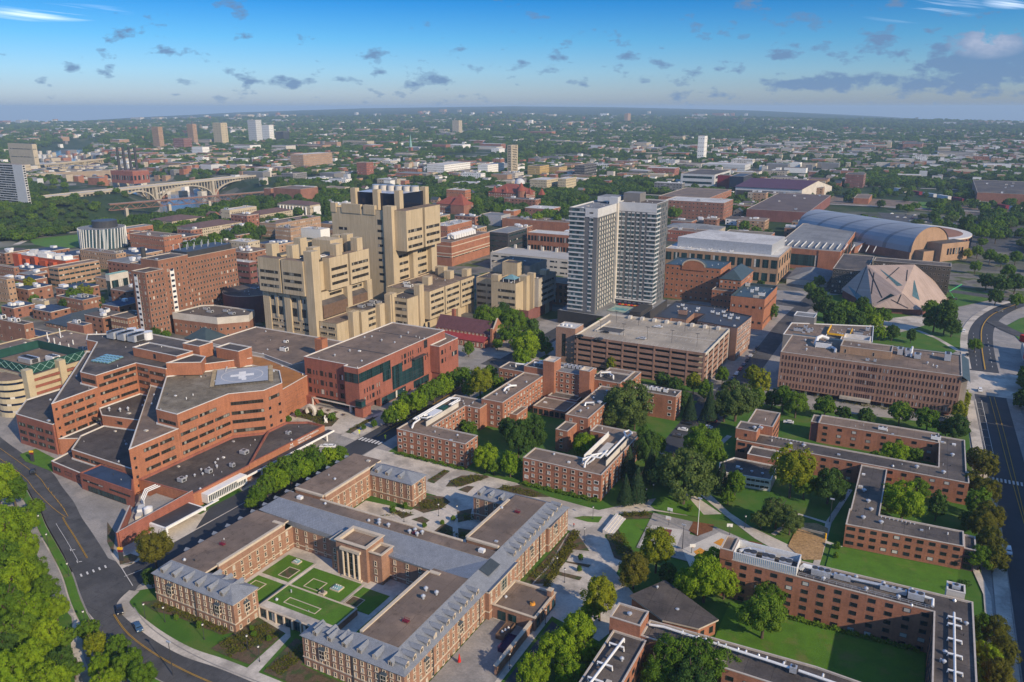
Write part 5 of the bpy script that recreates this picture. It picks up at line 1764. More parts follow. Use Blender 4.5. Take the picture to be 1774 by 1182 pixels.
# brown brick flats beside the garage with dark roofs
sf = Bld('apartment_block','brown brick apartment block with U-shaped dark grey roof right of the garage','apartments',(-110,462),lm='dark-roofed apartment block')
sf.flat([(-138.5,441.8),(-128.4,441.8),(-128.4,444),(-119.6,444),(-119.6,462),(-113,462),(-113,444.2),(-88.6,439.2),(-86.8,470),(-104,476),(-104,482),(-138.5,486)],0,20,BR_OFF,DKGREY_P,METAL_D,key='1')
for z in (2.6,6.4,10.2,13.8,17):
 sf.row((-112,443.9),(-89,439.4),(z,),6,1.5,2.0,'plain')
 sf.row((-88.5,440),(-86.9,469),(z,),9,1.6,2.1,'white')
 sf.row((-138,441.8),(-128.6,441.8),(z,),3,1.4,2.0,'plain')
for (x,y) in ((-110,468),(-106,465),(-101,462),(-97,458),(-98,466),(-104,471),(-131,476),(-127,468),(-93,460),(-120,472)):
 sf.unit(x,y,19.6,2.0,1.6,1.3,METAL_W)
sf.unit(-125,456,19.6,5,3.4,2.6,BR_OFF,'lift_overrun')
sf.finish()

# ================================================================== brick office with slit windows (right)
of = Bld('office_building','long brown brick office building with rows of narrow slit windows','office',(-18,418),lm='slit-windowed brown office')
of.flat([(-58,399),(22.6,399),(22.6,436),(-58,434)],2.6,21.5,BR_OFF,ROOF_B,COPING,key='1',par=.4)
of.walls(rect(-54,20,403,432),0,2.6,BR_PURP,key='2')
b = MB()
for x in np.linspace(-56,21,14):
 b.box(x - .6,x + .6,400.2,401.4,0,2.6,CONC)
of.part('pier',b)
xs = list(np.linspace(-56.6,-23.2,22)) + list(np.linspace(-21.4,-13.2,9)) + list(np.linspace(-11.4,21.4,22))
for z in (3.3,6.9,10.5,14.1,17.7):
 for x in xs:
  of.one((x,399),0,z,.62,2.15,'slit')
b = MB()
b.face([(22.7,398.2,21.4),(26.2,398.2,19.2),(26.2,437,19.2),(22.7,437,21.4)],TEAL)
b.face([(26.2,398.2,19.2),(26.2,437,19.2),(26.2,437,18.4),(26.2,398.2,18.4)][::-1],METAL_D)
b.box(-58,22.6,434.6,437.4,21.0,21.3,TEAL)
of.part('metal_hood',b)
b = MB()
b.box(22.7,25.4,404,433,2.5,18.4,CONC)
of.part('end_bay',b)
b = MB()
b.box(-28,-14,396.6,399,2.2,3.4,CONC,bottom=True)
of.part('entrance_canopy',b)
of.flat(rect(-31.5,-8,412,424),21,25,BR_TAN,ROOF_B,COPING,key='3')
of.flat(rect(-31.5,-19,424.1,433),21,26,CONC_P,ROOF_W,COP_W,par=1.6,key='4')
of.row((-31.5,412),(-8,412),(21.4,),2,.9,2.0,'plain',2.5,8)
for (x,y,a,c,h) in ((-40,418,7.5,4.0,2.6),(-25,428,5,3,3.2),(-4.5,424,2.4,5,3.2),(-1.0,424,2.6,4.6,2.8),(3.4,420.5,3,4,2.4),(16.5,424,2.8,5,3.6),(-18,404,1.6,1.2,1.2),(-14.6,404,1.2,1.0,1.4)):
 of.unit(x,y,21.1,a,c,h,METAL_W if a > 3 else METAL)
of.duct([(-44,418,22),(-44,424,24),(-42.5,428,24.2),(-39,429,23)],.9,METAL_W)
of.duct([(-36,416,22.4),(-33.6,413,22.4),(-33.6,410,21.2)],.7,METAL)
of.duct([(0.6,419,22),(0.6,427,23.6),(0.6,431,23.6)],.5,METAL_W)
for (x,y) in ((-50,425),(-47,408),(8,412),(12,408),(-6,431),(10,429)):
 of.vent(x,y,21.1,.5,1.4)
of.finish()
ol = Bld('office_annex','low flat-roofed annex with yellow framed roof court behind the slit-windowed office','annex',(-42,480))
ol.flat([(-66.5,460),(-44,462),(-44,472),(-36,473),(-36,464),(-19.5,466.6),(-21.5,504),(-66.5,489)],0,14,GREY_P,ROOF_B,METAL_W,key='1')
b = MB()
b.box(-44.2,-43.8,472,490,13.9,15.4,YELPAINT)
b.box(-44,-32,471.6,472,13.9,14.9,YELPAINT)
b.box(-32.2,-31.8,472,488,13.9,15.0,YELPAINT)
ol.part('yellow_frame',b)
ol.flat(rect(-66,-54,492,503),0,18,GREY_P,ROOF_G,METAL_W,key='2')
for (x,y,a,c) in ((-60,472,5,2.2),(-54,474,4,1.8),(-28,480,5,4),(-57,480,2,2),(-24,492,2,3)):
 ol.unit(x,y,13.6,a,c,1.8)
rnd = random.Random(3)
for k in range(12):
 ol.vent(rnd.uniform(-63,-23),rnd.uniform(476,486),13.6,.3,.8)
ol.finish()

# ================================================================== lower right residence halls
fr = Bld('dormitory','low red brick dormitory with paired windows beside the sand court, roof vents in a line','dormitory',(5,265),lm='low dormitory by the sand court')
fr.flat([(-11.2,255.4),(23,258),(23,268.4),(-1.8,267.4),(-1.8,306.6),(-10.8,306.6),(-10.8,267.2),(-11.2,267.2)],0,8.4,BR_DORM,ROOF_D,COPING,key='1')
fr.row((-11.2,255.4),(23,258),(1.2,3.8,6.4),9,1.75,1.2,'dark',5.2,1.8)
fr.row((-11.2,255.4),(-7.6,255.7),(1.2,3.8,6.4),1,2.5,1.2,'dark')
fr.flat(rect(23.1,26.4,258.6,268),0,7.6,BR_PURP,ROOF_D,COPING,key='2')
fr.row((23.2,258.6),(26.3,258.6),(.3,2.8,5.2),1,2.6,1.9,'dark')
fr.row((-1.8,268),(-1.8,305),(1.2,3.8,6.4),8,1.75,1.2,'dark')
for (x,y) in ((-6.5,262.8),(-1,262.2),(-6,276),(-4.6,270),(-8,284)):
 fr.vent(x,y,7.9,.7,1.2)
for k in range(9):
 fr.vent(-1.2 + k * 1.25,266.4,7.9,.22,.6)
fr.finish()

mb_ = Bld('dormitory','long low red brick dormitory range with a leafy inner court and raised left end','dormitory',(-15,320),lm='long low dormitory range')
mb_.flat([(-58.4,306.7),(25.3,306.7),(25.3,317),(24.6,317),(24.6,350),(15.3,350),(15.3,316.9),(-49,316.9),(-58.4,316.9)],0,9,BR_DORM,ROOF_D,COPING,key='1')
mb_.row((-58.4,306.7),(25.3,306.7),(1.0,3.8,6.7),17,1.75,1.25,'dark',5.5,2.2)
mb_.row((-58.3,306.7),(-54,306.7),(3.8,6.7),1,2.8,1.25,'dark')
mb_.flat(rect(-59.4,-51,308.6,317.2),8.7,13.2,BR_DORM,ROOF_D,COPING,key='2')
mb_.flat(rect(-56.6,-46.2,317.4,335),0,13,BR_DORM,ROOF_B,COPING,key='3')
mb_.row((-46.2,318),(-46.2,334),(1,3.8,6.6,9.6),6,1.5,1.25,'dark')
mb_.row((-59.3,308.6),(-51,308.6),(10.2,),1,1.0,1.2,'dark')
mb_.flat([(-31,341),(15.2,341.6),(15.2,352.4),(-31,351.4)],0,9.2,BR_DORM,ROOF_B,COPING,key='4')
mb_.row((-31,341),(15.2,341.6),(1.0,3.8,6.7),8,1.75,1.25,'dark',3)
mb_.flat(rect(-34.2,-31.1,342,351),0,8.8,BR_PURP,ROOF_D,COPING,key='5')
mb_.unit(-6,346.5,8.8,3.4,2.2,1.2,METAL_W)
mb_.unit(14,345,9,3.6,2,1.5,METAL_W)
for (x,y) in ((-38,312),(-50,313),(8,312.5),(17,312),(20,331),(-52.6,312),(-33,313)):
 mb_.vent(x,y,8.6 if x > -50 else 12.8,.7,1.3)
for k in range(10):
 mb_.vent(-46 + k * 1.4,316.2,8.6,.25,.7)
mb_.finish()

lp = Bld('dining_pavilion','low dark-roofed pavilion with white ribbon windows in front of the long dormitory','pavilion',(-50,288))
lp.flat([(-59,282),(-40,284),(-40,297.6),(-57,297.6),(-61,290)],0,5,CONC_P,ROOF_D,COP_W,key='1')
lp.row((-59,282),(-40,284),(.8,3.0),2,8.4,1.3,'white')
lp.flat(rect(-52,-40.4,297.8,306.4),0,7.6,BR_DORM,ROOF_D,COP_W,key='2')
for k in range(3):
 lp.vent(-52 + k * 4,288,4.6,.5,.8)
lp.finish()

se = Bld('dormitory','five storey red brick dormitory with screened plant and long silver ducts on its roof','dormitory',(0,200),lm='dormitory with silver ducts')
se.flat([(-41.4,208.8),(14.6,208.8),(14.6,100),(23.8,100),(23.8,218.4),(-41.4,217.2)],0,13,BR_DORM,ROOF_D,COPING,key='1')
se.row((-41.4,208.8),(14.6,208.8),(.3,2.9,5.5,8.1,10.7),13,1.75,1.25,'dark',2.6,1.8)
se.row((14.6,200),(14.6,110),(.3,2.9,5.5,8.1,10.7),16,1.75,1.25,'dark',2.6)
se.row((14.6,208.6),(14.6,160),(.3,2.9,5.5,8.1,10.7),8,1.75,1.25,'dark',2.6)
se.flat(rect(-41.6,-38,208.5,216.8),12.6,16,BR_DORM,ROOF_B,COPING,key='2')
b = MB()
for (x0,x1,y0,y1) in ((-37.6,-20,208.9,209.1),(-37.6,-20,216.4,216.6),(-20.2,-20,209.1,216.4),(-37.8,-37.6,208.9,216.6)):
 b.box(x0,x1,y0,y1,12.9,15.6,METAL_W)
for x in np.arange(-37.3,-20,.55):
 b.box(x,x + .1,208.78,208.9,13.0,15.5,CONC_P)
se.part('plant_screen',b)
for x in (-33.6,-28.4,-23.6):
 se.unit(x,212.8,12.6,3.4,3.4,2.2,METAL)
se.duct([(-36.6,212,14.4),(-34,214.6,14.6),(-30,214.8,14.6)],.6,METAL)
se.duct([(-19.4,213,13),(-18.6,213,14.4),(-16.5,213,14.4)],.75,METAL_W)
se.unit(-14,213.2,12.6,5,2.6,1.9,METAL)
se.duct([(-11.5,213.4,13.6),(6,214.2,13.8),(7,214.2,13.8)],.42,METAL)
se.unit(-8.4,213.4,12.6,4.4,1.0,1.7,METAL)
se.unit(4.6,213.8,12.6,6.6,1.2,1.5,METAL)
se.unit(10.2,213.4,12.6,4,2.4,1.9,METAL)
se.duct([(12.2,213.2,14),(14.2,213,14),(14.2,210.4,13.4)],.4,METAL_W)
b = MB()
for x in np.arange(-19.5,13.6,2.0):
 b.tube([(x,209.6,12.8),(x,209.6,13.9)],.04,METAL,5)
for z in (13.4,13.9):
 b.tube([(-19.5,209.6,z),(13.6,209.6,z)],.035,METAL,5)
se.part('guard_rail',b)
for (x,y) in ((-2,211.2),(-13,210.9),(6,211.3),(-5,216),(2,216.3),(9,216.6)):
 se.vent(x,y,12.6,.5,1.2)
se.duct([(19.2,209.8,13.5),(19.2,180,13.5),(19.2,150,13.5),(19.2,120,13.5)],.3,METAL_W)
for y in (207.5,204.2,197.6,191.2,184.6,178.2,171,163):
 se.duct([(17.8,y,12.7),(17.8,y,13.5),(20.8,y,13.5),(20.8,y,12.7)],.27,METAL_W)
for (x,y) in ((17,188),(22,207),(17.2,192)):
 se.vent(x,y,12.6,.5,1.0)
se.flat(rect(17.4,21.8,219,223.4),0,14.6,CONC_P,ROOF_D,COP_W,key='3')
se.unit(19.6,221,14.2,2,1.8,1.2)
se.finish()

cm = Bld('dormitory','red brick dormitory range with a white pipe along its roof, at the bottom edge','dormitory',(-30,172),lm='white-piped dormitory range')
cm.flat([(-51.4,167.2),(-30,167.2),(-30,165),(14.4,165),(14.4,174),(-10,176),(-51.4,174.4)],0,10,BR_DORM,ROOF_D,COPING,key='1')
cm.flat(rect(-59.8,-51.5,166.6,173.4),0,13.2,BR_DORM,ROOF_B,COPING,key='2')
cm.flat([(-59,120),(-49.6,120),(-49.6,166.5),(-58.6,166.5)],0,9.6,BR_DORM,ROOF_D,COPING,key='3')
cm.row((-49.6,121),(-49.6,166),(1.0,3.8,6.6),12,1.75,1.25,'dark')
cm.row((-30,165),(14.4,165),(1.0,3.8,6.8),11,1.75,1.25,'dark')
cm.duct([(-50.6,171.6,10.6),(-47,172,10.9),(-20,171.4,10.9),(-15,171.2,10.9)],.34,METAL_W)
cm.duct([(-13.4,171.2,10.9),(0,170.4,10.9),(14,169.6,10.9)],.34,METAL_W)
for k,x in enumerate((-42,-36,-31,-26,-21,-17,-8,0,6)):
 cm.duct([(x,171.5,10.9),(x,172.6,10.9),(x,172.8,10)],.25,METAL_W)
for x in (-38,-33,-28,-23):
 cm.vent(x,172.8,9.7,.3,1.3)
cm.unit(-14.6,171.4,9.8,1.6,1.5,1.7)
cm.duct([(-54.5,163,9.6),(-54.5,163,10.6),(-55.6,148,10.6),(-57,130,10.6)],.34,METAL_W)
for y in (160,152,146):
 cm.duct([(-57.2,y,9.4),(-57.2,y,10.5),(-53.4,y,10.5),(-53.4,y,9.4)],.27,METAL_W)
cm.vent(-52.6,156.6,9.2,.5,1.3)
cm.vent(-55.6,170,12.8,.6,.9)
cm.finish()

tr_ = Bld('lounge_pavilion','low pavilion with a folded dark triangular roof among trees','pavilion',(-48,190))
b = tr_.mb('wall')
tp = [(-61.5,189.5),(-50.2,183.2),(-40.8,184.2),(-37.4,190),(-55,199.6)]
tr_.walls(tp,0,4.6,BR_DORM)
rf = tr_.mb('roof')
oo = inset_poly(ccw(tp),-.5)
rf.face([(*p,4.9 + (.9 if p[1] > 197 else 0)) for p in oo],ROOF_D)
for i in range(len(oo)):
 p,q = oo[i],oo[(i + 1) % len(oo)]
 zp_,zq_ = 4.9 + (.9 if p[1] > 197 else 0),4.9 + (.9 if q[1] > 197 else 0)
 rf.face([(*p,zp_ - .5),(*q,zq_ - .5),(*q,zq_),(*p,zp_)],COPING)
tr_.row((-40.8,184.2),(-37.4,190),(1.2,),2,1.4,2.0,'dark')
tr_.row((-50.2,183.2),(-40.8,184.2),(1.2,),3,1.8,2.0,'dark')
tr_.vent(-48,189,4.9,.5,.6)
tr_.vent(-56,195.6,5.4,.4,1)
tr_.finish()

# ------------------------------------------------------------------ quick grid-aligned blocks placed by the foot of their nearest corner
def solve(f,lo,hi):
 a = f(lo)
 for _ in range(50):
  m = (lo + hi) / 2
  if (f(m) < 0) == (a < 0):
   lo = m
  else:
   hi = m
 return (lo + hi) / 2

def corner_box(xL,xC,xR,yb,yt,zb=0.0,depth=None):
 """plan and height of a block from the pixels of its foot: left end, near corner, right end, foot and top of the near corner"""
 X,Y = at(xC,yb,zb)
 h = solve(lambda z: proj(X,Y,z)[1] - yt,zb,135)
 xl = solve(lambda q: proj(q,Y,zb)[0] - xL,X - 600,X - .01)
 yr = Y + depth if depth else solve(lambda q: proj(X,q,zb)[0] - xR,Y + .01,Y + 900)
 return xl,X,Y,yr,h

def block(name,label,cat,px,wall,roof,rows=None,nS=None,nE=None,style='plain',wd=1.4,h=1.5,cop=COPING,par=.5,group=None,zb=0.0,depth=None,hip=None,units=0,key_lm=None,fit=True,hmin=3.2):
 xl,X,Y,yr,H = corner_box(*px,zb=zb,depth=depth)
 yr = min(yr,Y + max(18,(X - xl) * 3))
 b = Bld(name,label,cat,((xl + X) / 2,(Y + yr) / 2),group,lm=key_lm)
 if zb:
  b.o.location.z = 0
 H = max(H,zb + hmin)
 if hip:
  b.walls(rect(xl,X,Y,yr),zb - 1,H - hip,wall)
  b.mb('roof').hip(xl,X,Y,yr,H - hip,hip,roof,over=.5)
  top = H - hip
 else:
  b.flat(rect(xl,X,Y,yr),zb - 1,H,wall,roof,cop,par=par)
  top = H
 if rows:
  n = rows
  fh = (top - zb - .8) / n
  hh = min(h,fh * .62)
  zs = [zb + .7 + k * fh + (fh - hh) * .35 for k in range(n)]
  lS,lE = X - xl,yr - Y
  nS = nS or max(1,round(lS / (wd * 2.1)))
  nE = nE or max(1,round(lE / (wd * 2.1)))
  if style in ('band','tan','teal','tower') and nS <= 3:
   b.row((xl,Y),(X,Y),zs,nS,lS / nS * .86,hh,style)
   b.row((X,Y),(X,yr),zs,nE,lE / nE * .86,hh,style)
  else:
   b.row((xl,Y),(X,Y),zs,nS,min(wd,lS / nS * .7),hh,style)
   b.row((X,Y),(X,yr),zs,nE,min(wd,lE / nE * .7),hh,style)
 rnd = random.Random(int(px[0] * 7 + px[3]))
 for k in range(units):
  s_ = rnd.uniform(1.6,3.6)
  x,y = rnd.uniform(xl + 2.5,X - 2.5) if X - xl > 6 else (xl + X) / 2,rnd.uniform(Y + 2.5,yr - 2.5) if yr - Y > 6 else (Y + yr) / 2
  b.unit(x,y,top - par,s_ * 1.3,s_,rnd.uniform(1.2,2.6),rnd.choice([METAL,METAL_W,CONC_P]))
 b.dim = (xl,X,Y,yr,H)
 return b

# ================================================================== tan concrete medical complex
tc = Bld('medical_tower','tallest tan concrete tower with blank walls and white cooling drums on the roof','tower',(-345,450),lm='tallest tan concrete tower')
tc.flat(rect(-371,-319,428.5,476),0,73.5,TAN,ROOF_B,TAN,par=2.4,pw=.8,key='1',over=0)
for x0,x1,y0,y1,z in ((-325.5,-318.6,427.4,433.5,76.5),(-318.9,-315.6,446.5,452,47),(-318.9,-315.6,469.5,476.5,47)):
 tc.mb('shaft').box(x0,x1,y0,y1,0,z,TAN)
for x0,x1 in ((-371.2,-366.5),(-361.5,-345),(-342.5,-333)):
 tc.mb('shaft').box(x0,x1,428,430.5,70,76.3,TAN)
for y0,y1 in ((430.6,450.2),(452.6,472)):
 tc.mb('overhang').box(-319,-309,y0,y1,46.5,73.8,TAN,top=ROOF_B,bottom=True)
 tc.row((-309,y0),(-309,y1),(48.4,53.6,58.8),1,(y1 - y0) * .84,2.0,'band',name='window_band')
for y0,y1 in ((433.6,446.3),(452.2,469.3)):
 tc.row((-319,y0),(-319,y1),(25.4,30.4,35.4,40.4),1,(y1 - y0) * .8,1.9,'band',name='window_band')
for z in (48,53,58):
 tc.one((-361.5,428.5),0,z,7.2,1.9,'dark')
for z in (23.5,28.5,33.5,38.5,43.5,48.5,53.5,58.5):
 tc.one((-329.5,428.5),0,z,4.0,1.7,'dark')
tc.one((-329.5,428.5),0,63.4,4.0,3.8,'plain')
b = MB()
b.box(-361,-323,444,474,71,83,G_NAVY,top=METAL)
for (x,y) in ((-362,444),(-342,443.4),(-323.6,443.4),(-323.2,474),(-343,474.6)):
 b.box(x - 2.2,x + 2.2,y - 2.2,y + 2.2,71,85.5,TAN)
tc.part('plant_screen',b)
for k in range(6):
 b = MB()
 b.cyl(-356 + k * 6.2,461 + k * .8,3.0,83,86.2,CONC_P,18)
 b.cyl(-356 + k * 6.2,461 + k * .8,2.6,86.2,86.7,METAL,18,r1=2.9)
 tc.part('cooling_drum',b)
b = MB()
for y0,y1 in ((434,446),(452.5,469)):
 b.face([(-319,y0,24.6),(-314.4,y0,21.6),(-314.4,y1,21.6),(-319,y1,24.6)],RUST)
 b.box(-318.9,-314.4,y0,y1,17,21.5,RUST)
tc.part('lean_to',b)
tc.finish()

pw_ = Bld('medical_block','tan concrete block with overhanging upper storeys and many chunky roof shafts','building',(-335,375),lm='tan block with overhanging storeys')
pw_.flat(rect(-357,-319,347,399),0,33,TAN,ROOF_B,TAN,key='1',over=0)
pw_.flat(rect(-357,-321.5,348.2,399),33,51,TAN,ROOF_D,TAN,par=1.2,key='2',over=0)
lo = pw_.mb('overhang')
for x0,x1 in ((-358.6,-341),(-339.6,-322.6)):
 lo.box(x0,x1,344.2,350,32,53,TAN,top=ROOF_B,bottom=True)
 pw_.row((x0,344.2),(x1,344.2),(35,39.4,43.8),1,(x1 - x0) * .82,1.7,'band',name='window_band')
for y0,y1 in ((360.6,377.8),(379.6,398.8)):
 lo.box(-322,-316.4,y0,y1,33,53,TAN,top=ROOF_B,bottom=True)
 pw_.row((-316.4,y0),(-316.4,y1),(36,40.4,44.8),1,(y1 - y0) * .84,1.8,'band',name='window_band')
sh = pw_.mb('shaft')
for x0,x1,y0,y1,z0,z1 in ((-322.4,-316.2,345.2,351.5,0,59),(-359,-353.6,346.4,352,0,32),(-341.2,-336.4,346.0,350,0,32),(-349,-347.2,346.4,350,16,32),(-330.4,-328.6,346.4,350,16,32),(-319,-315.6,374.6,379,17,33),(-319,-315.6,394.6,399.4,17,33),
                               (-357.8,-352.6,351,357,51,60),(-340.5,-335.6,350.4,356,51,60.5),(-349,-343.6,366,372,51,62),(-330.6,-325.2,356.8,363,51,59),(-322,-317,368,373.6,51,60),(-322,-317,388,393.6,51,61),(-333,-328,392,398,51,62),(-345,-330,378,390,51,60),(-357,-350,378,385,51,58),(-340,-334,391,397,51,61)):
 sh.box(x0,x1,y0,y1,z0,z1,TAN)
for z in (1.4,5.2,9.0,12.8):
 for x in (-350.8,-345.2,-333.4,-326.4):
  pw_.one((x,347),0,z,5.0,1.7,'tan')
for x in (-351,-345.4,-334.0,-327.0):
 pw_.one((x,347),0,17.6,3.6,5.2,'dark')
 pw_.one((x,347),0,26.6,3.6,2.6,'dark')
for y0,y1 in ((361,374),(379.5,394)):
 pw_.row((-319,y0),(-319,y1),(29.4,),1,(y1 - y0) * .86,1.6,'band',name='window_band')
b = MB()
for y0,y1 in ((352,374.4),(379.2,394.4)):
 b.face([(-319,y0,27.8),(-315.8,y0,25.4),(-315.8,y1,25.4),(-319,y1,27.8)],ROOF_D)
 b.box(-318.9,-315.8,y0,y1,17.4,25.4,RUST)
pw_.part('lean_to',b)
for k in range(5):
 pw_.duct([(-338 + k * 2.2,359,51.6),(-334 + k * 2.2,364 + k,52.4),(-327 + k,372 + k,52.4)],.35,RUST if k % 2 else METAL)
pw_.finish()

pl_ = Bld('medical_block','lower tan concrete wing with square shafts right behind the dark red clinic','building',(-305,385))
pl_.flat(rect(-315.8,-302.6,347.4,372),0,17,TAN,ROOF_B,TAN,key='1',over=0)
for z in (1.4,5.2,9.0,12.8):
 for x in (-312.6,-306.4):
  pl_.one((x,347.4),0,z,5.2,1.7,'tan')
pl_.flat(rect(-315.6,-299.4,372.1,398),0,20,TAN,ROOF_D,TAN,key='2',over=0)
sh = pl_.mb('shaft')
for x0,x1,y0,y1,z in ((-302.5,-298.6,358,363.6,22),(-302.5,-299.2,366.6,373,20),(-299.3,-296,381,386,22),(-299.3,-294.8,390.4,396,26.5)):
 sh.box(x0,x1,y0,y1,0,z,TAN)
pl_.row((-299.4,373),(-299.4,381),(9,13,16.6),1,6.8,1.7,'band',name='window_band')
pl_.row((-299.4,386),(-299.4,390.4),(9,13,16.6),1,3.8,1.7,'band',name='window_band')
for (x,y) in ((-308,378),(-305,384),(-309,391),(-304,392)):
 pl_.unit(x,y,19.6,4,3,1.8,METAL)
pl_.finish()

pr_ = Bld('medical_wing','tan concrete wing with three stepped bays of ribbon windows overhanging dark columns','building',(-290,440),lm='tan wing with stepped bays')
pr_.flat(rect(-313,-283,410.5,468),7,26,TAN,ROOF_B,TAN,key='1',over=0)
pr_.walls(rect(-310,-283.4,412,467),0,7,TAN,key='2')
pr_.flat(rect(-298,-284,393.5,410.4),0,24.5,TAN,ROOF_D,TAN,key='3',over=0)
for y0,y1 in ((410.5,428),(429.4,447.6),(449,467)):
 pr_.mb('overhang').box(-283,-278.4,y0,y1,7.6,26.2,TAN,top=ROOF_B,bottom=True)
 pr_.row((-278.4,y0),(-278.4,y1),(9.6,13.8,18,22.2),1,(y1 - y0) * .84,1.7,'band',name='window_band')
pr_.row((-283,410.5),(-278.4,410.5),(9.6,),1,.1,.1,'dark')
sh = pr_.mb('shaft')
for x0,x1,y0,y1,z in ((-298.6,-293.8,391.4,396,27),(-287,-282.6,405.4,410.4,31),(-296,-291,428,433,31),(-294,-289,452,457,31),(-303,-298,458,463,32),(-286,-281.6,462.6,468.4,31),(-308,-303,462,467,31)):
 sh.box(x0,x1,y0,y1,0,z,TAN)
for y in (427.6,448.2,466):
 sh.box(-283.2,-279.4,y - 2,y + 2,0,7.6,TAN)
pr_.row((-293.8,393.5),(-284,393.5),(7.5,12,16.4,20.4),1,8.4,1.7,'band',name='window_band')
for (x,y,a) in ((-300,418,5),(-306,424,4),(-293,420,3)):
 pr_.unit(x,y,25.6,a,a * .7,1.8,METAL_W)
pr_.finish()

ru = Bld('medical_wing','tan and grey concrete wing with glass rooftop canopy right of the stepped tan wing','building',(-255,480),lm='glass-canopied tan wing')
ru.flat(rect(-275,-258,464,486),0,26.5,TAN,ROOF_D,TAN,key='1',over=0)
ru.flat(rect(-257.9,-239.2,455,484),5,27,TAN,ROOF_D,TAN,key='2',over=0)
ru.flat(rect(-239.1,-230.4,472,500),8,28,CONC,ROOF_D,TAN,key='3',over=0)
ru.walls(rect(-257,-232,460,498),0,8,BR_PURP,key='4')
sh = ru.mb('shaft')
for x0,x1,y0,y1,z in ((-258.6,-253,456,461,31),(-242.6,-236.6,466,473.6,30),(-236.5,-231.6,486,492,31),(-238.6,-233.6,470.8,474,31.5)):
 sh.box(x0,x1,y0,y1,0,z,TAN)
ru.row((-275,464),(-258.6,464),(7,11.4,15.8,20.4),2,6.8,1.7,'band',name='window_band')
ru.row((-253,455),(-239.2,455),(7,11.4,15.8,20.4),1,12.6,1.7,'band',name='window_band')
ru.row((-230.4,474),(-230.4,499),(10.4,14.6,18.8,23),1,20,1.8,'band',name='window_band')
ru.flat(rect(-275,-245,487,515),20,33,CONC,ROOF_D,CONC,key='5',over=0)
ru.flat(rect(-262,-250,478,486.9),20,36,TAN,ROOF_D,TAN,key='6',over=0)
b = MB()
b.hip(-250,-241,457,465,29,2.6,SKYLIGHT,over=0)
for (x,y) in ((-249.8,457.2),(-241.2,457.2),(-245.5,457.2),(-241.2,464.8)):
 b.box(x - .15,x + .15,y - .15,y + .15,26.5,29,METAL_W)
ru.part('glass_canopy',b)
ru.finish()

# ================================================================== slender grey apartment high-rise
hr = Bld('apartment_tower','slender grey and white high-rise with two wings, glass corners and a pool terrace','tower',(-185,510),lm='grey apartment high-rise')
TZ = 78
HRG = mat('tower_grey',(.15,.152,.16),var=.1,scale=.3,rough=.6)
hr.flat(rect(-207.6,-188,470,531),9,TZ,HRG,ROOF_G,LTGREY_P,par=.8,key='1')
hr.flat(rect(-187.9,-160.6,505.5,531),9,TZ + 1,HRG,ROOF_D,LTGREY_P,par=.8,key='2')
hr.flat([(-214,468),(-186.4,466),(-157.6,466),(-157.6,532),(-214,532)],0,9,DKGREY_P,ROOF_G,METAL_D,key='3',par=.3)
b = MB()
b.box(-193,-187,503,507,TZ - 6,TZ + 4.0,LTGREY_P)
b.box(-204,-190,509,525,TZ,TZ + 3.4,LTGREY_P,top=ROOF_G)
b.box(-187.8,-176,516,528,TZ,TZ + 6,GREY_P,top=ROOF_G)
hr.part('plant_room',b)
b = MB()
b.box(-188.0,-186.6,502.8,505.4,9,TZ,CONC_P)
hr.part('corner_fin',b)
nf = 23
fh = (TZ - 10.5) / nf
bal = hr.mb('floor_band')
for k in range(nf):
 z = 10.5 + k * fh
 white = k >= nf - 2
 # glazed corner of the west wing and its white edge bands
 hr.one((-202.2,470),0,z + .6,9.6,fh * .62,'tower')
 bal.box(-207.9,-196.8,469.6,470.2,z - .3,z + .58,LTGREY_P,bottom=True)
 hr.one((-192.2,470),0,z + .5,2.6,fh * .66,'tower')
 hr.one((-163.6,505.5),0,z + .6,5.6,fh * .62,'tower')
 bal.box(-166.6,-160.2,505.1,505.7,z - .3,z + .58,LTGREY_P,bottom=True)
 bal.box(-161.0,-160.2,505.8,514,z - .3,z + .58,LTGREY_P,bottom=True)
 hr.one((-160.6,510),R(90),z + .6,7.6,fh * .62,'tower')
 for x in (-186,-183.4,-179.4,-176.6,-173.2,-169.2):
  hr.one((x,505.5),0,z + .5,2.5 if x in (-179.4,-173.2) else 1.6,fh * .7,'tower')
  bal.box(x - 1.0,x + 1.0,505.25,505.5,z - .42,z + .48,LTGREY_P)
 for y in (473,477.2,481.2,485.4,489.6,493.8,498,502):
  hr.one((-188,y),R(90),z + .5,1.5,fh * .66,'tower')
  bal.box(-188.02,-187.75,y + .9,y + 2.5,z + .4,z + 2.0,CONC_P)
 bal.box(-193.5,-190.9,469.7,470,z - .4,z + .45,LTGREY_P)
 for y in (517,520.5,524,528):
  hr.one((-160.6,y),R(90),z + .5,1.5,fh * .66,'tower')
wp = hr.mb('white_crown')
wp.box(-196.4,-187.8,469.7,470,TZ - 5.6,TZ,LTGREY_P)
wp.box(-188,-187.7,470,503,TZ - 5.6,TZ,LTGREY_P)
wp.box(-187.6,-160.4,505.2,505.5,TZ - 5.0,TZ + 1,LTGREY_P)
b = MB()
b.box(-184,-166,482,498,8.9,9.2,mat('pool_deck',(.30,.38,.33),var=.25,scale=.3))
b.box(-182,-172,486,492,9.2,9.3,mat('pool_water',(.08,.30,.33),rough=.1,var=.1))
b.box(-166,-158.4,476,500,9,12,DKGREY_P)
hr.part('pool_terrace',b)
b = MB()
for k in range(9):
 b.box(-183 + k * 2.2,-181.6 + k * 2.2,500.4,502.6,9.2,9.7,ORPAINT if k % 2 else REDPAINT)
b.box(-187,-160.4,503,505,12.2,12.7,LTGREY_P)
hr.part('sun_bed',b)
hr.finish()

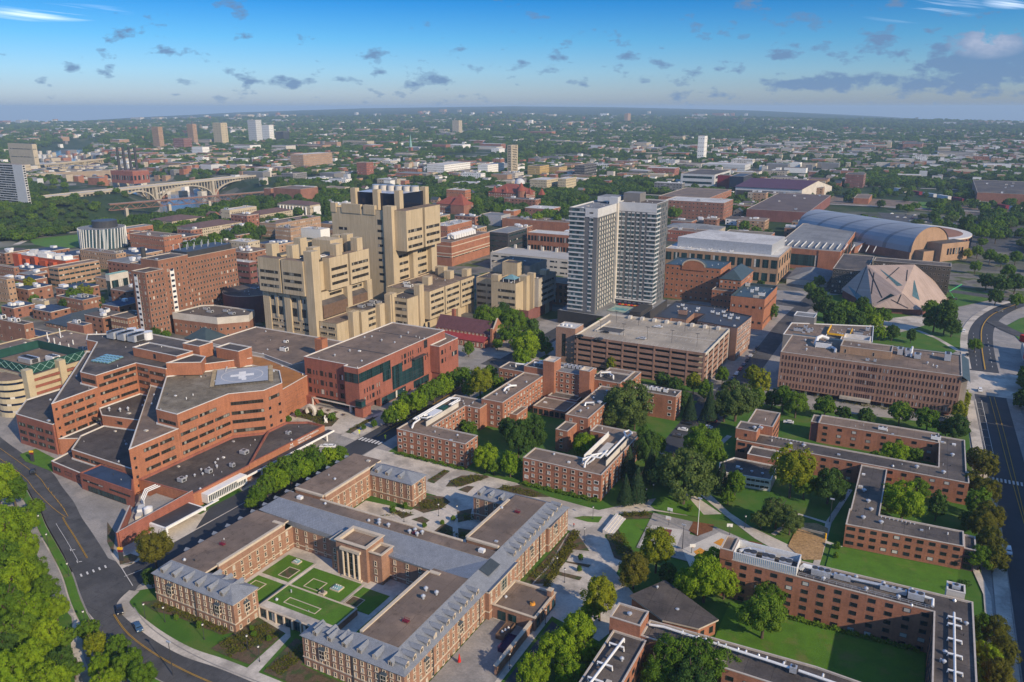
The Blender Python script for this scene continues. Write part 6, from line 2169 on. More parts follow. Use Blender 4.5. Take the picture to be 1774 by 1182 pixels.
# ================================================================== old hospital: tall brown brick slabs, left
my = Bld('brick_hospital','tall brown brick hospital slab of many storeys with a dark plant deck on its roof','hospital',(-432,350),lm='tall brown brick hospital')
BM = mat('brick_brown',(0.255,0.125,0.08),kind='brick',scale=.1,var=.2)
my.flat(rect(-433,-420.5,312,325),0,43,BM,ROOF_D,COPING,key='1')
my.flat(rect(-441,-424.6,325.1,348),0,48,BM,ROOF_D,COPING,key='2')
my.flat(rect(-446,-429.6,348.1,393),0,45,BM,ROOF_D,COPING,key='3')
my.flat(rect(-452,-441.1,325.1,348),0,44,BM,ROOF_D,COPING,key='4')
fz = [4 + k * 3.55 for k in range(11)]
my.row((-433,312),(-420.5,312),fz,3,1.2,1.9,'plain')
my.row((-420.5,312),(-420.5,325),fz,5,1.2,1.9,'plain')
my.row((-424.6,326),(-424.6,348),fz + [43.2],6,1.2,1.9,'plain')
my.row((-429.6,348.5),(-429.6,393),fz,17,1.2,1.9,'plain')
b = MB()
for (x,y,rz) in ((-429.8,312,0),(-424.6,334.5,90)):
 dx,dy = (1.5,.12) if rz == 0 else (.12,1.6)
 b.box(x - dx,x + dx,y - dy,y + dy,5,40.6,WHITE)
 for z in fz:
  b.box(x - dx * .7 - .06,x + dx * .7 + .06,y - dy * .7 - .08,y + dy * .7 + .08,z + .1,z + 1.6,G_NAVY)
my.part('stair_glazing',b)
b = MB()
b.box(-445.6,-430,352,390,44.6,48.5,METAL_D)
for k in range(12):
 b.tube([(-444 + (k % 4) * 3,353 + k * 3,48.4),(-444 + (k % 4) * 3,353 + k * 3,52)],.25,METAL,6)
b.cyl(-444,330,1.5,44,54,METAL_D,12)
my.part('plant_deck',b)
my.finish()
mf = Bld('hospital_wing','low brown brick wing with pale top storey below the tall brick hospital','building',(-395,340))
mf.flat([(-419.5,327),(-384,331),(-371.5,345),(-378,356),(-412,354),(-419,349)],0,14.5,BM,ROOF_D,CONC_P,par=.8,key='1')
b = mf.mb('pale_storey')
q = inset_poly(ccw([(-419.5,327),(-384,331),(-371.5,345),(-378,356),(-412,354),(-419,349)]),-.1)
for i in range(len(q)):
 p,r_ = q[i],q[(i + 1) % len(q)]
 b.face([(*p,10.2),(*r_,10.2),(*r_,14.4),(*p,14.4)],CONC_P)
mf.row((-419.5,327),(-384,331),(2,6),9,1.3,1.6,'plain')
mf.row((-384,331),(-371.5,345),(2,6),5,1.3,1.6,'plain')
for (x,y) in ((-400,340),(-392,346),(-408,344),(-384,343)):
 mf.unit(x,y,13.8,4,2.4,1.6,METAL)
mf.finish()

# cream and brick stepped ramp with green roof screens, far left
lr = Bld('banded_building','cream and brick banded building with rounded stair and green braced roof screens','building',(-385,210),lm='cream and brick banded building')
CREAM = mat('cream_precast',(.50,.42,.28),var=.15,scale=.2)
lr.flat([(-430,201),(-363,201),(-365,238),(-430,238)],0,19,CREAM,ROOF_B,CREAM,key='1')
for k in range(5):
 z = 2.4 + k * 3.4
 lr.mb('brick_band').box(-430.1,-362.85,200.88,201.05,z,z + 1.3,BR_RED)
 lr.mb('brick_band').box(-363.15,-362.9,201.06,237.6,z,z + 1.3,BR_RED)
 lr.row((-363,203),(-364.6,232),(z + .1,),4,4.4,1.1,'band',name='window_band')
 lr.row((-400,201),(-384,201),(z + .1,),3,4.2,1.1,'band',name='window_band')
b = MB()
for k in range(5):
 z = k * 3.4
 b.cyl(-374,200.5,9.0,z,z + 2.3,CREAM,28)
 b.cyl(-374,200.5,8.8,z + 2.3,z + 3.4,G_NAVY,28)
b.cyl(-374,200.5,9.0,17,18.2,CREAM,28,top=ROOF_B)
lr.part('round_stair',b)
for (x,y) in ((-363.4,200.4),(-364.2,217),(-364.8,233)):
 lr.mb('pier').box(x - 2,x + 2,y - 1.6,y + 1.6,0,22.6,CREAM)
b = MB()
for (x0,x1,y0,y1) in ((-404,-366,203,203.3),(-366.2,-365.9,203.4,231),(-404,-366,231,231.3),(-404.3,-404,203,231.3)):
 b.box(x0,x1,y0,y1,19,23.2,GREENM)
for k in range(6):
 y0 = 204 + k * 4.4
 b.tube([(-365.7,y0,19.2),(-365.7,y0 + 4.4,23)],.12,COPPER,5)
 b.tube([(-365.7,y0,23),(-365.7,y0 + 4.4,19.2)],.12,COPPER,5)
 x0 = -403 + k * 6
 b.tube([(x0,202.8,19.2),(x0 + 6,202.8,23)],.12,COPPER,5)
 b.tube([(x0,202.8,23),(x0 + 6,202.8,19.2)],.12,COPPER,5)
lr.part('green_screen',b)
lr.unit(-386,215,18.6,10,5,2.6,METAL)
lr.unit(-376,221,18.6,6,4,3.2,METAL_W)
rnd = random.Random(9)
b = MB()
for k in range(16):
 x,y = rnd.uniform(-425,-372),rnd.uniform(239,262)
 b.tube([(x,y,17),(x,y,rnd.uniform(19,23))],.3,METAL_W,6)
lr.part('flue',b)
lr.flat(rect(-432,-366,238.2,264),0,17,CREAM,ROOF_B,CREAM,key='2')
lr.finish()

# ================================================================== left-hand campus blocks
DST = []
block('college_building','tan stone college building with rows of windows cut by the left edge, lower one','building',(-30,19,32,526,484),BR_TAN,ROOF_B,rows=4,style='plain',group=None).finish()
block('college_building','small brown brick building at the left edge above the tan stone one','building',(-30,28,37,489,464),BM,ROOF_B,rows=3).finish()
mu = block('art_museum','orange-red angular art building with jumbled white roof boxes by the river lawn','museum',(27,118,140,479,452),mat('red_panel',(.42,.085,.035),var=.2,scale=.1),ROOF_W,key_lm='orange-red art building')
xl,X,Y,yr,H = mu.dim
rnd = random.Random(4)
for k in range(11):
 x,y,s_ = rnd.uniform(xl + 6,X - 6),rnd.uniform(Y + 5,min(yr,Y + 40) - 4),rnd.uniform(4,10)
 b = MB()
 b.obox((x,y),rnd.uniform(0,1.5),s_ * .6,s_ * .45,H - .6,H + rnd.uniform(1.5,5),rnd.choice([WHITE,METAL_W,LTGREY_P]))
 mu.part('roof_box',b)
for k in range(5):
 b = MB()
 b.obox((xl + 8 + k * (X - xl - 12) / 5,Y - 1.2),R(rnd.uniform(-18,18)),4,1.6,0,H + rnd.uniform(-3,1),MATS['red_panel'])
 mu.part('facade_panel',b)
mu.finish()
block('college_building','tan stone building with two square end towers behind the orange-red art building','building',(142,205,222,470,440),BR_TAN,ROOF_B,rows=4,style='plain',units=3).finish()
block('college_building','tan stone hall with glass stair bay and low roof left of the green glass building','building',(90,106,192,500,464),BR_TAN,ROOF_B,rows=4,style='teal',nS=2,nE=8).finish()
gb_ = block('glass_building','sea-green glass building with a pale copper roof beside the tall brick hospital','building',(189,196,228,522,476),CONC_P,COPPER,rows=1,style='teal',nS=1,nE=1,h=20,par=.2,cop=COPPER,key_lm='green glass building')
gb_.finish()
block('college_building','brown brick block with a blue-grey flat roof between the art building and the hospital','building',(101,147,178,546,520),BM,blue,rows=2,units=3).finish()
block('long_hall','long low hall with dark slate pitched roof in front of the brick hospital','hall',(80,118,214,573,553),BM,SLATE_D,hip=5,rows=1).finish()
block('college_building','plain brown brick block with few windows near the left edge above the banded building','building',(-20,48,64,600,562),BM,ROOF_D,rows=2,nS=4,nE=2,units=3).finish()
block('plant_house','small cream plant house on a dark roof left of the slate-roofed long hall','building',(58,80,88,542,522),CREAM,ROOF_D,units=1).finish()
block('college_building','low block with rows of pale framed windows below the tall brick hospital','building',(196,226,264,588,552),BM,ROOF_D,rows=3,style='stone',wd=1.2).finish()
block('plant_house','grey-brown boxy plant house with rooftop fans left of the hospital cooling drums','building',(122,150,165,602,564),BR_OLD,blue,units=3).finish()
block('college_building','dark roofed low block with vents behind the cream banded building','building',(26,96,122,604,588),BM,blue,units=6).finish()
block('gabled_hall','brick hall with green-grey pitched roof and cream cornice behind the orange hospital','hall',(322,358,394,612,576),BM,TEAL,hip=6,rows=2).finish()
rd = Bld('round_hall','dark plum brick round hall with a flat black roof right of the tall brick hospital','hall',at(432,555),lm='plum brick round hall')
c = at(440,548)
b = rd.mb('wall')
b.cyl(c[0],c[1],19,0,19,BR_PURP,36,top=ROOF_D)
rd.mb('parapet').cyl(c[0],c[1],19.15,18.4,18.9,COPING,36,top=COPING)
rd.mb('roof').cyl(c[0],c[1],18.6,18.8,18.95,ROOF_D,36)
rd.unit(c[0],c[1] + 3,18.9,5,3,1)
rd.finish()
block('brick_slab','plum brick slab with pale bands between the round hall and the tan block','building',(402,438,450,520,455),BR_PURP,ROOF_W,rows=6,style='band',nS=1,nE=1).finish()
block('science_building','orange brick science building with tall pale portal beside the long brick block','building',(228,287,318,442,411),BR_DORM,ROOF_B,rows=3,units=4,key_lm='orange brick science building').finish()
block('science_building','taller orange brick cube attached left of the science building','building',(228,250,258,432,402),BR_DORM,ROOF_D).finish()
cy = Bld('glass_rotunda','striped blue-grey glass rotunda beside the river lawn','rotunda',at(181,430))
c = at(181,428)
cy.mb('wall').cyl(c[0],c[1],22,0,21,G_TOWER,40,top=ROOF_G)
b = MB()
for k in range(40):
 a = k * 2 * math.pi / 40
 b.tube([(c[0] + 22.3 * math.cos(a),c[1] + 22.3 * math.sin(a),1),(c[0] + 22.3 * math.cos(a + .1),c[1] + 22.3 * math.sin(a + .1),21)],.5,METAL_W,4)
cy.part('fin',b)
cy.mb('roof').cyl(c[0] + 3,c[1] + 2,12,21,28,METAL_D,24)
cy.finish()
block('long_block','long orange brick block with pale metal roof behind the glass rotunda','building',(190,206,268,426,399),BR_DORM,ROOF_G,rows=2,style='band',nS=1,nE=2).finish()
CR = mat('cream_stone',(.47,.40,.29),var=.15,scale=.2)
TILE = mat('brown_tile',(.155,.095,.085),kind='slate',var=.2,scale=.3)
MALL = [('cream stone mall hall with brown hipped roof, leftmost of its row',(262,300,356,400,378),4),('cream mall hall with brown hipped roof above the dark trees',(308,346,420,412,390),4),
  ('cream flat-roofed long hall near the river bridge',(385,400,472,392,364),0),('brown hipped cream hall left of the columned hall',(425,452,508,388,367),4),('small flat hall among trees left of the tan block',(400,432,452,446,420),0)]
for l,px,hp in MALL:
 block('mall_hall',l,'hall',px,CR,TILE if hp else ROOF_W,hip=hp or None,rows=3,style='plain',group=None,units=0 if hp else 3).finish()
ch2 = block('columned_hall','cream hall with tall columns and brown hipped roof above the tan block','hall',(482,538,561,374,351),CR,TILE,hip=4,rows=2,key_lm='columned cream hall')
xl,X,Y,yr,H = ch2.dim
b = MB()
for k in range(9):
 b.cyl(xl + 6 + k * (X - xl - 12) / 8,Y - 1.5,.9,0,H - 6,WHITE,8)
for k in range(7):
 b.cyl(X + 1.5,Y + 6 + k * (yr - Y - 12) / 6,.9,0,H - 6,WHITE,8)
ch2.part('column',b)
ch2.finish()
block('brick_theatre','windowless red brick theatre block with stepped cubes beyond the columned hall','theatre',(475,522,552,348,328),BR_OLD,ROOF_B,key_lm='red brick theatre').finish()
block('brick_theatre','small red brick cube and chimney left of the red brick theatre','building',(458,470,478,342,327),BR_OLD,ROOF_B).finish()
block('mall_hall','long cream hall with even windows right of the red brick theatre','hall',(566,598,607,337,325),CR,ROOF_B,rows=2).finish()
block('auditorium','broad dark pitched auditorium roof behind the cooling drums of the tan tower','auditorium',(618,686,720,352,322),BR_OLD,SLATE_D,hip=16).finish()
for l,px,st in (('glass fronted laboratory with dark flat roof in front of the mall trees',(478,505,522,422,396),'white'),('long laboratory with gridded white windows and brown roof',(452,480,560,412,388),'white'),('white stuccoed plant building beside the tan tower',(522,556,572,414,398),None)):
 block('laboratory',l,'building',px,WHITE if st is None else BR_TAN,ROOF_W if st is None else ROOF_B,rows=3 if st else None,style=st or 'plain',units=3).finish()
# red tiled halls right of the tan tower
rt = block('red_roofed_hall','old brick hall with bright red tiled hipped roofs among trees right of the tan tower','hall',(756,803,820,372,344),BR_OLD,RED_TILE,hip=9,rows=2,style='sash',key_lm='red-tiled old hall')
xl,X,Y,yr,H = rt.dim
b = MB()
b.hip(X - 18,X + 3,Y - 4,Y + 16,H - 9,15,RED_TILE,over=.3)
b.box(X - 18,X + 3,Y - 4,Y + 16,0,H - 9,BR_OLD)
rt.part('corner_pavilion',b)
rt.finish()
block('brick_hall','orange brick flat-roofed hall behind the red-tiled old hall','hall',(774,806,816,356,330),BR_OR,ROOF_W,rows=3,units=3).finish()
cs_ = block('red_roofed_hall','long grey stone hall with steep red tiled roof and a small dome, beyond the trees','hall',(846,905,927,354,322),BR_OLD,RED_TILE,hip=12,rows=4,style='sash',nS=14,key_lm='long red-tiled stone hall')
xl,X,Y,yr,H = cs_.dim
b = MB()
b.cyl(X - 4,Y + 4,7,0,H - 8,BR_OLD,14)
b.cyl(X - 4,Y + 4,7.4,H - 8,H + 4,RED_TILE,14,r1=.5)
for k in range(5):
 b.hip(xl + 6 + k * 20,xl + 13 + k * 20,Y - 1,Y + 8,H - 12,9,RED_TILE,over=.3)
cs_.part('turret',b)
b = MB()
for k in range(6):
 a0,a1 = k * .25,(k + 1) * .25
 b.cyl(X - 20,Y + 30,8 * math.cos(a0),H + 8 * math.sin(a0),H + 8 * math.sin(a1),LTGREY_P,16,r1=8 * math.cos(a1))
cs_.part('dome',b)
cs_.finish()
en = block('engineering_hall','large brick engineering hall with a row of white domed fans on its roof','building',(746,783,866,462,420),BR_DORM,ROOF_B,rows=1,style='band',nS=1,nE=2,key_lm='brick hall with the white fans')
xl,X,Y,yr,H = en.dim
for k in range(9):
 b = MB()
 y = Y + 16 + k * (yr - Y - 30) / 9
 b.tube([(X - 13,y,H),(X - 13,y,H + 3.2),(X - 10,y,H + 4.4),(X - 6.6,y,H + 3.2),(X - 6.6,y,H + .4)],1.7,METAL_W,8)
 en.part('domed_fan',b,True)
sb = en.mb('stone_band')
for z in (H * .38,H * .5,H * .8):
 sb.box(X + .0,X + .12,Y,yr,z,z + .8,STONE)
 sb.box(xl,X,Y - .12,Y,z,z + .8,STONE)
en.finish()
block('engineering_hall','upper brick engineering block with white roof plant behind the white fans','building',(748,776,818,424,392),BR_DORM,ROOF_W,rows=2,units=7).finish()
block('glass_block','dark glass and brick block with blue-grey roof right of the white fans','building',(846,880,913,442,404),METAL_D,ROOF_G,rows=4,style='teal',nS=1,nE=1).finish()
cw = block('brick_laboratory','brick laboratory with rows of dark bays and pale roof left of the grey high-rise','building',(914,986,1000,442,408),BR_DORM,ROOF_W,rows=2,style='dark',nS=13,wd=2.6,h=5)
cw.finish()
block('brick_laboratory','long windowless orange brick block with white machines on its roof','building',(870,985,1000,404,386),BR_DORM,ROOF_B,units=9).finish()
block('orange_cube','orange brick cube and white roof boxes beyond the long windowless block','building',(872,890,902,388,366),BR_OR,ROOF_W,units=2).finish()
rp = block('parking_ramp','pale concrete parking ramp with light posts left of the grey high-rise','garage',(850,985,1010,480,450),CONC_P,mat('ramp_deck',(.42,.40,.37),var=.15,scale=.05),rows=3,style='dark',nS=8,wd=9,h=1.4,key_lm='pale concrete parking ramp')
xl,X,Y,yr,H = rp.dim
for k in range(6):
 b = MB()
 b.box(xl + 8 + k * 14,xl + 10 + k * 14,Y + 30,Y + 32,H - .6,H + 3,CONC_P)
 rp.part('stair_head',b)
rp.finish()
block('brick_school','orange brick classroom block between the tan wing and the grey high-rise','building',(938,985,1002,530,492),BR_DORM,ROOF_B,rows=3,style='dark',nS=5,wd=2.2,h=2.4).finish()
block('steel_shed','blue-grey metal roofed shed behind the white fans','shed',(832,868,886,392,374),METAL,ROOF_G).finish()

# church with plum roof below the tan wing
cc = Bld('church','red brick church with plum tiled roof and stepped gable behind the street trees','church',(-243,402),lm='red brick church')
cc.walls(rect(-266,-224.5,398,410),0,7.5,BR_RED)
cc.walls(rect(-262,-228,392.5,397.9),0,4.2,BR_RED,key='2')
cc.mb('roof').gable(-266,-224.9,398,410,7.5,7,PLUM_TILE,BR_RED,along='x',over=.2)
cc.mb('roof').face([(-262.3,392.1,4.0),(-227.7,392.1,4.0),(-227.7,398.1,6.2),(-262.3,398.1,6.2)],mat('red_tile_low',(.28,.04,.045),var=.2,scale=.4))
b = MB()
b.face([(-224.4,397,0),(-224.4,411,0),(-224.4,411,9.4),(-224.4,404,17),(-224.4,397,9.4)],BR_DORM)
b.face([(-225.4,411,0),(-225.4,397,0),(-225.4,397,9.4),(-225.4,404,17),(-225.4,411,9.4)],BR_DORM)
for (y0,z0,y1,z1) in ((397,9.4,404,17),(404,17,411,9.4)):
 b.face([(-224.4,y0,z0),(-224.4,y1,z1),(-225.4,y1,z1),(-225.4,y0,z0)],STONE)
for y in (397,411):
 b.box(-225.6,-224.2,y - .6,y + .6,0,12,BR_DORM,top=STONE)
cc.part('gable',b)
cc.one((-224.4,404),R(90),4.5,4.2,6,'stonetall','gable_window')
cc.row((-262,392.5),(-228,392.5),(.9,),12,1.3,2.2,'stone')
cc.row((-265,398),(-226,398),(6.25,),14,1.1,1.0,'stone')
b = MB()
b.box(-259,-257,406,408,12,18,BR_RED)
cc.part('chimney',b)
cc.finish()

# ================================================================== right of the high-rise
ho = block('hotel','orange brick hotel with teal roof and curved gable right of the grey high-rise','hotel',(1150,1244,1262,526,466),BR_OR,TEAL,rows=6,nS=11,nE=3,style='plain',par=.6,cop=TEAL,key_lm='orange brick hotel')
xl,X,Y,yr,H = ho.dim
b = MB()
xm = xl + (X - xl) * .52
b.face([(xm - 9,Y - .5,H - 3)] + [(xm - 9 * math.cos(k * math.pi / 10),Y - .5,H + 5.5 * math.sin(k * math.pi / 10)) for k in range(11)][1:-1] + [(xm + 9,Y - .5,H - 3)],BR_OR)
for k in range(10):
 a0,a1 = k * math.pi / 10,(k + 1) * math.pi / 10
 b.face([(xm - 9 * math.cos(a0),Y - .7,H + 5.5 * math.sin(a0)),(xm - 9 * math.cos(a1),Y - .7,H + 5.5 * math.sin(a1)),(xm - 8 * math.cos(a1),Y - .7,H + 4.4 * math.sin(a1)),(xm - 8 * math.cos(a0),Y - .7,H + 4.4 * math.sin(a0))],STONE)
 b.face([(xm - 9 * math.cos(a0),Y - .7,H + 5.5 * math.sin(a0)),(xm - 9 * math.cos(a0),Y + 4,H + 5.5 * math.sin(a0)),(xm - 9 * math.cos(a1),Y + 4,H + 5.5 * math.sin(a1)),(xm - 9 * math.cos(a1),Y - .7,H + 5.5 * math.sin(a1))],TEAL)
ho.part('curved_gable',b)
ho.finish()
block('hotel','orange brick hotel tower with a teal hipped roof, right end of the hotel','hotel',(1243,1280,1301,536,472),BR_OR,TEAL,rows=6,hip=6,wd=1.5).finish()
block('hotel','low stepped orange brick terrace in front of the hotel tower','hotel',(1231,1266,1282,540,505),BR_OR,ROOF_D,rows=3).finish()
ob = block('brick_shop','orange brick corner building with a black-green mansard roof and rooftop machines','building',(1262,1320,1342,572,518),BR_OR,TEAL,rows=2,style='dark',wd=2,par=1.4,cop=TEAL,units=5)
ob.finish()
md = block('business_school','modern hall of brick piers and tall glass under a broad white roof','hall',(1150,1345,1367,494,446),BR_TAN,ROOF_W,rows=2,style='teal',nS=14,wd=5.6,h=8,key_lm='broad white-roofed hall')
xl,X,Y,yr,H = md.dim
b = MB()
b.prism([(xl + 6,Y + 16),(X - 8,Y + 10),(X - 6,Y + 60),(xl + 20,Y + 70)],H - .6,H + 8,METAL,top=ROOF_W)
md.part('upper_storey',b)
for k in range(6):
 md.unit(xl + 10 + k * 9,Y + 6 + (k % 2) * 3,H - .5,3,2,1.6,METAL_W)
md.finish()
gr_ = block('glass_ramp','long ramp building with blue-green glass front behind the faceted copper hall, brick corner','building',(1338,1452,1512,472,436),BR_DORM,ROOF_G,rows=1,style='teal',nS=1,nE=5,h=10,key_lm='glass fronted ramp')
xl,X,Y,yr,H = gr_.dim
b = MB()
for k in range(14):
 b.box(xl + 4 + k * 6,xl + 4.3 + k * 6,Y + 8,Y + 40,H,H + 1.2,METAL_W)
gr_.part('roof_rail',b)
b = MB()
b.box(X - 18,X - 1,Y - .6,Y - .02,0,H - .4,BR_DORM)
gr_.part('brick_corner',b)
gr_.finish()
gz = block('gallery_hall','low pale hall with a wide grey metal roof left of the faceted copper hall','hall',(1362,1432,1445,498,478),CONC_P,ROOF_G,hip=5)
gz.finish()
block('dark_block','black panelled office block left of the faceted copper hall','building',(1438,1496,1512,514,470),DKGREY_P,ROOF_D,rows=5,style='plain',wd=1.2).finish()
block('dark_block','dark brown panelled office block behind and right of the faceted copper hall','building',(1508,1640,1655,512,462),mat('brown_panel',(.085,.068,.055),kind='panel',var=.2,scale=.1),ROOF_D,rows=5,style='plain',nS=18,wd=1.6,depth=17,key_lm='dark brown office block').finish()
# faceted copper-pink hall
fc = Bld('faceted_hall','faceted pink copper hall like a cut rock with slanting glass slits','hall',(-18,635),lm='faceted copper hall')
V = {'a': (-53,634,7),'b': (-28,597,4),'c': (1,600,5),'d': (8.5,618,0),'e': (19,652,4),'T1': (-37.5,640,26),'T2': (-6,660,26),'M': (-11,608,14),'B1': (-47,668,11),'B2': (9,686,10)}
sk = fc.mb('facet')
for fcs in (('T1','M','T2'),('T1','b','M'),('T1','a','b'),('T2','M','d'),('M','b','c'),('M','c','d'),('T2','d','e'),('T2','e','B2'),('T1','T2','B2','B1'),('T1','B1','a')):
 P = [Vector(V[k]) for k in fcs]
 n = (P[1] - P[0]).cross(P[2] - P[0])
 if n.z < 0:
  P = P[::-1]
 sk.face(P,COPPERY)
pl = fc.mb('base_wall')
for p,q in (('a','b'),('b','c'),('c','d'),('d','e')):
 P,Q = V[p],V[q]
 pl.face([(P[0] + 1,P[1] + 3,0),(Q[0] + 1,Q[1] + 3,0),(Q[0] + 1,Q[1] + 3,Q[2] - .05),(P[0] + 1,P[1] + 3,P[2] - .05)],BR_PURP)

def slit(f3,u0,u1,wid,m=METAL_D,lift=.12):
 """a dark joint or glazed wedge on a facet, in barycentric coordinates"""
 A,B,C = (Vector(V[k]) for k in f3)
 n = (B - A).cross(C - A).normalized()
 if n.z < 0:
  n = -n
 pt = lambda u: A * u[0] + B * u[1] + C * u[2] + n * lift
 p,q = pt(u0),pt(u1)
 d = (q - p).normalized().cross(n) * wid
 return [p,p + d * .1,q + d,q] if wid > 1 else [p - d,p + d,q + d,q - d]

for f3,u0,u1,wd_,m in ((('T1','M','T2'),(.66,.17,.17),(.05,.75,.20),4.6,SKYLIGHT),(('T1','b','M'),(.05,.80,.15),(.1,.25,.65),3.6,G_TEAL),(('T1','a','b'),(.2,.72,.08),(.12,.3,.58),4.2,SKYLIGHT),(('T2','M','d'),(.55,.25,.2),(.12,.3,.58),7.0,SKYLIGHT),(('M','b','c'),(.3,.35,.35),(.9,.05,.05),.35,METAL_D),(('M','c','d'),(.3,.65,.05),(.95,.02,.03),.35,METAL_D),(('T1','b','M'),(.9,.06,.04),(.1,.55,.35),.35,METAL_D),(('T1','b','M'),(.75,.05,.2),(.3,.68,.02),.35,METAL_D),(('T1','M','T2'),(.3,.1,.6),(.45,.5,.05),.35,METAL_D),(('T1','M','T2'),(.1,.2,.7),(.02,.6,.38),.35,METAL_D),(('T1','a','b'),(.95,.03,.02),(.1,.5,.4),.35,METAL_D),(('M','b','c'),(.05,.2,.75),(.55,.4,.05),.35,METAL_D)):
 b = MB()
 P = slit(f3,u0,u1,wd_)
 b.face(P,m)
 b.face(P[::-1],m)
 fc.part('glass_slit' if wd_ > 1 else 'dark_joint',b)
fc.finish()
# barrel-roofed arena and the round one behind it
ar = Bld('arena','barrel-roofed brick arena with a grey metal vault','arena',(-60,890),lm='barrel-roofed arena')
A0,dv,pv,LN,HWD = Vector((-13,828)),Vector((-.80,.60)),Vector((.60,.80)),146,26
def aw(u,v,z):
 p = A0 + dv * u + pv * v
 return (p.x,p.y,z)
N = 18
prof = [(HWD + HWD * math.cos(math.pi - math.pi * k / N) * 1.0,8 + 23 * math.sin(math.pi * k / N) ** .8) for k in range(N + 1)]
va = ar.mb('vault_roof')
VA = mat('vault_metal',(.30,.33,.37),var=.12,scale=.03,rough=.45,kind='ribs',axis='y',pitch=9)
for k in range(N):
 (v0,z0),(v1,z1) = prof[k],prof[k + 1]
 va.face([aw(-1,v0,z0),aw(-1,v1,z1),aw(LN,v1,z1),aw(LN,v0,z0)][::-1],VA)
gwl = ar.mb('gable_wall')
gwl.face([aw(0,0,0)] + [aw(0,v,z - .2) for v,z in prof] + [aw(0,2 * HWD,0)],BR_TAN)
gwl.face([aw(LN,0,0)] + [aw(LN,v,z - .2) for v,z in prof] + [aw(LN,2 * HWD,0)],BR_TAN)
ar.mb('wall').face([aw(LN,0,0),aw(0,0,0),aw(0,0,8.2),aw(LN,0,8.2)],BR_OLD)
b = MB()
for u0,u1 in ((52,128),):
 b.face([aw(u0,-12,6),aw(u1,-12,6),aw(u1,2,11),aw(u0,2,11)],VA)
 b.face([aw(u1,-14,0),aw(u0,-14,0),aw(u0,-14,6),aw(u1,-14,6)],BR_OLD)
 b.face([aw(u0,-14,0),aw(u0,2,0),aw(u0,2,11),aw(u0,-14,6)],BR_OLD)
ar.part('side_aisle',b)
b = MB()
P = [aw(-16,22,0)[:2],aw(-16,60,0)[:2],aw(-.2,60,0)[:2],aw(-.2,22,0)[:2]]
b.prism(ccw(P),0,17,BR_TAN,top=ROOF_D)
P = [aw(-10,6,0)[:2],aw(-10,21,0)[:2],aw(-.2,21,0)[:2],aw(-.2,6,0)[:2]]
b.prism(ccw(P),0,10,BR_TAN,top=ROOF_D)
ar.part('entrance_block',b)
b = MB()
for k in range(6):
 p0,p1 = aw(-16.1,30 + k * 4,6),aw(-16.1,32.6 + k * 4,6)
 b.face([p0,(p0[0],p0[1],12),(p1[0],p1[1],12),p1],G_NAVY)
 b.face([p1,(p1[0],p1[1],12),(p0[0],p0[1],12),p0],G_NAVY)
ar.part('arched_window',b)
ar.finish()
c = at(1572,402,16)
ra = Bld('round_arena','broad round brown-roofed arena behind the barrel vault','arena',(c[0],c[1] + 10))
ra.mb('wall').cyl(c[0],c[1] + 10,58,0,16,BR_DORM,48)
ra.mb('roof').cyl(c[0],c[1] + 10,58.5,16,19,mat('roof_rustbrown',(.27,.135,.085),var=.2,scale=.05),48,r1=1)
ra.mb('parapet').cyl(c[0],c[1] + 10,59,15,16.4,COP_W,48,r1=59)
b = MB()
for k in range(48):
 a = 2 * math.pi * k / 48
 b.box(c[0] + 58.3 * math.cos(a) - .9,c[0] + 58.3 * math.cos(a) + .9,c[1] + 10 + 58.3 * math.sin(a) - .9,c[1] + 10 + 58.3 * math.sin(a) + .9,2,14,G_NAVY)
ra.part('window_bay',b)
ra.finish()
# fieldhouse with purple roof
fh_ = Bld('fieldhouse','big fieldhouse with a purple ridged roof and pale end wall','fieldhouse',(-220,1400),lm='purple-roofed fieldhouse')
x0,x1,y0,y1 = -283,-184,1330,1400
FX,FY = Vector((-1,.02)),Vector((.42,.91))
o_ = Vector((-185,1322))
def fw_(u,v,z):
 p = o_ + FX * u + FY * v
 return (p.x,p.y,z)
fl,fd = 104,84
wl_ = fh_.mb('wall')
wl_.face([fw_(fl,0,0),fw_(0,0,0),fw_(0,0,16),fw_(fl,0,16)],GREY_P)
wl_.face([fw_(0,0,0),fw_(0,fd,0),fw_(0,fd,16),fw_(0,fd / 2,27),fw_(0,0,16)],CONC_P)
wl_.face([fw_(fl,fd,0),fw_(fl,0,0),fw_(fl,0,16),fw_(fl,fd / 2,27),fw_(fl,fd,16)],CONC_P)
rf_ = fh_.mb('roof')
rf_.face([fw_(fl + 1,-2,15.6),fw_(-1,-2,15.6),fw_(-1,fd / 2,27.3),fw_(fl + 1,fd / 2,27.3)],PURP)
rf_.face([fw_(-1,fd + 2,15.6),fw_(fl + 1,fd + 2,15.6),fw_(fl + 1,fd / 2,27.3),fw_(-1,fd / 2,27.3)],PURP)
b = MB()
b.face([fw_(fl,-.2,10.5),fw_(0,-.2,10.5),fw_(0,-.2,14.6),fw_(fl,-.2,14.6)],LTGREY_P)
b.face([fw_(fl * .98,-.25,1),fw_(fl * .4,-.25,1),fw_(fl * .4,-.25,10),fw_(fl * .98,-.25,10)],DKGREY_P)
fh_.part('cladding_band',b)
fh_.finish()
for l,px,wl_,rf_ in (('dark flat-roofed warehouse with white vents left of the barrel-roofed arena',(1292,1398,1440,388,368),BR_PURP,mat('roof_maroonbrown',(.13,.095,.085),var=.25,scale=.05)),('wide dark-roofed brick warehouse at the right edge beyond the tracks',(1690,1800,1810,358,338),BR_OLD,ROOF_D)):
 block('warehouse',l,'warehouse',px,wl_,rf_,units=6).finish()
ap = block('apartment_block','brick and glass apartment block with several bays right of the grey high-rise','apartments',(1150,1252,1268,384,352),BR_OLD,ROOF_W,rows=5,style='plain',nS=15,wd=2,units=4)
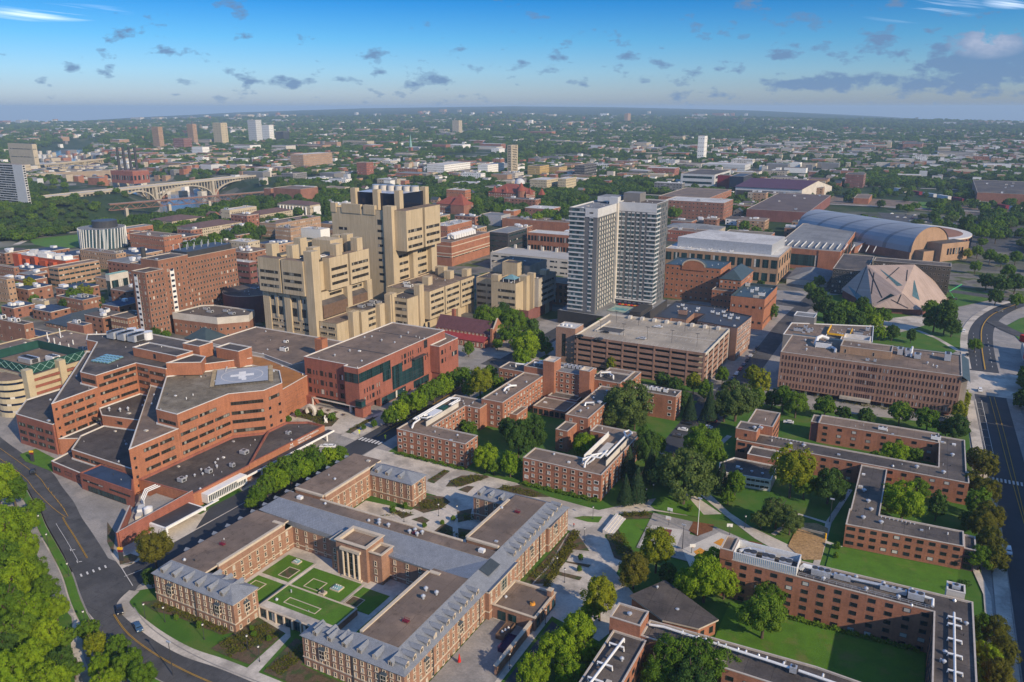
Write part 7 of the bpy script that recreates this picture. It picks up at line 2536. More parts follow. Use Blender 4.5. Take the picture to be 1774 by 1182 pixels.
ap.finish()
block('apartment_block','long low orange apartment block behind the brick and glass one','apartments',(1140,1225,1266,366,344),BR_DORM,ROOF_B,rows=4,nS=14).finish()
block('ice_hall','low hall with a broad plain grey roof right of the grey high-rise','hall',(1150,1242,1256,412,394),CONC,ROOF_G,hip=4).finish()
block('brick_hall','brown brick hall with stepped roofs in front of the broad grey roof','hall',(1156,1240,1248,424,404),BR_RED,ROOF_B,rows=2,units=4).finish()
block('sports_hall','sports hall with a ring of slanting roof windows left of the glass fronted ramp','hall',(1254,1333,1340,432,408),BR_OR,ROOF_O,rows=2,nS=12,style='white').finish()
block('glass_block','modern glass block with a maroon panelled end left of the purple-roofed fieldhouse','building',(1178,1236,1264,332,303),LTGREY_P,ROOF_D,rows=3,style='teal',nS=1,nE=1,h=4).finish()
block('maroon_box','plain maroon box wall beside the modern glass block','building',(1236,1262,1266,331,304),MAROON,ROOF_D).finish()
block('dark_hall','dark blue-grey sports hall touching the purple-roofed fieldhouse on its left','hall',(1262,1286,1310,336,306),G_NAVY,METAL_D).finish()
# shops on the east street
sp = Bld('shop','brick corner shop with yellow awning columns and a red projecting sign on the east street','shop',(68,425),lm='brick shops on the east street')
sp.flat(rect(60,92,396,440),0,13,BR_OLD,ROOF_D,COPING,key='1')
sp.row((55,438),(55,398),(.6,4.8),8,2.4,2.2,'plain')
b = MB()
b.box(53.6,55,432,441,3,4.2,ORPAINT,bottom=True)
b.box(53.9,54.2,410,412.4,4.4,8.6,REDPAINT,bottom=True)
b.box(52.4,54.9,396,408,9,10,REDPAINT,bottom=True)
sp.part('shop_sign',b)
sp.unit(70,420,8.6,4,3,1.8)
sp.finish()
sp = Bld('shop','one storey shop with white roof plant and red and blue signs beyond the crossing','shop',(76,520))
sp.flat(rect(58,110,492,516),0,7,BR_PURP,ROOF_D,COP_W,key='1')
sp.flat(rect(58,110,516.2,540),0,6.4,CONC_P,ROOF_W,COP_W,key='2')
sp.row((58,514),(58,494),(.6,),4,3.4,2.8,'plain')
for k in range(7):
 sp.unit(68 + k * 5,524 + (k % 2) * 5,6,3,2,1.6,METAL_W)
b = MB()
b.obox((59,538),R(45),1.9,1.9,6.4,10.4,REDPAINT)
b.obox((61.6,536),R(45),1.7,1.7,6.4,9.0,mat('sign_blue',(.03,.09,.3)))
b.box(56.4,57.6,503,507,5,9,REDPAINT,bottom=True)
sp.part('shop_sign',b)
sp.finish()
sp = Bld('shop','dark brick shop block at the right edge beside the east street, nearest of the three','shop',(66,345))
sp.flat(rect(58,92,300,392),0,14,BR_OLD,ROOF_D,COPING,key='1')
sp.row((58,390),(58,302),(.6,4.4),12,3,2,'plain')
sp.finish()

sp = Bld('shop','tall brick street block beside the lower end of the east street, beyond the right edge','shop',(75,200))
sp.flat(rect(59,92,150,297),0,17,BR_OLD,ROOF_D,COPING,key='1')
sp.row((59,295),(59,152),(.8,5,9,13),22,2.4,2.2,'plain')
sp.finish()

# ------------------------------------------------------------------ the town beyond the campus
NUM = ['zero','one','two','three','four','five','six','seven','eight','nine','ten','eleven','twelve','thirteen','fourteen','fifteen','sixteen','seventeen','eighteen','nineteen','twenty']
ORD = ['','first','second','third','fourth','fifth','sixth','seventh','eighth','ninth','tenth','eleventh','twelfth','thirteenth','fourteenth','fifteenth','sixteenth','seventeenth','eighteenth','nineteenth','twentieth']

def describe(items):
 """label every (object, x, y, z, phrase) by the landmark it stands by, then by its order from the left"""
 lms = [(p,*proj(x,y,0)[:2]) for p,x,y in LANDMARKS]
 bag = {}
 for o,x,y,z,ph in items:
  px,py,_ = proj(x,y,z)
  best = min(lms,key=lambda l: math.hypot(l[1] - px,(l[2] - py) * 1.6))
  dx,dy = px - best[1],py - best[2]
  rel = ('left of' if dx < 0 else 'right of') if abs(dx) > abs(dy) * 1.4 else ('behind' if dy < 0 else 'in front of')
  bag.setdefault(f'{ph} {rel} the {best[0]}',[]).append((px,o))
 for base,lst in bag.items():
  lst.sort(key=lambda q: q[0])
  n = len(lst)
  for i,(px,o) in enumerate(lst):
   if n == 1:
    tail = ''
   elif n == 2:
    tail = ', left one' if i == 0 else ', right one'
   elif i == 0:
    tail = ', leftmost'
   elif i == n - 1:
    tail = ', rightmost'
   else:
    tail = f', {ORD[i + 1]} from left' if i < 20 else f', {i + 1}th from left'
   o['label'] = base + tail

TOWER_TAN = mat('tower_tan',(.38,.25,.16),kind='panel',var=.15,scale=.1)
FARB = [
 ('slab_tower','grey high-rise slab with white floor lines at the left edge above river woods','tower',(-24,51,56,362,286),LTGREY_P,ROOF_W,dict(rows=18,style='dark',nS=1,nE=1,wd=60,h=2.2,key_lm='white-lined slab tower')),
 ('apartment_tower','tan ribbed apartment tower beyond the smokestacks, leftmost of the distant towers','tower',(267,278,286,260,220),TOWER_TAN,ROOF_B,dict(rows=12,style='plain',key_lm='leftmost tan ribbed tower')),
 ('apartment_tower','tan ribbed apartment tower standing second among the distant left towers','tower',(327,337,344,251,215),TOWER_TAN,ROOF_B,dict(rows=12,style='plain')),
 ('apartment_tower','dark and cream checkered apartment tower beyond the river','tower',(372,386,397,253,213),CREAM,METAL_D,dict(rows=10,style='dark',nS=3,wd=6,key_lm='checkered dark and cream tower')),
 ('apartment_tower','white apartment tower with dark crown, left of a white twin','tower',(432,446,456,250,208),LTGREY_P,METAL_D,dict(rows=12,style='tower',key_lm='white twin towers')),
 ('apartment_tower','slim white tower stepping down to the right of its dark crowned twin','tower',(456,468,476,247,217),WHITE,ROOF_W,dict(rows=10,style='tower')),
 ('apartment_block','dark glass block right of the slim white tower','building',(478,492,502,247,228),DKGREY_P,ROOF_D,dict(rows=6,style='tower',nS=1,nE=1)),
 ('apartment_block','plum and white stepped block in front of the tan ribbed towers','building',(302,320,334,262,240),BR_PURP,ROOF_D,dict(rows=6,style='white')),
 ('grain_mill','white mill block below the plum stepped block','mill',(334,352,364,272,255),WHITE,ROOF_W,dict(rows=2)),
 ('office_block','broad tan office block with glass centre at the far left','building',(20,62,70,292,250),CR,ROOF_B,dict(rows=3,style='teal',nS=1,nE=2,key_lm='broad tan office block')),
 ('office_block','low tan terrace of buildings below the broad tan office block','building',(-20,40,56,306,286),CR,ROOF_B,dict(rows=3)),
 ('power_plant','red brick riverside power plant with tall windows below four dark smokestacks','power plant',(194,232,260,318,297),BR_RED,BR_RED,dict(rows=1,style='dark',nS=9,wd=5,h=9,key_lm='riverside power plant')),
 ('apartment_block','brick and white apartment block with blue middle, above the wooded bank','apartments',(505,527,577,296,268),BR_TAN,ROOF_W,dict(rows=7,style='white',key_lm='brick and blue apartment block')),
 ('brick_tower','red brick square tower block with blank walls in mid town','tower',(619,636,648,310,282),BR_RED,ROOF_B,dict(rows=7,key_lm='red brick square tower')),
 ('apartment_block','white and tan flats left of the yellow-striped block','apartments',(740,770,815,306,286),WHITE,ROOF_W,dict(rows=5,style='plain',key_lm='white and tan flats')),
 ('apartment_block','white apartment block with bold yellow stripes beside the ribbed slab tower','apartments',(828,845,880,306,286),WHITE,ROOF_W,dict(rows=5,style='white',key_lm='yellow-striped block')),
 ('slab_tower','beige ribbed slab tower with close floor lines in the middle of the town','tower',(879,886,915,305,252),CR,ROOF_B,dict(rows=18,style='dark',nS=1,nE=1,wd=60,key_lm='beige ribbed slab tower')),
 ('apartment_block','yellow and grey apartment block right of the ribbed slab tower','apartments',(914,935,951,309,288),mat('ochre',(.46,.32,.12),var=.1),ROOF_D,dict(rows=5)),
 ('apartment_block','grey apartment block with ochre bays, second right of the ribbed slab tower','apartments',(950,968,982,306,290),MATS['ochre'],ROOF_D,dict(rows=5)),
 ('apartment_block','dark gridded apartment block with white balconies','apartments',(995,1012,1058,312,287),DKGREY_P,ROOF_D,dict(rows=5,style='white',key_lm='dark gridded apartment block')),
 ('apartment_block','cream apartment block below the ochre blocks, left wing','apartments',(918,947,968,334,312),CREAM,ROOF_W,dict(rows=5)),
 ('apartment_block','cream apartment block below the ochre blocks, right wing','apartments',(966,980,998,334,310),CREAM,ROOF_W,dict(rows=5,key_lm='cream apartment wings')),
 ('apartment_tower','lone beige apartment tower in the far woods left of centre','tower',(784,795,801,236,209),CR,ROOF_B,dict(rows=12,key_lm='lone beige tower')),
 ('apartment_tower','lone brown tower against the far hillside','tower',(1081,1087,1092,219,197),TOWER_TAN,ROOF_W,dict(rows=12,key_lm='lone brown tower')),
 ('grain_elevator','white square elevator tower with blue foot right of centre','tower',(1207,1218,1223,280,236),WHITE,ROOF_W,dict(rows=6,wd=3,key_lm='white elevator tower')),
 ('grain_elevator','small white elevator far off above the ribbed slab tower','tower',(915,921,924,224,208),WHITE,ROOF_W,dict(rows=2,key_lm='small white elevator')),
 ('grain_elevator','pale ribbed silo tower among the right-hand works','tower',(1535,1542,1546,263,246),CR,ROOF_W,dict(rows=1,key_lm='pale ribbed silo')),
 ('brick_mill','brown brick mill right of the pale ribbed silo','building',(1563,1596,1604,262,250),BR_OLD,ROOF_D,dict(rows=3)),
 ('hotel','dark brick block with red end beside the purple-roofed fieldhouse','building',(1462,1494,1498,326,303),BR_PURP,ROOF_D,dict(rows=5,key_lm='dark brick block with red end')),
 ('apartment_block','plum and white townhouse block right of the dark gridded block','apartments',(1120,1168,1176,308,292),BR_RED,ROOF_W,dict(rows=4)),
 ('apartment_block','tan flat roofed flats right of the cream wings','apartments',(1068,1106,1114,312,302),mat('ochre2',(.42,.31,.16),var=.1),ROOF_B,dict(rows=3)),
 ('warehouse','long white warehouse below the white elevator','warehouse',(1218,1290,1300,296,286),LTGREY_P,ROOF_W,dict(rows=1,key_lm='long white warehouse')),
 ('tan_cube','tan end block touching the brown hall below the purple roof','building',(1478,1504,1510,354,344),BR_DORM,ROOF_B,{}),
 ('office_block','beige tower house far beyond the river on the left','tower',(503,509,514,212,199),CR,ROOF_B,dict(rows=4)),
]
for nm,l,c_,px,wl_,rf_,kw in FARB:
 try:
  zb_ = -8 if nm == 'power_plant' else 0.0
  q = block(nm,l,c_,px,wl_,rf_,zb=zb_,**kw)
  if nm == 'power_plant':
   xl,X,Y,yr,H = q.dim
   for k in range(4):
    b = MB()
    x,y = at((210,220,230,240)[k],312,-4)
    b.cyl(x,y,3.2,-8,62,METAL_D,12,r1=2.4)
    b.cyl(x,y,4,-8,8,BR_RED,12)
    q.part('smokestack',b)
  q.finish()
 except Exception as e:
  print('far block failed',l,e)
b = MB()
x,y = at(712,268)
b.box(x - 5,x + 5,y - 5,y + 5,0,22,BR_OLD)
b.cyl(x,y,5,22,62,COPPER,8,r1=.2)
b.gable(x - 6,x + 6,y + 5,y + 40,12,9,SLATE_D,BR_OLD)
b.box(x - 6,x + 6,y + 5,y + 40,0,12,BR_OLD)
s_ = Bld('church','church with a tall green spire in the tree-covered town','church',(x,y),lm='green church spire')
s_.part('nave',b)
s_.finish()

# bridges
def arch_bridge(name,label,p0,p1,zd,spans,wd,m,zf=-27,open_=True,lm=None,thick=2.2):
 P0,P1 = Vector(p0),Vector(p1)
 d = (P1 - P0).normalized()
 n = Vector((-d.y,d.x))
 L = (P1 - P0).length
 br = Bld(name,label,'bridge',tuple((P0 + P1) / 2),lm=lm)

 def w3(u,v,z):
  q = P0 + d * u + n * v
  return (q.x,q.y,z)
 dk = br.mb('deck')
 for v0,v1,z0,z1,mm in ((-wd / 2,wd / 2,zd - thick,zd,CONC_P),(-wd / 2 - .4,-wd / 2,zd - thick,zd + 1.1,m),(wd / 2,wd / 2 + .4,zd - thick,zd + 1.1,m)):
  dk.prism(ccw([w3(0,v0,0)[:2],w3(L,v0,0)[:2],w3(L,v1,0)[:2],w3(0,v1,0)[:2]]),z0,z1,m,top=mm,bottom=True)
 u = 0
 tot = sum(spans)
 for s in spans:
  sp = L * s / tot
  pr = MB()
  for uu in ((u,) if u > 0 else ()):
   pr.prism(ccw([w3(uu - 2.6,-wd / 2,0)[:2],w3(uu + 2.6,-wd / 2,0)[:2],w3(uu + 2.6,wd / 2,0)[:2],w3(uu - 2.6,wd / 2,0)[:2]]),zf - 3,zd - thick,m)
  if pr.v:
   br.part('pier',pr)
  N = 14
  hh = (zd - thick - zf) * .92
  ab = MB()
  for k in range(N):
   a0,a1 = math.pi * k / N,math.pi * (k + 1) / N
   e0 = (u + sp / 2 - (sp / 2 - 2) * math.cos(a0),zf + hh * math.sin(a0))
   e1 = (u + sp / 2 - (sp / 2 - 2) * math.cos(a1),zf + hh * math.sin(a1))
   i0 = (u + sp / 2 - (sp / 2 - 4.2) * math.cos(a0),zf + (hh - 2.4) * math.sin(a0))
   i1 = (u + sp / 2 - (sp / 2 - 4.2) * math.cos(a1),zf + (hh - 2.4) * math.sin(a1))
   for v0,v1 in ((-wd / 2,-wd / 2 + 3.5),(wd / 2 - 3.5,wd / 2)) if open_ else ((-wd / 2,wd / 2),):
    ab.face([w3(i0[0],v0,i0[1]),w3(i1[0],v0,i1[1]),w3(e1[0],v0,e1[1]),w3(e0[0],v0,e0[1])],m)
    ab.face([w3(e0[0],v1,e0[1]),w3(e1[0],v1,e1[1]),w3(i1[0],v1,i1[1]),w3(i0[0],v1,i0[1])],m)
    ab.face([w3(e0[0],v0,e0[1]),w3(e1[0],v0,e1[1]),w3(e1[0],v1,e1[1]),w3(e0[0],v1,e0[1])],m)
    ab.face([w3(i1[0],v0,i1[1]),w3(i0[0],v0,i0[1]),w3(i0[0],v1,i0[1]),w3(i1[0],v1,i1[1])],m)
    if not open_:
     ab.face([w3(e0[0],v0,e0[1]),w3(e1[0],v0,e1[1]),w3(e1[0],v0,zd - thick),w3(e0[0],v0,zd - thick)],m)
     ab.face([w3(e1[0],v1,e1[1]),w3(e0[0],v1,e0[1]),w3(e0[0],v1,zd - thick),w3(e1[0],v1,zd - thick)],m)
  br.part('arch',ab)
  if open_:
   cb = MB()
   nn = max(3,int(sp / 7))
   for k in range(1,nn):
    uu = u + sp * k / nn
    q = (uu - u - sp / 2) / (sp / 2 - 2)
    if abs(q) < 1:
     za = zf + hh * math.sqrt(1 - q * q)
     for v in (-wd / 2 + 1.7,wd / 2 - 1.7):
      c0 = w3(uu,v,0)
      cb.box(c0[0] - .8,c0[0] + .8,c0[1] - .8,c0[1] + .8,za - .5,zd - thick,m)
   br.part('spandrel_column',cb)
  u += sp
 br.finish()

BRC = mat('bridge_concrete',(.43,.38,.30),var=.2,scale=.05)
arch_bridge('arch_bridge','pale concrete road bridge with wide open arches crossing the river',(-1238,735),(-1262,1420),5,(1.2,1.0,1.2,2.0,2.1,1.2,1.6),24,BRC,lm='wide arched road bridge')
arch_bridge('stone_bridge','old stone arch bridge of many small arches farther up the river',(-1860,1040),(-1690,1300),-5,(1,) * 12,9,mat('bridge_stone',(.33,.26,.19),var=.2,scale=.1),zf=-26,open_=False,lm='old stone arch bridge')
arch_bridge('arch_bridge','pale arched bridge farthest up the river below the tan office block',(-2010,1150),(-2200,1690),-3,(1,1,1.2,1.4,1.4,1.4,1.2,1),18,CREAM,lm='farthest arched bridge')
b2 = Bld('truss_bridge','low rusty steel truss footbridge nearest on the river','bridge',(-1060,890),lm='rusty truss footbridge')
P0,P1 = Vector((-1100,770)),Vector((-1018,1060))
d = (P1 - P0).normalized()
n_ = Vector((-d.y,d.x))
L = (P1 - P0).length
b = b2.mb('deck')
RST = mat('rust_steel',(.20,.11,.08),var=.25,scale=.1)
b.prism(ccw([tuple(P0 + n_ * 4),tuple(P1 + n_ * 4),tuple(P1 - n_ * 4),tuple(P0 - n_ * 4)]),-2,0,RST,top=mat('deck_pink',(.36,.25,.2),var=.2),bottom=True)
for sx in (-3.6,3.6):
 t_ = MB()
 k = int(L / 10)
 for i in range(k):
  a,c = P0 + d * (L * i / k) + n_ * sx,P0 + d * (L * (i + 1) / k) + n_ * sx
  t_.tube([(a.x,a.y,-2),(c.x,c.y,-10)] if i % 2 else [(a.x,a.y,-10),(c.x,c.y,-2)],.5,RST,4)
  t_.tube([(a.x,a.y,-10),(c.x,c.y,-10)],.5,RST,4)
 b2.part('truss',t_)
for f in (.08,.3,.52,.74,.95):
 p = P0 + d * L * f
 pm = MB()
 pm.obox(tuple(p),math.atan2(d.y,d.x),2,4,-30,-8,BRC)
 b2.part('pier',pm)
b2.finish()

# scattered town blocks
rnd = random.Random(21)
WALLS = [(WHITE,'white'),(CR,'cream'),(BR_OLD,'brown brick'),(BR_DORM,'red brick'),(LTGREY_P,'pale grey'),(CONC_P,'pale'),(BR_TAN,'tan brick'),(GREY_P,'dark grey'),(mat('beige_wall',(.42,.36,.28),var=.15),'beige')]
ROOFS = [ROOF_W,ROOF_W,ROOF_G,ROOF_B,ROOF_D]
items,made = [],0
ZONES = [((0,300),(448,600),46),((300,470),(380,460),16),((560,1000),(340,420),26),((1140,1400),(345,420),18),((480,1180),(255,338),64),((120,640),(222,300),34),((560,1280),(222,262),50),((1240,1774),(246,292),64),((0,300),(236,262),16),((1180,1774),(292,345),30),((880,1250),(330,372),14),((640,1500),(205,226),34)]

def clear(x0,x1,y0,y1,pad=3):
 for f in FOOT:
  if x0 - pad < f[1] and x1 + pad > f[0] and y0 - pad < f[3] and y1 + pad > f[2]:
   return False
 return True

for (xa,xb),(ya,yb),n in ZONES:
 done = tries = 0
 while done < n and tries < n * 12:
  tries += 1
  px,py = rnd.uniform(xa,xb),rnd.uniform(ya,yb)
  x,y = at(px,py)
  r = math.hypot(x,y)
  inner = r < 1000 and py > 338
  if r < 420 or r > 7800 or (y < 285 and r < 700) or len(items) >= 330:
   continue
  far = r > 2600
  wd,dp,h = rnd.uniform(18,52),rnd.uniform(16,40),rnd.choice([7,8,9,10,13,16])
  if far:
   wd,dp,h = wd * rnd.uniform(1.2,2.4),dp * 1.5,h * rnd.uniform(.9,1.5)
  elif rnd.random() < .35:
   wd,dp,h = rnd.uniform(9,13),rnd.uniform(9,14),rnd.uniform(7,9)
  if inner:
   wd,dp,h = rnd.uniform(14,34),rnd.uniform(12,30),rnd.uniform(6,13)
  x0,x1,y0,y1 = x - wd / 2,x + wd / 2,y,y + dp
  if not clear(x0,x1,y0,y1) or river_dist(np.array([x]),np.array([y]))[0] < 150:
   continue
  z = float(land_z(np.array([x]),np.array([y]))[0])
  wmat,wname = rnd.choice(WALLS)
  rmat = rnd.choice(ROOFS)
  if inner:
   wmat,wname = rnd.choice([WALLS[2],(BM,'dark brick'),WALLS[6]])
   rmat = rnd.choice([ROOF_B,ROOF_D,ROOF_D,blue,ROOF_G])
  house = wd < 14 and not far and not inner
  root = empty('house' if house else ('warehouse' if h < 9 and wd > 40 else 'town_block'),(x,y,z))
  b = MB()
  b.box(-wd / 2,wd / 2,0,dp,-2,h,wmat,top=rmat)
  nf = max(1,int(h / 3.4))
  for k in range(nf):
   zz = .9 + k * h / nf
   if far:
    b.face([(-wd * .46,-.06,zz),(wd * .46,-.06,zz),(wd * .46,-.06,zz + 1.4),(-wd * .46,-.06,zz + 1.4)],G_DARK) if rnd.random() < .4 else None
    continue
   for i in range(max(2,int(wd / 5))):
    c_ = -wd / 2 + wd * (i + .5) / max(2,int(wd / 5))
    b.face([(c_ - .9,-.06,zz),(c_ + .9,-.06,zz),(c_ + .9,-.06,zz + 1.5),(c_ - .9,-.06,zz + 1.5)],G_DARK)
   for i in range(max(2,int(dp / 5))):
    c_ = dp * (i + .5) / max(2,int(dp / 5))
    b.face([(wd / 2 + .06,c_ - .9,zz),(wd / 2 + .06,c_ + .9,zz),(wd / 2 + .06,c_ + .9,zz + 1.5),(wd / 2 + .06,c_ - .9,zz + 1.5)],G_DARK)
  child('wall',b.mesh('wall'),root)
  if not far:
   b = MB()
   if house:
    b.gable(-wd / 2,wd / 2,0,dp,h,3.6,rnd.choice([SLATE_D,TILE,ROOF_G]),wmat,along=rnd.choice('xy'))
    ph,cat_ = f'{wname} gabled house among trees','house'
   else:
    b.box(-wd / 2 - .1,wd / 2 + .1,-.1,dp + .1,h,h + .4,COP_W,top=rmat)
    for k in range(rnd.randint(1,4)):
     ux,uy,us = rnd.uniform(-wd * .35,wd * .35),rnd.uniform(dp * .2,dp * .8),rnd.uniform(1.2,3)
     b.box(ux - us,ux + us,uy - us * .7,uy + us * .7,h + .4,h + 2.2,METAL_W)
    ph,cat_ = f'{wname} flat-roofed block','building'
   child('roof',b.mesh('roof'),root)
  else:
   ph,cat_ = f'far-off {wname} block','building'
  tag(root,None,cat_,'town buildings beyond the campus')
  FOOT.append((x0,x1,y0,y1))
  items.append((root,x,y,z,ph))
  done += 1
describe(items)

# countless small pale roofs farther out read as one mass
b = MB()
rnd = random.Random(31)
nb = 0
while nb < 3000:
 px,py = rnd.uniform(-10,1784),rnd.triangular(194,330,222)
 x,y = at(px,py)
 r = math.hypot(x,y)
 if r < 1150 or r > 9500:
  continue
 q = noise.noise((x * .0011,y * .0011,5.0)) + (.25 if 235 < py < 275 and px > 1000 else 0)
 if q < rnd.uniform(-.35,.3) or (py < 240 and px > 1130 and q < .25):
  continue
 big = rnd.random() < .25
 wd,dp,h = (rnd.uniform(22,60),rnd.uniform(18,40),rnd.uniform(5,10)) if big else (rnd.uniform(9,15),rnd.uniform(9,15),rnd.uniform(6,9))
 k = 1 + max(0,r - 3500) / 3500
 wd,dp,h = wd * k,dp * k,h * k
 if (r < 2600 and not clear(x - wd / 2,x + wd / 2,y,y + dp,1)):
  continue
 z = float(land_z(np.array([x]),np.array([y]))[0])
 b.box(x - wd / 2,x + wd / 2,y,y + dp,z - 3,z + h + 4.5,rnd.choice(WALLS)[0],top=rnd.choice([ROOF_W,ROOF_G,ROOF_G,ROOF_B,ROOF_D,TILE,CR]))
 nb += 1
o = b.build('distant_roofs')
o['kind'] = 'stuff'
for k in range(9):
 x = -1900 + k * 330
 ground('far_street',strip([(x,1150 + k * 30),(x + 60,4200)],16),PAVE_G,.35 + k * .01)
for k in range(8):
 y = 1250 + k * 330
 ground('far_street',strip([(-2300,y),(900,y + 40)],14),PAVE_G,.5 + k * .01)

# ------------------------------------------------------------------ trees
def leaf_cloud(n,size,seed,shape='round',lobes=58):
 """crown of leaf faces gathered in clumps; unit radius about the origin, z from -0.8 to 1"""
 r = np.random.default_rng(seed)
 V,F = [],[]
 if shape == 'fir':
  z = r.power(.62,n)[:,None]                        # more at the bottom
  z = 1 - z
  z = (1 - np.sqrt(r.random((n,1)))) * 1.0
  a = r.random((n,1)) * 2 * math.pi
  tier = .16 * ((z * 9) % 1)
  rad = (1 - z) * (.78 + .35 * r.random((n,1)) ** .5) * (1 - tier) + .02
  c = np.concatenate([np.cos(a) * rad,np.sin(a) * rad,z * 2.6 - .9],1)
  nrm = np.concatenate([np.cos(a),np.sin(a),np.full_like(a,.55)],1)
 else:
  k = np.arange(lobes)
  ph = np.arccos(1 - 1.72 * (k + .5) / lobes)
  th = k * 2.39996 + r.random(lobes) * .7
  R0 = .42 + .38 * r.random(lobes)
  sq = {'round': (1,1,.86),'tall': (.82,.82,1.28),'wide': (1.1,1.1,.66),'vase': (1,1,.8)}[shape]
  L = np.stack([np.sin(ph) * np.cos(th),np.sin(ph) * np.sin(th),np.cos(ph)],1) * R0[:,None]
  if shape == 'vase':
   L[:,:2] *= (1 + .35 * L[:,2:3])
  lr = .13 + .17 * r.random(lobes)
  pick = r.integers(0,lobes,n)
  d = r.normal(size=(n,3))
  d += L[pick] * 1.5 + np.array([0,0,.45])
  d /= np.linalg.norm(d,axis=1,keepdims=True)
  rr = lr[pick] * (.70 + .34 * r.random(n))
  rr = np.where(r.random(n) < .09,rr * r.uniform(1.1,1.7,n),rr)
  c = (L[pick] + d * rr[:,None]) * np.array(sq)
  nrm = d
 nrm = nrm + r.normal(size=(n,3)) * .38
 nrm /= np.linalg.norm(nrm,axis=1,keepdims=True)
 up = r.normal(size=(n,3))
 u = np.cross(nrm,up)
 u /= np.linalg.norm(u,axis=1,keepdims=True)
 v = np.cross(nrm,u)
 s = size * (.6 + .8 * r.random((n,1)))
 a = c + u * s
 b = c + v * s * .62 + nrm * s * .16
 e = c - u * s
 f = c - v * s * .62 + nrm * s * .16
 P = np.stack([a,b,e,f],1).reshape(-1,3)
 return P

def cloud_mesh(name,P,m):
 n = len(P) // 4
 me = bpy.data.meshes.new(name)
 me.vertices.add(len(P))
 me.vertices.foreach_set('co',P.astype(np.float32).ravel())
 me.loops.add(len(P))
 me.loops.foreach_set('vertex_index',np.arange(len(P),dtype=np.int32))
 me.polygons.add(n)
 me.polygons.foreach_set('loop_start',np.arange(0,len(P),4,dtype=np.int32))
 me.polygons.foreach_set('loop_total',np.full(n,4,dtype=np.int32))
 me.materials.append(m)
 me.update(calc_edges=True)
 return me

SHAPES = {}

def crown_mesh(shape,lod,seed,m):
 k = (shape,lod,seed,m.name)
 if k not in SHAPES:
  n,s = {0: (13000,.040),1: (4200,.072),2: (700,.17),3: (150,.33)}[lod]
  if shape == 'fir':
   n,s = int(n * .8),s * .9
  SHAPES[k] = cloud_mesh('crown',leaf_cloud(n,s,11 + seed * 7,shape),m)
 return SHAPES[k]

def trunk_mesh(seed):
 k = ('trunk',seed)
 if k not in SHAPES:
  r = random.Random(seed)
  b = MB()
  b.tube([(0,0,-.1),(.01,.02,.5),(0,.0,1.0)],.062,BARK,7,r1=.04)
  for i in range(6):
   a = i * 1.05 + r.random()
   o = .3 + .2 * r.random()
   b.tube([(0,0,.75 + .05 * i),(math.cos(a) * o * .5,math.sin(a) * o * .5,1.1 + .05 * i),(math.cos(a) * o,math.sin(a) * o,1.45 + .05 * i)],.035,BARK,5,r1=.012)
  SHAPES[k] = b.mesh('trunk')
 return SHAPES[k]

TREE_ITEMS = []
TREE_XY = []
KIND = {  # shape, material, phrase, height / width
 'b': ('round',L_BRIGHT,'bright green leafy tree',1.15),'m': ('round',L_MID,'mid green round tree',1.1),'d': ('round',L_DARK,'dark green dense tree',1.1),
 'w': ('wide',L_GREY,'grey-green spreading tree',.95),'y': ('tall',L_YEL,'yellow-green tree',1.35),'o': ('tall',L_RUST,'olive-brown tinged tree',1.2),'t': ('tall',L_DARK,'tall dark narrow tree',1.7),'f': ('fir',L_FIR,'pointed dark fir',2.1),
 'g': ('tall',L_MID,'mid green upright tree',1.3),'v': ('vase',L_MID,'tall vase-shaped tree',1.2),
}
tn = [0]

def tree(px,py,wpx,k,lod=None,zg=0.0):
 shape,m,ph,hw = KIND[k]
 z = 6.0
 for _ in range(8):
  X,Y = at(px,py,z)
  dep = proj(X,Y,z)[2]
  wm = wpx * dep / FPX
  ht_ = wm * hw
  trunk = .12 * ht_
  zc = zg + trunk + (ht_ - trunk) * .46
  z = .5 * z + .5 * zc
 return plant(X,Y,wm,ht_,k,zg,lod)

def plant(X,Y,wm,ht_,k,zg=0.0,lod=None):
 shape,m,ph,hw = KIND[k]
 tn[0] += 1
 r = random.Random(tn[0] * 13)
 dep = max(60,proj(X,Y,zg)[2])
 if lod is None:
  wpx = wm / dep * FPX
  lod = 0 if wpx > 44 else (1 if wpx > 20 else 2)
 root = empty('fir_tree' if shape == 'fir' else 'leafy_tree',(X,Y,zg),r.uniform(0,6.28))
 trunk = (.2 if k in 'wmyv' else .13) * ht_
 ch_ = ht_ - trunk
 zs = ch_ / {'round': 1.62,'tall': 2.3,'wide': 1.25,'vase': 1.55,'fir': 2.6}[shape]
 zoff = {'round': .72,'tall': 1.05,'wide': .55,'vase': .68,'fir': .92}[shape]
 rad = wm / 2 * r.uniform(.94,1.06)
 cx = {'tall': .82,'wide': 1.1}.get(shape,1.0)
 child('crown',crown_mesh(shape,lod,r.randrange(3),m),root,(0,0,trunk + zoff * zs),0,(rad / cx,rad / cx,zs))
 tt = (trunk + ch_ * .45) / 1.0
 child('trunk',trunk_mesh(r.randrange(2)),root,(0,0,0),0,(max(.35,wm * .55),) * 2 + (tt,))
 tag(root,None,'tree')
 TREE_ITEMS.append((root,X,Y,ht_ * .5,ph,wm / dep))
 TREE_XY.append((X,Y,wm / 2))
 return root

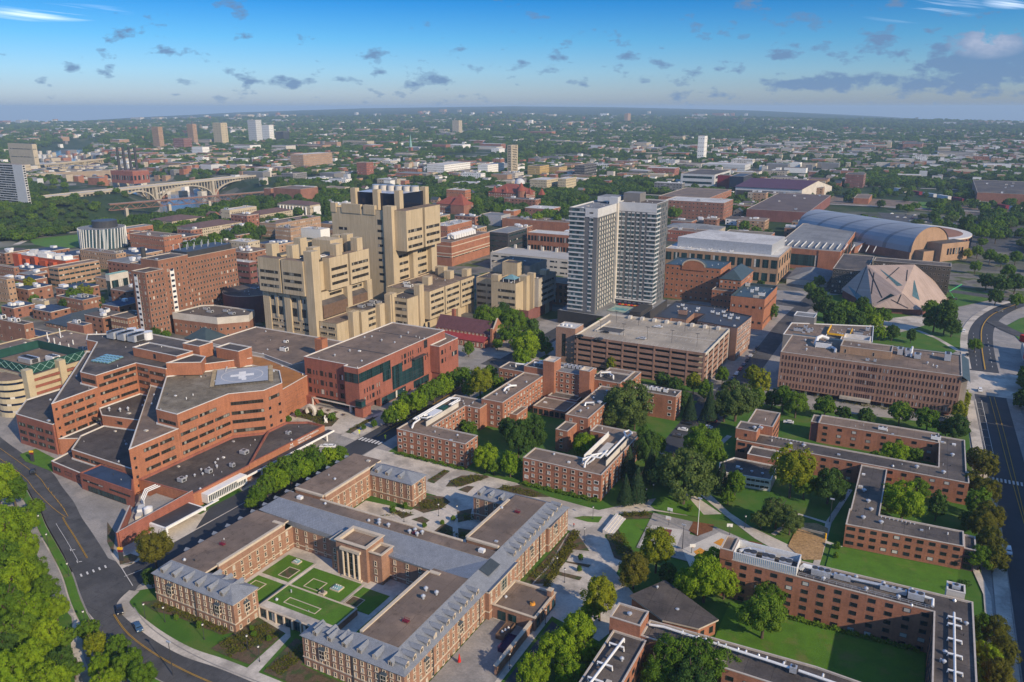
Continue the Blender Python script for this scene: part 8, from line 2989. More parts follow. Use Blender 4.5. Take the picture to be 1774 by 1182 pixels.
NEAR = '''
-8,838,80,b 22,850,56,m 40,905,52,b 8,918,80,b 38,950,60,b -4,975,80,m 60,990,52,m 22,1005,74,b 78,1020,50,m 8,1050,84,m 52,1058,66,b 96,1052,46,b 30,1100,80,m 80,1100,62,b -2,1125,80,d 112,1105,40,m 56,1145,78,b 104,1150,58,d 14,1170,90,b 85,1182,70,b 128,1160,36,m 60,880,36,m
152,1092,40,m 165,1118,42,y 172,1152,46,b 202,1120,44,m 214,1158,46,g 184,1184,56,b 246,1170,52,g 232,1140,36,g
266,948,66,o 262,1000,34,d
446,858,40,m 462,842,42,m 482,832,42,b 470,820,36,m 504,822,42,m 494,806,36,m 526,812,42,b 516,796,36,m 548,802,42,m 540,786,34,m 568,794,40,b 588,788,34,m 436,872,26,m
676,722,36,m 692,712,40,b 704,696,38,m 722,696,40,b 736,684,38,m 752,676,40,m 768,668,38,b 784,660,38,m 800,652,38,m 832,663,50,y 846,650,34,m 812,676,30,m 862,664,26,g
812,742,28,m 800,735,20,d 898,758,50,t 926,752,48,t 880,742,40,d 840,792,48,b 884,804,42,b 856,808,30,m 1014,772,46,b 1084,700,92,w 1066,722,56,w 1100,722,50,w 1059,630,24,y 1148,658,30,d 1170,668,32,d 1202,664,30,y 1182,690,36,d 1222,676,30,g 1230,700,32,f 1196,704,26,f
1276,694,78,w 1256,706,54,w 1316,664,40,y 1304,650,30,y 1312,690,32,g 1252,650,26,g 1338,690,34,d 1380,700,46,m 1430,704,40,m 1358,690,38,g 1462,716,30,d 1500,722,34,d 1560,716,44,m 1608,728,44,m 1658,740,48,d 1668,692,28,y 1662,714,30,y 1640,742,30,d
1120,776,50,t 1140,770,32,g 1216,768,74,m 1240,790,44,m 1186,824,112,w 1160,812,60,w 1212,842,56,w 1104,838,36,f 1084,848,30,f 1128,806,34,f 1250,826,30,f 1274,838,40,g 1262,862,26,m 1090,800,30,f
1373,814,76,y 1394,842,44,m 1437,840,64,d 1346,888,62,w 1370,904,52,w 1320,900,40,w 1566,868,76,b 1538,856,40,m 1590,850,46,m 1624,876,34,t 1548,786,48,b 1518,798,36,m 1584,790,34,m 1486,800,30,m
1692,796,40,o 1706,806,44,o 1688,838,44,o 1710,850,46,o 1694,870,44,g 1716,896,50,o 1700,908,46,o 1714,940,54,o 1698,966,46,m 1724,968,44,o 1680,900,34,d
1702,1086,44,g 1724,1092,50,o 1740,1130,52,o 1714,1134,50,b 1730,1172,60,o 1704,1170,44,b
1098,988,60,o 1138,952,66,y 1158,994,40,d 1222,1000,84,b 1192,1012,56,b 1256,1010,54,b 1236,970,46,b 1324,1066,84,m 1336,1030,56,m 1040,1036,66,y 1024,1056,40,b 1002,1092,70,b 962,1126,74,b 1020,1130,50,b 924,1160,66,b 986,1164,60,b
1170,1140,84,m 1222,1148,90,m 1262,1158,70,m 1140,1166,70,m 1200,1182,90,d
848,556,56,m 872,546,48,d 892,560,52,m 912,598,54,b 906,622,36,b 930,590,40,m 836,546,36,d 856,572,40,m 884,582,40,m 918,566,38,d 862,596,18,g 812,604,22,g 946,604,26,m
1416,512,36,d 1430,530,44,d 1448,552,44,d 1466,540,40,m 1484,556,40,d 1502,544,34,m 1516,556,30,b 1532,548,30,m 1546,576,28,d 1579,582,16,t 1524,576,26,b 1620,552,44,d 1640,546,40,t 1650,566,34,d 1690,598,24,m 1614,534,30,m 1494,528,30,d 1404,500,24,m 1420,488,22,m
1674,392,30,t 1686,400,26,m 1704,396,28,m 1726,408,26,m 1694,436,22,m 1716,444,26,m 1736,450,24,m 1760,446,24,m 1710,486,30,d 1736,492,34,d 1760,490,34,d 1726,514,28,d 1762,520,26,m 1748,470,26,m 1690,462,22,m 1676,440,16,y 1702,420,18,m
52,496,26,y 128,516,34,m 146,510,30,y 116,524,26,d 270,578,22,d 252,582,18,d 288,580,16,m 30,500,20,g 172,524,24,d 60,520,20,m
330,430,34,d 352,424,32,d 372,418,32,m 392,412,30,d 412,404,30,d 432,398,28,m 344,446,28,m 324,448,26,d 366,440,26,d 388,432,26,d 452,400,24,d 472,394,24,d 408,424,24,m 428,416,22,m 330,462,20,d 418,440,22,m 400,450,20,d 348,462,18,m 506,390,24,d 528,386,24,d 548,380,24,d 566,362,24,t 584,350,22,d 600,366,20,d 440,412,22,d 488,400,22,m
745,380,24,d 766,386,24,m 824,372,26,d 838,384,24,d 826,352,24,m 740,360,24,m 858,362,22,m 880,370,26,m 908,378,24,m 930,380,24,b 948,372,24,m 966,384,20,g 990,348,22,d 1012,346,22,m 1034,352,22,d 1168,370,26,m 1290,392,20,m 1310,402,20,m 1270,400,20,m 1330,406,20,d 1286,440,20,m 1040,560,20,m 1338,540,22,g 1318,496,16,t
'''
for tok in NEAR.split():
 a = tok.split(',')
 tree(float(a[0]),float(a[1]),float(a[2]),a[3])
# young street trees, planted in beds
for (px,py,w_) in ((1196,880,12),(345,1082,12),(305,1070,10),(440,1098,10),(436,1088,9),(466,1106,10),(680,882,12),(702,876,11),(766,905,9),(785,898,9),(575,722,14),(516,716,12),(648,734,12),(630,740,10),(1105,868,8),(1119,866,8),(1450,945,12),(1448,962,10),(735,910,9),(1006,965,10),(1004,985,10),(556,716,12),(500,726,12)):
 tree(px,py,w_,'g',lod=2)
# the 300 that show largest stay trees of their own, the smallest join the mass of woods
TREE_ITEMS.sort(key=lambda q: -q[5])
SMALL = TREE_ITEMS[300:]
del TREE_ITEMS[300:]
for q in SMALL:
 for c in list(q[0].children):
  bpy.data.objects.remove(c)
 bpy.data.objects.remove(q[0])
describe([i[:5] for i in TREE_ITEMS])
for it in TREE_ITEMS:
 it[0]['group'] = 'trees of the campus and river bank'

# everything farther: one mass of woods and garden trees
rng = np.random.default_rng(8)

def scatter(n,r0,r1,pw):
 a = rng.uniform(HEADING - .70,HEADING + .70,n)
 r = (r0 ** pw + (r1 ** pw - r0 ** pw) * rng.random(n)) ** (1 / pw)
 return r * np.cos(a),r * np.sin(a)

pts,scl,rot,kd = [],[],[],[]
FT = np.array(FOOT)
TX = np.array(TREE_XY)
for n,r0,r1,pw,th in ((9000,430,1000,2.0,.565),(26000,1000,2100,1.8,.44),(28000,2100,4200,1.5,.42),(15000,4200,8200,1.3,.40)):
 x,y = scatter(n,r0,r1,pw)
 nz = np.array([noise.noise((p * .0052,q * .0052,3.1)) * .5 + .5 + .25 * noise.noise((p * .019,q * .019,7.7)) for p,q in zip(x,y)])
 ok = nz > th
 inside = np.zeros(n,bool)
 for f in FT:
  inside |= (x > f[0] - 5) & (x < f[1] + 5) & (y > f[2] - 6) & (y < f[3] + 5)
 ok &= ~inside
 ok &= river_dist(x,y) > 84
 # keep streets, rail yards and the built campus open
 rr_ = np.hypot(x,y)
 PX = np.array([proj(p,q,0)[:2] for p,q in zip(x,y)])
 for (xa,xb,ya,yb,keep) in ((0,330,425,640,.0),(330,960,400,640,0),(960,1400,380,640,0),(1400,1774,415,900,0),(1380,1774,345,380,.10),(1440,1660,322,350,.1),(1250,1440,290,350,.15),(440,700,330,400,.5),(720,1000,372,480,.15),(60,190,395,425,0),(1290,1700,380,460,.1),(1240,1774,246,268,.35),(1200,1460,350,400,.4),(1160,1260,300,420,.4),(90,500,296,350,.35),(180,262,280,330,.1),(60,480,312,350,.06)):
  m_ = (PX[:,0] > xa) & (PX[:,0] < xb) & (PX[:,1] > ya) & (PX[:,1] < yb)
  ok &= ~m_ | (rng.random(n) < keep)
 x,y = x[ok],y[ok]
 r = rr_[ok]
 z = land_z(x,y)
 pts.append(np.stack([x,y,z],1))
 base = rng.uniform(5.0,8.2,len(x)) * (1 + np.clip((r - 2000) / 3500,0,1.2))
 scl.append(base)
 rot.append(rng.uniform(0,6.28,len(x)))
 kd.append((rng.integers(0,4,len(x)) + np.where(r > 1500,4,0)))
bx,by = [],[]
while len(bx) < 620:
 px,py = rng.uniform(-30,236),rng.uniform(348,424)
 if py > 424 - max(0,px - 40) * .17 or py < (364 if px > 50 else 352):
  continue
 p = at(px,py,-4)
 if clear(p[0] - 3,p[0] + 3,p[1] - 3,p[1] + 3,1) and min(math.hypot(p[0] - q[0],p[1] - q[1]) for q in TREE_XY) > 5:
  bx.append(p[0])
  by.append(p[1])
bx,by = np.array(bx + [q[1] for q in SMALL]),np.array(by + [q[2] for q in SMALL])
pts.append(np.stack([bx,by,land_z(bx,by)],1))
scl.append(rng.uniform(4.6,7.2,len(bx)))
rot.append(rng.uniform(0,6.28,len(bx)))
kd.append(rng.integers(0,4,len(bx)))
pts,scl,rot,kd = (np.concatenate(q) for q in (pts,scl,rot,kd))
print('far trees',len(pts))
me = bpy.data.meshes.new('town_woods')
me.vertices.add(len(pts))
me.vertices.foreach_set('co',pts.astype(np.float32).ravel())
for nm,dat,ty in (('size',scl,'FLOAT'),('turn',rot,'FLOAT'),('sort',kd.astype(np.float32),'FLOAT')):
 at_ = me.attributes.new(nm,ty,'POINT')
 at_.data.foreach_set('value',dat.astype(np.float32))
wo_ = bpy.data.objects.new('town_woods',me)
COL.objects.link(wo_)
wo_['kind'] = 'stuff'
ng = bpy.data.node_groups.new('town_woods','GeometryNodeTree')
ng.interface.new_socket('Geometry',in_out='INPUT',socket_type='NodeSocketGeometry')
ng.interface.new_socket('Geometry',in_out='OUTPUT',socket_type='NodeSocketGeometry')
gi,go_ = ng.nodes.new('NodeGroupInput'),ng.nodes.new('NodeGroupOutput')
jn = ng.nodes.new('GeometryNodeJoinGeometry')

def attr(nm):
 n = ng.nodes.new('GeometryNodeInputNamedAttribute')
 n.data_type = 'FLOAT'
 n.inputs[0].default_value = nm
 return n.outputs['Attribute']

for k,(shape,m) in enumerate([('round',L_MID),('round',L_DARK),('tall',L_DARK),('wide',L_GREY)] * 2):
 want = [o for o in COL.objects if o.name.startswith('crown') and any(o.data is q for kk,q in SHAPES.items() if kk[0] in (shape,'round') and kk[1] >= 1 and kk[3] == m.name)]
 want.sort(key=lambda o: (len(o.data.polygons),o.data.name))
 want = want[:9]
 po = want[k % len(want)]                                # grown from the crown of a tree that stands in the scene
 oi = ng.nodes.new('GeometryNodeObjectInfo')
 oi.inputs['Object'].default_value = po
 oi.inputs['As Instance'].default_value = True
 cp = ng.nodes.new('FunctionNodeCompare')
 cp.data_type = 'FLOAT'
 cp.operation = 'EQUAL'
 ng.links.new(attr('sort'),cp.inputs[0])
 cp.inputs[1].default_value = float(k)
 cp.inputs['Epsilon'].default_value = .1
 ip = ng.nodes.new('GeometryNodeInstanceOnPoints')
 ng.links.new(gi.outputs[0],ip.inputs['Points'])
 ng.links.new(cp.outputs[0],ip.inputs['Selection'])
 ng.links.new(oi.outputs['Geometry'],ip.inputs['Instance'])
 cx = ng.nodes.new('ShaderNodeCombineXYZ')
 ng.links.new(attr('turn'),cx.inputs[2])
 ng.links.new(cx.outputs[0],ip.inputs['Rotation'])
 ng.links.new(attr('size'),ip.inputs['Scale'])
 tg = ng.nodes.new('GeometryNodeTranslateInstances')
 ng.links.new(ip.outputs[0],tg.inputs['Instances'])
 cz = ng.nodes.new('ShaderNodeCombineXYZ')
 mm = ng.nodes.new('ShaderNodeMath')
 mm.operation = 'MULTIPLY'
 ng.links.new(attr('size'),mm.inputs[0])
 mm.inputs[1].default_value = .75
 ng.links.new(mm.outputs[0],cz.inputs[2])
 ng.links.new(cz.outputs[0],tg.inputs['Translation'])
 tg.inputs['Local Space'].default_value = False
 ng.links.new(tg.outputs[0],jn.inputs[0])
ng.links.new(jn.outputs[0],go_.inputs[0])
md_ = wo_.modifiers.new('woods','NODES')
md_.node_group = ng

# ------------------------------------------------------------------ cars
def paint(name,c):
 m = mat('car_' + name,c,rough=.3,var=.06,spec=.6,finev=0)
 return m

TYRE = mat('tyre',(.02,.02,.022),rough=.9)
CARG = mat('car_glass',(.015,.02,.025),rough=.08,spec=.6,finev=0)
LAMPW = mat('headlamp_glass',(.7,.7,.66),rough=.2,finev=0)
CARMESH = {}

def car_meshes(pm,suv):
 k = (pm.name,suv)
 if k in CARMESH:
  return CARMESH[k]
 H = 1.75 if suv else 1.45
 prof = [(-2.3,.35),(-2.3,.75),(-2.1,.92),(-1.25,1.0),(-.5,H - .04),(.1,H),(1.3 if not suv else 1.75,H - .06),(1.85 if not suv else 2.15,1.02),(2.3,.92),(2.3,.35)]
 b = MB()
 n = len(prof)
 wz = lambda z: .9 if z < 1.0 else .9 - .22 * (z - 1.0) / (H - 1.0) * 1.0
 for i in range(n):
  (x0,z0),(x1,z1) = prof[i],prof[(i + 1) % n]
  b.face([(x0,-wz(z0),z0),(x0,wz(z0),z0),(x1,wz(z1),z1),(x1,-wz(z1),z1)],pm)
 for s in (-1,1):
  P = [(x,s * wz(z),z) for x,z in prof]
  low = [p for p in P if p[2] <= 1.03]
  b.face(low if s > 0 else low[::-1],pm)
  hi = [P[3],P[4],P[5],P[6],P[7]]
  b.face(hi if s > 0 else hi[::-1],pm)
 g = MB()
 e = .015
 for s in (-1,1):
  q = [(-1.0,1.06),(-.42,H - .14),(.1,H - .1),(1.2 if not suv else 1.65,H - .16),(1.6 if not suv else 1.95,1.08)]
  P = [(x,s * (wz(z) + e),z) for x,z in q]
  g.face(P if s > 0 else P[::-1],CARG)
 g.face([(-1.22,.72,1.04),(-1.22,-.72,1.04),(-.55,-.66,H - .1),(-.55,.66,H - .1)],CARG)
 xr,xq = (1.83,1.36) if not suv else (2.15,1.8)
 g.face([(xr + .02,-.72,1.06),(xr + .02,.72,1.06),(xq + .03,.66,H - .12),(xq + .03,-.66,H - .12)],CARG)
 wh = MB()
 N = 12
 for s in (-1,1):
  pass
 ring = [(.33 * math.cos(2 * math.pi * k / N),.33 * math.sin(2 * math.pi * k / N)) for k in range(N)]
 for k in range(N):
  (x0,z0),(x1,z1) = ring[k],ring[(k + 1) % N]
  wh.face([(x0,-.11,z0),(x0,.11,z0),(x1,.11,z1),(x1,-.11,z1)],TYRE)
 wh.face([(x,.11,z) for x,z in ring],TYRE)
 wh.face([(x,-.11,z) for x,z in ring][::-1],TYRE)
 rm = MB()
 for s in (-1,1):
  P = [(x * .6,s * .12,z * .6) for x,z in ring]
  rm.face(P if s > 0 else P[::-1],METAL)
 hl = MB()
 hl.box(-2.33,-2.27,-.2,.2,.66,.82,LAMPW,bottom=True)
 CARMESH[k] = [x.mesh(nm) for x,nm in ((b,'body'),(g,'window'),(wh,'wheel'),(rm,'rim'),(hl,'headlight'))]
 return CARMESH[k]

CARS = []
CAR_WORD = {'white': (.7,.7,.7),'black': (.015,.015,.018),'dark grey': (.07,.072,.078),'silver': (.42,.43,.45),'blue': (.04,.09,.17),'red': (.35,.02,.025)}

def car(x,y,deg,colour,suv=False,z=.09,label=None,detail=True,ph=None):
 me = car_meshes(paint(colour,CAR_WORD[colour]),suv)
 root = empty('parked_car',(x,y,z),R(deg))
 child('body',me[0],root)
 child('window',me[1],root)
 if detail:
  for wx in (-1.42,1.42):
   for wy in (-.82,.82):
    w_ = child('wheel',me[2],root,(wx,wy,.33))
    child('rim',me[3],w_)
  for wy in (-.62,.62):
   child('headlight',me[4],root,(0,wy,0))
 tag(root,label,'car','cars on the streets and in the car parks')
 if not label:
  CARS.append((root,x,y,.8,ph or (f'{colour} ' + ('tall car' if suv else 'car'))))
 return root

def carpx(px,py,deg,colour,suv=False,z=.09,**kw):
 x,y = at(px,py,z + .6)
 return car(x,y,deg,colour,suv,z,**kw)

carpx(207,1056,150,'black',label='black car nearest the junction on the curving left road')
carpx(239,1086,158,'blue',label='blue-grey car following the black one on the curving left road')
carpx(57,817,-32,'black',True,label='black pickup-like car by the kerb below the orange hospital')
carpx(572,773,25,'white',label='white car at the drop-off behind the clipped tree row')
carpx(1747,954,92,'white',True,label='white tall car driving on the shaded east street')
carpx(1698,676,92,'white',True,label='white tall car just below the crossing on the east street')
carpx(1670,574,85,'white',True,label='white tall car beyond the crossing beside the curving kerb')
carpx(1732,539,40,'dark grey',label='dark car on the bend of the avenue at the right')
carpx(1366,731,10,'white',label='white car parked behind the long dormitory range')
carpx(1676,615,90,'black',label='black car beside the teal edged office end')
for px,py,c in ((1004,582,'black'),(1038,587,'dark grey'),(1049,575,'black'),(1112,586,'silver'),(1140,566,'white')):
 carpx(px,py,0,c,z=18.3)
for k in range(11):
 car(-392 + (k % 6) * 3.2,188 + (k // 6) * 9,90,['black','silver','white','dark grey','red','blue'][k % 6])
rnd = random.Random(12)
for k in range(6):
 car(-211.5 + rnd.uniform(-.4,.4),300 + k * 9.5,90,rnd.choice(list(CAR_WORD)),detail=False)
for k in range(9):
 car(-82.2,398 + k * 9.0,90,rnd.choice(list(CAR_WORD)),detail=False)
for k in range(8):
 car(-86 + (k % 2) * 9,318 + (k // 2) * 8,0,rnd.choice(list(CAR_WORD)),detail=False)
for k in range(4):
 car(-232 + k * 5.2,224 + k * 4,20,rnd.choice(list(CAR_WORD)),detail=False)
for row in range(4):
 for k in range(13):
  px,py = 1545 + k * 13 + row * 9,371 + row * 6 + k * .9
  x,y = at(px,py)
  if rnd.random() < .75 and clear(x - 3,x + 3,y - 3,y + 3,2):
   car(x,y,35,rnd.choice(list(CAR_WORD)),detail=False)
lot = [at(1520,368),at(1774,392),at(1774,440),at(1660,432),at(1545,392)]
layer('parking_lot',lot,ASPHALT,.12)
layer('rail_yard',[at(1300,330),at(1774,362),at(1774,380),at(1440,352)],ROOF_B,.08)
layer('playing_field',[at(1590,350),at(1640,352),at(1672,364),at(1600,362)],LAWN_B,.14)
layer('river_lawn',[at(50,415),at(158,404),at(140,428),at(98,432),at(60,424)],LAWN_B,.12)
layer('riverside_path',strip([at(28,424),at(60,410),at(110,404),at(170,398)],7),PAVE,.13)
layer('lawn',[at(0,528),at(44,530),at(22,546),at(0,546)],LAWN_B,.12)
for k in range(9):                                            # freight cars standing on the tracks
 p,q = Vector(at(1560 + k * 25,333 + k * 4.1)),Vector(at(1580 + k * 25,336.4 + k * 4.1))
 d = (q - p).normalized()
 b = MB()
 b.obox((0,0),math.atan2(d.y,d.x),max(9,(q - p).length * .48),3,.8,6,[LTGREY_P,MAROON,METAL][k % 3])
 r_ = tag(empty('freight_car',(p.x,p.y,0)),f'{["pale", "maroon", "silver"][k % 3]} freight car in the train right of the purple-roofed fieldhouse, {ORD[k + 1]} from left','train car','freight train')
 child('body',b.mesh('body'),r_)
 b = MB()
 for f in (-.35,.35):
  for s in (-1.2,1.2):
   e_ = d * f * (q - p).length
   b.cyl(e_.x + s,e_.y,.9,0,.8,METAL_D,8)
 child('bogie',b.mesh('bogie'),r_)
# ------------------------------------------------------------------ lamps, signs, games, figures
LB = MB()
LB.tube([(0,0,0),(0,0,4.6)],.075,METAL_D,6)
LB.cyl(0,0,.16,0,.5,METAL_D,8)
LH = MB()
LH.cyl(0,0,.24,4.6,5.1,WHITE,8,r1=.3)
LH.cyl(0,0,.36,5.1,5.3,METAL_D,8,r1=.08)
LPM = (LB.mesh('post'),LH.mesh('lamp_head'))
LAMPS = []
for (px,py) in ((354,1108),(450,1147),(430,1128),(286,1078),(252,1072),(1012,938),(1290,916),(1131,860),(978,1010),(945,1082),(883,1160),(760,895),(700,905),(792,898),(690,745),(756,700),(1027,900),(1119,868),(965,990),(1180,870),(1540,700),(1668,800),(70,915),(120,1000),(84,948),(148,1085),(505,706),(700,690)):
 x,y = at(px,py)
 r_ = empty('street_lamp',(x,y,0))
 child('post',LPM[0],r_)
 child('lamp_head',LPM[1],r_)
 tag(r_,None,'street lamp','lamp posts along the paths')
 LAMPS.append((r_,x,y,2,'black post-top lamp'))
for (px,py,h,l) in ((1208,928,14,'tall white floodlight mast in the rust coloured bed beside the games court'),(1437,905,9,'tall lamp mast between the sand court and the low dormitory'),(300,1170,10,'tall curved lamp mast at the bottom of the left road'),(1182,952,9,'slim pole between the pale games courts')):
 x,y = at(px,py)
 r_ = tag(empty('lamp_mast',(x,y,0)),l,'lamp mast')
 b = MB()
 b.tube([(0,0,0),(0,0,h)],.14,METAL_W if h > 10 else METAL_D,7,r1=.08)
 child('post',b.mesh('post'),r_)
 b = MB()
 b.box(-.7,.7,-.2,.2,h - .1,h + .25,METAL,bottom=True)
 child('lamp_head',b.mesh('lamp_head'),r_)
for (px,py,a,l) in ((1157,913,0,'basketball hoop facing the pale court with the red key'),(1160,898,180,'basketball hoop back to back behind the red key hoop'),(1263,926,200,'basketball hoop at the far corner of the court with orange keys'),(1199,962,30,'basketball hoop by the near orange key among trees')):
 x,y = at(px,py)
 r_ = tag(empty('basketball_hoop',(x,y,0),R(a)),l,'basketball hoop','basketball hoops of the games court')
 b = MB()
 b.tube([(0,.9,0),(0,.9,2.9),(0,.1,3.4)],.1,METAL_D,6)
 child('post',b.mesh('post'),r_)
 b = MB()
 b.box(-.95,.95,0,.08,2.9,4.1,WHITE,bottom=True)
 child('backboard',b.mesh('backboard'),r_)
 b = MB()
 b.tube([(.28 * math.cos(k * .524),-.35 + .28 * math.sin(k * .524),3.05) for k in range(13)],.03,ORPAINT,5)
 child('rim',b.mesh('rim'),r_)
r_ = tag(empty('volleyball_net',(-21.5,257.5,0)),'volleyball net with yellow post pad across the sand court','volleyball net')
for s,m in ((-5.2,METAL),(4.6,YELPAINT)):
 b = MB()
 b.cyl(s,-.2 * s * .3,.14 if m is METAL else .3,0,2.4,m,8)
 child('post',b.mesh('post'),r_)
b = MB()
b.face([(-5.1,.3,1.5),(4.5,-.27,1.5),(4.5,-.27,2.35),(-5.1,.3,2.35)],mat('net',(.34,.33,.3),rough=.9))
b.box(-5.1,4.5,-.02,.02,2.3,2.36,WHITE)
child('net',b.mesh('net'),r_)
# stepped seats beside the oval lawn
r_ = tag(empty('stepped_seats',(-83,232,0)),'pale concrete stepped seats curving beside the oval lawn','bleacher')
for k in range(4):
 b = MB()
 b.box(-1.8 + k * .95,-.95 + k * .95,-6.4,6.4,0,.45 + (3 - k) * .35,COP_W)
 child('step',b.mesh('step'),r_)
# yellow walkers' signs at the crosswalk, bright pylon signs
for (px,py,l) in ((623,757,'yellow diamond crossing sign on the clinic side of the crosswalk'),(668,766,'yellow diamond crossing sign on the dormitory side of the crosswalk')):
 x,y = at(px,py)
 r_ = tag(empty('road_sign',(x,y,0),R(30)),l,'road sign','yellow signs at the crosswalk')
 b = MB()
 b.tube([(0,0,0),(0,0,3.2)],.06,METAL_D,6)
 child('post',b.mesh('post'),r_)
 b = MB()
 YF = mat('sign_yellow',(.62,.72,.02),rough=.5)
 for z in (3.0,2.0):
  s = .62 if z > 2.5 else .4
  b.face([(0,-.08,z - s),(s,-.08,z),(0,-.08,z + s),(-s,-.08,z)],YF)
  b.face([(0,.0,z - s),(-s,.0,z),(0,.0,z + s),(s,.0,z)],YF)
 child('plate',b.mesh('plate'),r_)
for (px,py,l) in ((211,972,'dark pylon sign with purple and yellow top at the corner of the brick screen wall'),(57,800,'dark pylon sign with yellow top on the lawn strip left of the hospital')):
 x,y = at(px,py)
 r_ = tag(empty('pylon_sign',(x,y,0),R(20)),l,'sign')
 b = MB()
 b.box(-.7,.7,-.2,.2,0,3.4,METAL_D)
 child('panel',b.mesh('panel'),r_)
 b = MB()
 b.box(-.8,.8,-.25,.25,3.4,4.2,MAROON)
 b.box(-.8,.8,-.25,.25,4.2,4.9,YELPAINT)
 child('cap',b.mesh('cap'),r_)
# stone ring and white figure sculptures in the clinic garden
r_ = tag(empty('stone_ring',(-246.5,261,0)),'rough grey stone arch sculpture in the garden below the clinic','sculpture')
b = MB()
b.tube([(2.4 * math.cos(k * math.pi / 9),0,2.6 + 2.4 * math.sin(k * math.pi / 9)) for k in range(-2,12)],1.05,CONC_P,7)
child('arch',b.mesh('arch'),r_)
r_ = tag(empty('white_sculpture',(-235,257.5,0)),'slender white twin-lobed sculpture near the clinic entrance','sculpture')
b = MB()
b.tube([(0,0,0),(.3,0,1.2),(-.1,0,2.4),(.3,0,3.6)],.5,WHITE,8,r1=.3)
b.tube([(.9,.3,0),(.7,.3,1.4),(1.0,.3,2.4)],.4,WHITE,8,r1=.25)
child('body',b.mesh('body'),r_)
# picnic tables on the clinic plaza
BN = MB()
BN.box(-.9,.9,-.35,.35,.7,.78,RUST,bottom=True)
BNB = MB()
for y in (-.75,.75):
 BNB.box(-.9,.9,y - .14,y + .14,.42,.48,RUST,bottom=True)
 BNB.box(-.1,.1,y - .1,y + .1,0,.42,METAL_D)
BM_ = (BN.mesh('table_top'),BNB.mesh('bench'))
TB = []
for (x,y) in ((-248,269.8),(-243,269.4),(-238,268.8),(-233,268.4)):
 r_ = empty('picnic_table',(x,y,.1),R(8))
 child('table_top',BM_[0],r_)
 child('bench',BM_[1],r_)
 tag(r_,None,'picnic table','picnic tables outside the clinic')
 TB.append((r_,x,y,.5,'brown picnic table'))
# covered refuse carts and tarpaulin bins in the service yard, red cover
for (x,y,sx,sy,h,m,l) in ((-88.8,163.2,1.3,3.4,1.5,RUST,'rust coloured open refuse container with white bags in the walled yard'),(-85.4,158.6,1.6,3.2,1.6,mat('plum_tarp',(.05,.02,.06)),'dark plum covered container against the brick yard wall')):
 r_ = tag(empty('refuse_container',(x,y,.1)),l,'container')
 b = MB()
 for a in ((-sx,sx,-sy,-sy + .12),(-sx,sx,sy - .12,sy),(-sx,-sx + .12,-sy + .12,sy - .12),(sx - .12,sx,-sy + .12,sy - .12)):
  b.box(*a,0,h,m)
 b.box(-sx + .12,sx - .12,-sy + .12,sy - .12,0,h * .7,m)
 child('tub',b.mesh('tub'),r_)
 if m is RUST:
  b = MB()
  for k in range(3):
   b.cyl(-.4 + k * .4,-1.2 + k * 1.1,.4,h * .7,h * .7 + .45,WHITE,8,r1=.2)
  child('bag',b.mesh('bag'),r_)
r_ = tag(empty('folded_parasol',(-93.6,146.6,.1)),'folded bright red parasol by the east wall of the slate-roofed hall','parasol')
b = MB()
b.cyl(0,0,.5,.5,2.9,REDPAINT,8,r1=.1)
child('canopy',b.mesh('canopy'),r_)
b = MB()
b.tube([(0,0,0),(0,0,.5)],.06,METAL,6)
child('pole',b.mesh('pole'),r_)
yw = Bld('yard_wall','brown brick wall with pale coping screening the service yard from the drive','wall',(-83,158))
yw.mb('wall').prism(ccw([(-83.3,147),(-82.6,147),(-82.6,167.5),(-83.3,167.5)]),0,3.0,BR_PION)
yw.mb('coping').box(-83.5,-82.4,146.8,167.5,3.0,3.2,STONE)
yw.finish()
# boom lift on the copper hall lawn
x,y = at(1652,520)
r_ = tag(empty('boom_lift',(x,y,0),R(40)),'green boom lift with raised arm on the lawn right of the faceted copper hall','boom lift')
b = MB()
GRN = mat('lift_green',(.08,.45,.16))
b.box(-2,2,-1.2,1.2,.5,1.8,METAL_D,bottom=True)
child('chassis',b.mesh('chassis'),r_)
b = MB()
b.tube([(0,0,1.8),(-5,0,7),(5,0,12)],.4,GRN,6)
child('arm',b.mesh('arm'),r_)
for wx in (-1.3,1.3):
 for wy in (-1.2,1.2):
  b = MB()
  b.cyl(wx,wy,.55,0,.9,TYRE,10)
  child('wheel',b.mesh('wheel'),r_)

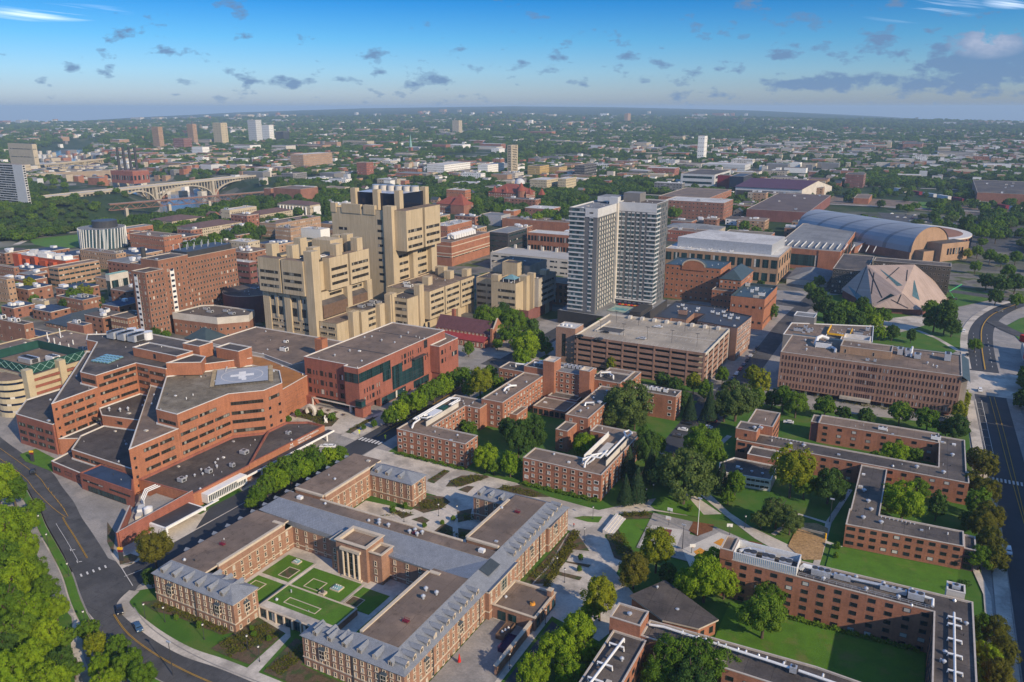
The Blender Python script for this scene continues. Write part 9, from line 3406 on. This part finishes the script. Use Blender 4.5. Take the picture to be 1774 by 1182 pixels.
def person(px,py,deg,top,legs,label):
 x,y = at(px,py)
 r_ = tag(empty('person',(x,y,.1),R(deg)),label,'person','walkers on the paths')
 P = [(0,0,.92),(0,0,1.2),(0,0,1.42),(0,0,1.54),(0,.02,1.68),(.1,0,.88),(.11,.14,.5),(.1,.1,.06),(.1,-.06,.03),(-.1,0,.88),(-.11,-.1,.5),(-.1,-.24,.1),(-.1,-.34,.05),(.2,0,1.4),(.25,-.1,1.12),(.24,.05,.88),(-.2,0,1.4),(-.25,.1,1.12),(-.24,.2,.9)]
 E = [(0,1),(1,2),(2,3),(3,4),(0,5),(5,6),(6,7),(7,8),(0,9),(9,10),(10,11),(11,12),(2,13),(13,14),(14,15),(2,16),(16,17),(17,18)]
 RAD = [.14,.13,.15,.06,.11,.1,.07,.05,.05,.1,.07,.05,.05,.07,.05,.04,.07,.05,.04]
 me = bpy.data.meshes.new('body')
 me.from_pydata(P,E,[])
 o = child('body',me,r_)
 md = o.modifiers.new('skin','SKIN')
 for i,q in enumerate(RAD):
  me.skin_vertices[0].data[i].radius = (q,q)
 me.skin_vertices[0].data[0].use_root = True
 sb = o.modifiers.new('smooth','SUBSURF')
 sb.levels = sb.render_levels = 1
 ev = bpy.data.meshes.new_from_object(o.evaluated_get(bpy.context.evaluated_depsgraph_get()))
 o.modifiers.clear()
 ms = [legs,top,mat('skin',(.42,.26,.19),rough=.6),mat('hair',(.04,.025,.018))]
 for m in ms:
  ev.materials.append(m)
 for p in ev.polygons:
  z = p.center.z
  p.material_index = 0 if z < .95 else (1 if z < 1.45 and (z > 1.02 or abs(p.center.x) < .2) else (3 if z > 1.7 or (z > 1.58 and p.center.y < -.02) else 2))
  p.use_smooth = True
 o.data = ev

NAVY = mat('cloth_navy',(.02,.025,.05))
person(994,914,30,mat('cloth_red',(.4,.03,.03)),NAVY,'person in red top and dark trousers walking on the pale plaza')
person(1164,962,120,MATS['cloth_red'],NAVY,'person in red top standing on the court beside another')
person(1169,964,250,WHITE,NAVY,'person in white top standing beside the one in red')
person(760,703,20,NAVY,MATS['cloth_red'],'person in dark top walking by the clipped trees below the clinic')
person(1650,760,80,WHITE,NAVY,'person in white top on the pavement by the office trees')
describe(CARS)
describe(LAMPS)
describe(TB)

# ------------------------------------------------------------------ hedges and garden planting
def leaf_box(pts,wd,h,n,size,seed,m):
 r = np.random.default_rng(seed)
 P = [Vector(p) for p in pts]
 seg = [(P[i + 1] - P[i]).length for i in range(len(P) - 1)]
 C = np.zeros((n,3))
 for i in range(n):
  k = r.choice(len(seg),p=np.array(seg) / sum(seg))
  t_ = r.random()
  q = P[k] + (P[k + 1] - P[k]) * t_
  d = (P[k + 1] - P[k]).normalized()
  v = r.uniform(-wd / 2,wd / 2)
  C[i] = (q.x - d.y * v,q.y + d.x * v,h * (.35 + .65 * r.random() ** .5) * (.85 + .3 * math.sin(q.x * 1.3 + q.y)))
 nr = r.normal(size=(n,3)) + np.array([0,0,1.1])
 nr /= np.linalg.norm(nr,axis=1,keepdims=True)
 u = np.cross(nr,r.normal(size=(n,3)))
 u /= np.linalg.norm(u,axis=1,keepdims=True)
 v = np.cross(nr,u)
 s = size * (.6 + .8 * r.random((n,1)))
 return np.stack([C + u * s,C + v * s * .7,C - u * s,C - v * s * .7],1).reshape(-1,3)

for pts,wd,h,n,m,l in (([(-126.5,245.2),(-94,245.6)],2.2,1.2,1600,L_MID,'trimmed mixed hedge along the front of the dormitory with fenced ducts'),([(-186,245),(-152,245)],2.0,1.2,1600,L_MID,'trimmed hedge along the front of the dormitory with the white roof ducts'),([(-20,206.6),(13,208)],1.8,1.3,1500,L_MID,'long low hedge at the foot of the five storey dormitory court wall'),([(-88,188),(-93,222)],2.6,.9,1200,L_RUST,'strip of low shrubs along the east side of the slate-roofed hall'),([(-96,305),(-84,298),(-79,292)],1.6,.9,500,L_BRIGHT,'short bright hedge along the lawn below the small end dormitory'),([(20.5,226),(22,245),(25,250)],3,1.8,900,L_DARK,'dark shrub row at the east end of the lawn')):
 o = bpy.data.objects.new('hedge',cloud_mesh('hedge',leaf_box(pts,wd,h,n,.28,len(pts) * 7 + n,m),m))
 COL.objects.link(o)
 tag(o,l,'hedge')
BEDS = [([(-186,126.4),(-157,126.8)],2.4,.8,900),([(-152,121),(-147,134)],8,.8,1600),([(-134,121),(-133,133)],5,.8,900),([(-151,212),(-144,218)],7,.7,700),([(-149,232),(-143,243)],6,.8,800),([(-159,231),(-158,241)],2,.6,200),([(-132,239),(-116,239.6)],4,.7,700),([(-94,190),(-90,214)],4,.8,900),([(-83,240),(-75,245)],3,1.3,700),([(-80,227),(-73,216)],5,1.3,800),([(-250,262),(-234,258)],9,.8,1200),([(-219,256),(-218,272)],2,.8,350),([(-157,204),(-151,204)],3,.5,150),([(-135,202),(-130,201)],3,.5,150),([(-132,212),(-129,214)],4,.6,200),([(-128,203),(-126,201)],4,.5,150),([(-175,185),(-150,207)],1,.6,200),([(-40,398),(20,397.6)],4,.9,1200)]
P = np.concatenate([leaf_box(a,wd,h,n,.22,40 + i,None) for i,(a,wd,h,n) in enumerate(BEDS)])
o = bpy.data.objects.new('garden_plants',cloud_mesh('garden_plants',P,L_RUST))
COL.objects.link(o)
o['kind'] = 'stuff'

# ------------------------------------------------------------------ the air: one even box of haze round the whole scene
b = MB()
b.box(-29000,29000,-29000,29000,-420,182,LAWN,bottom=True)
hz_ = b.build('haze')
hz_['kind'] = 'stuff'
hm = bpy.data.materials.new('haze')
hm.use_nodes = True
t = NT(hm.node_tree)
t.n.clear()
pv = t.new('ShaderNodeVolumePrincipled')
pv.inputs['Color'].default_value = (.56,.78,1.0,1)
pv.inputs['Density'].default_value = HAZE
pv.inputs['Anisotropy'].default_value = 0.0
o = t.new('ShaderNodeOutputMaterial')
t.l.new(pv.outputs[0],o.inputs['Volume'])
hz_.data.materials.clear()
hz_.data.materials.append(hm)
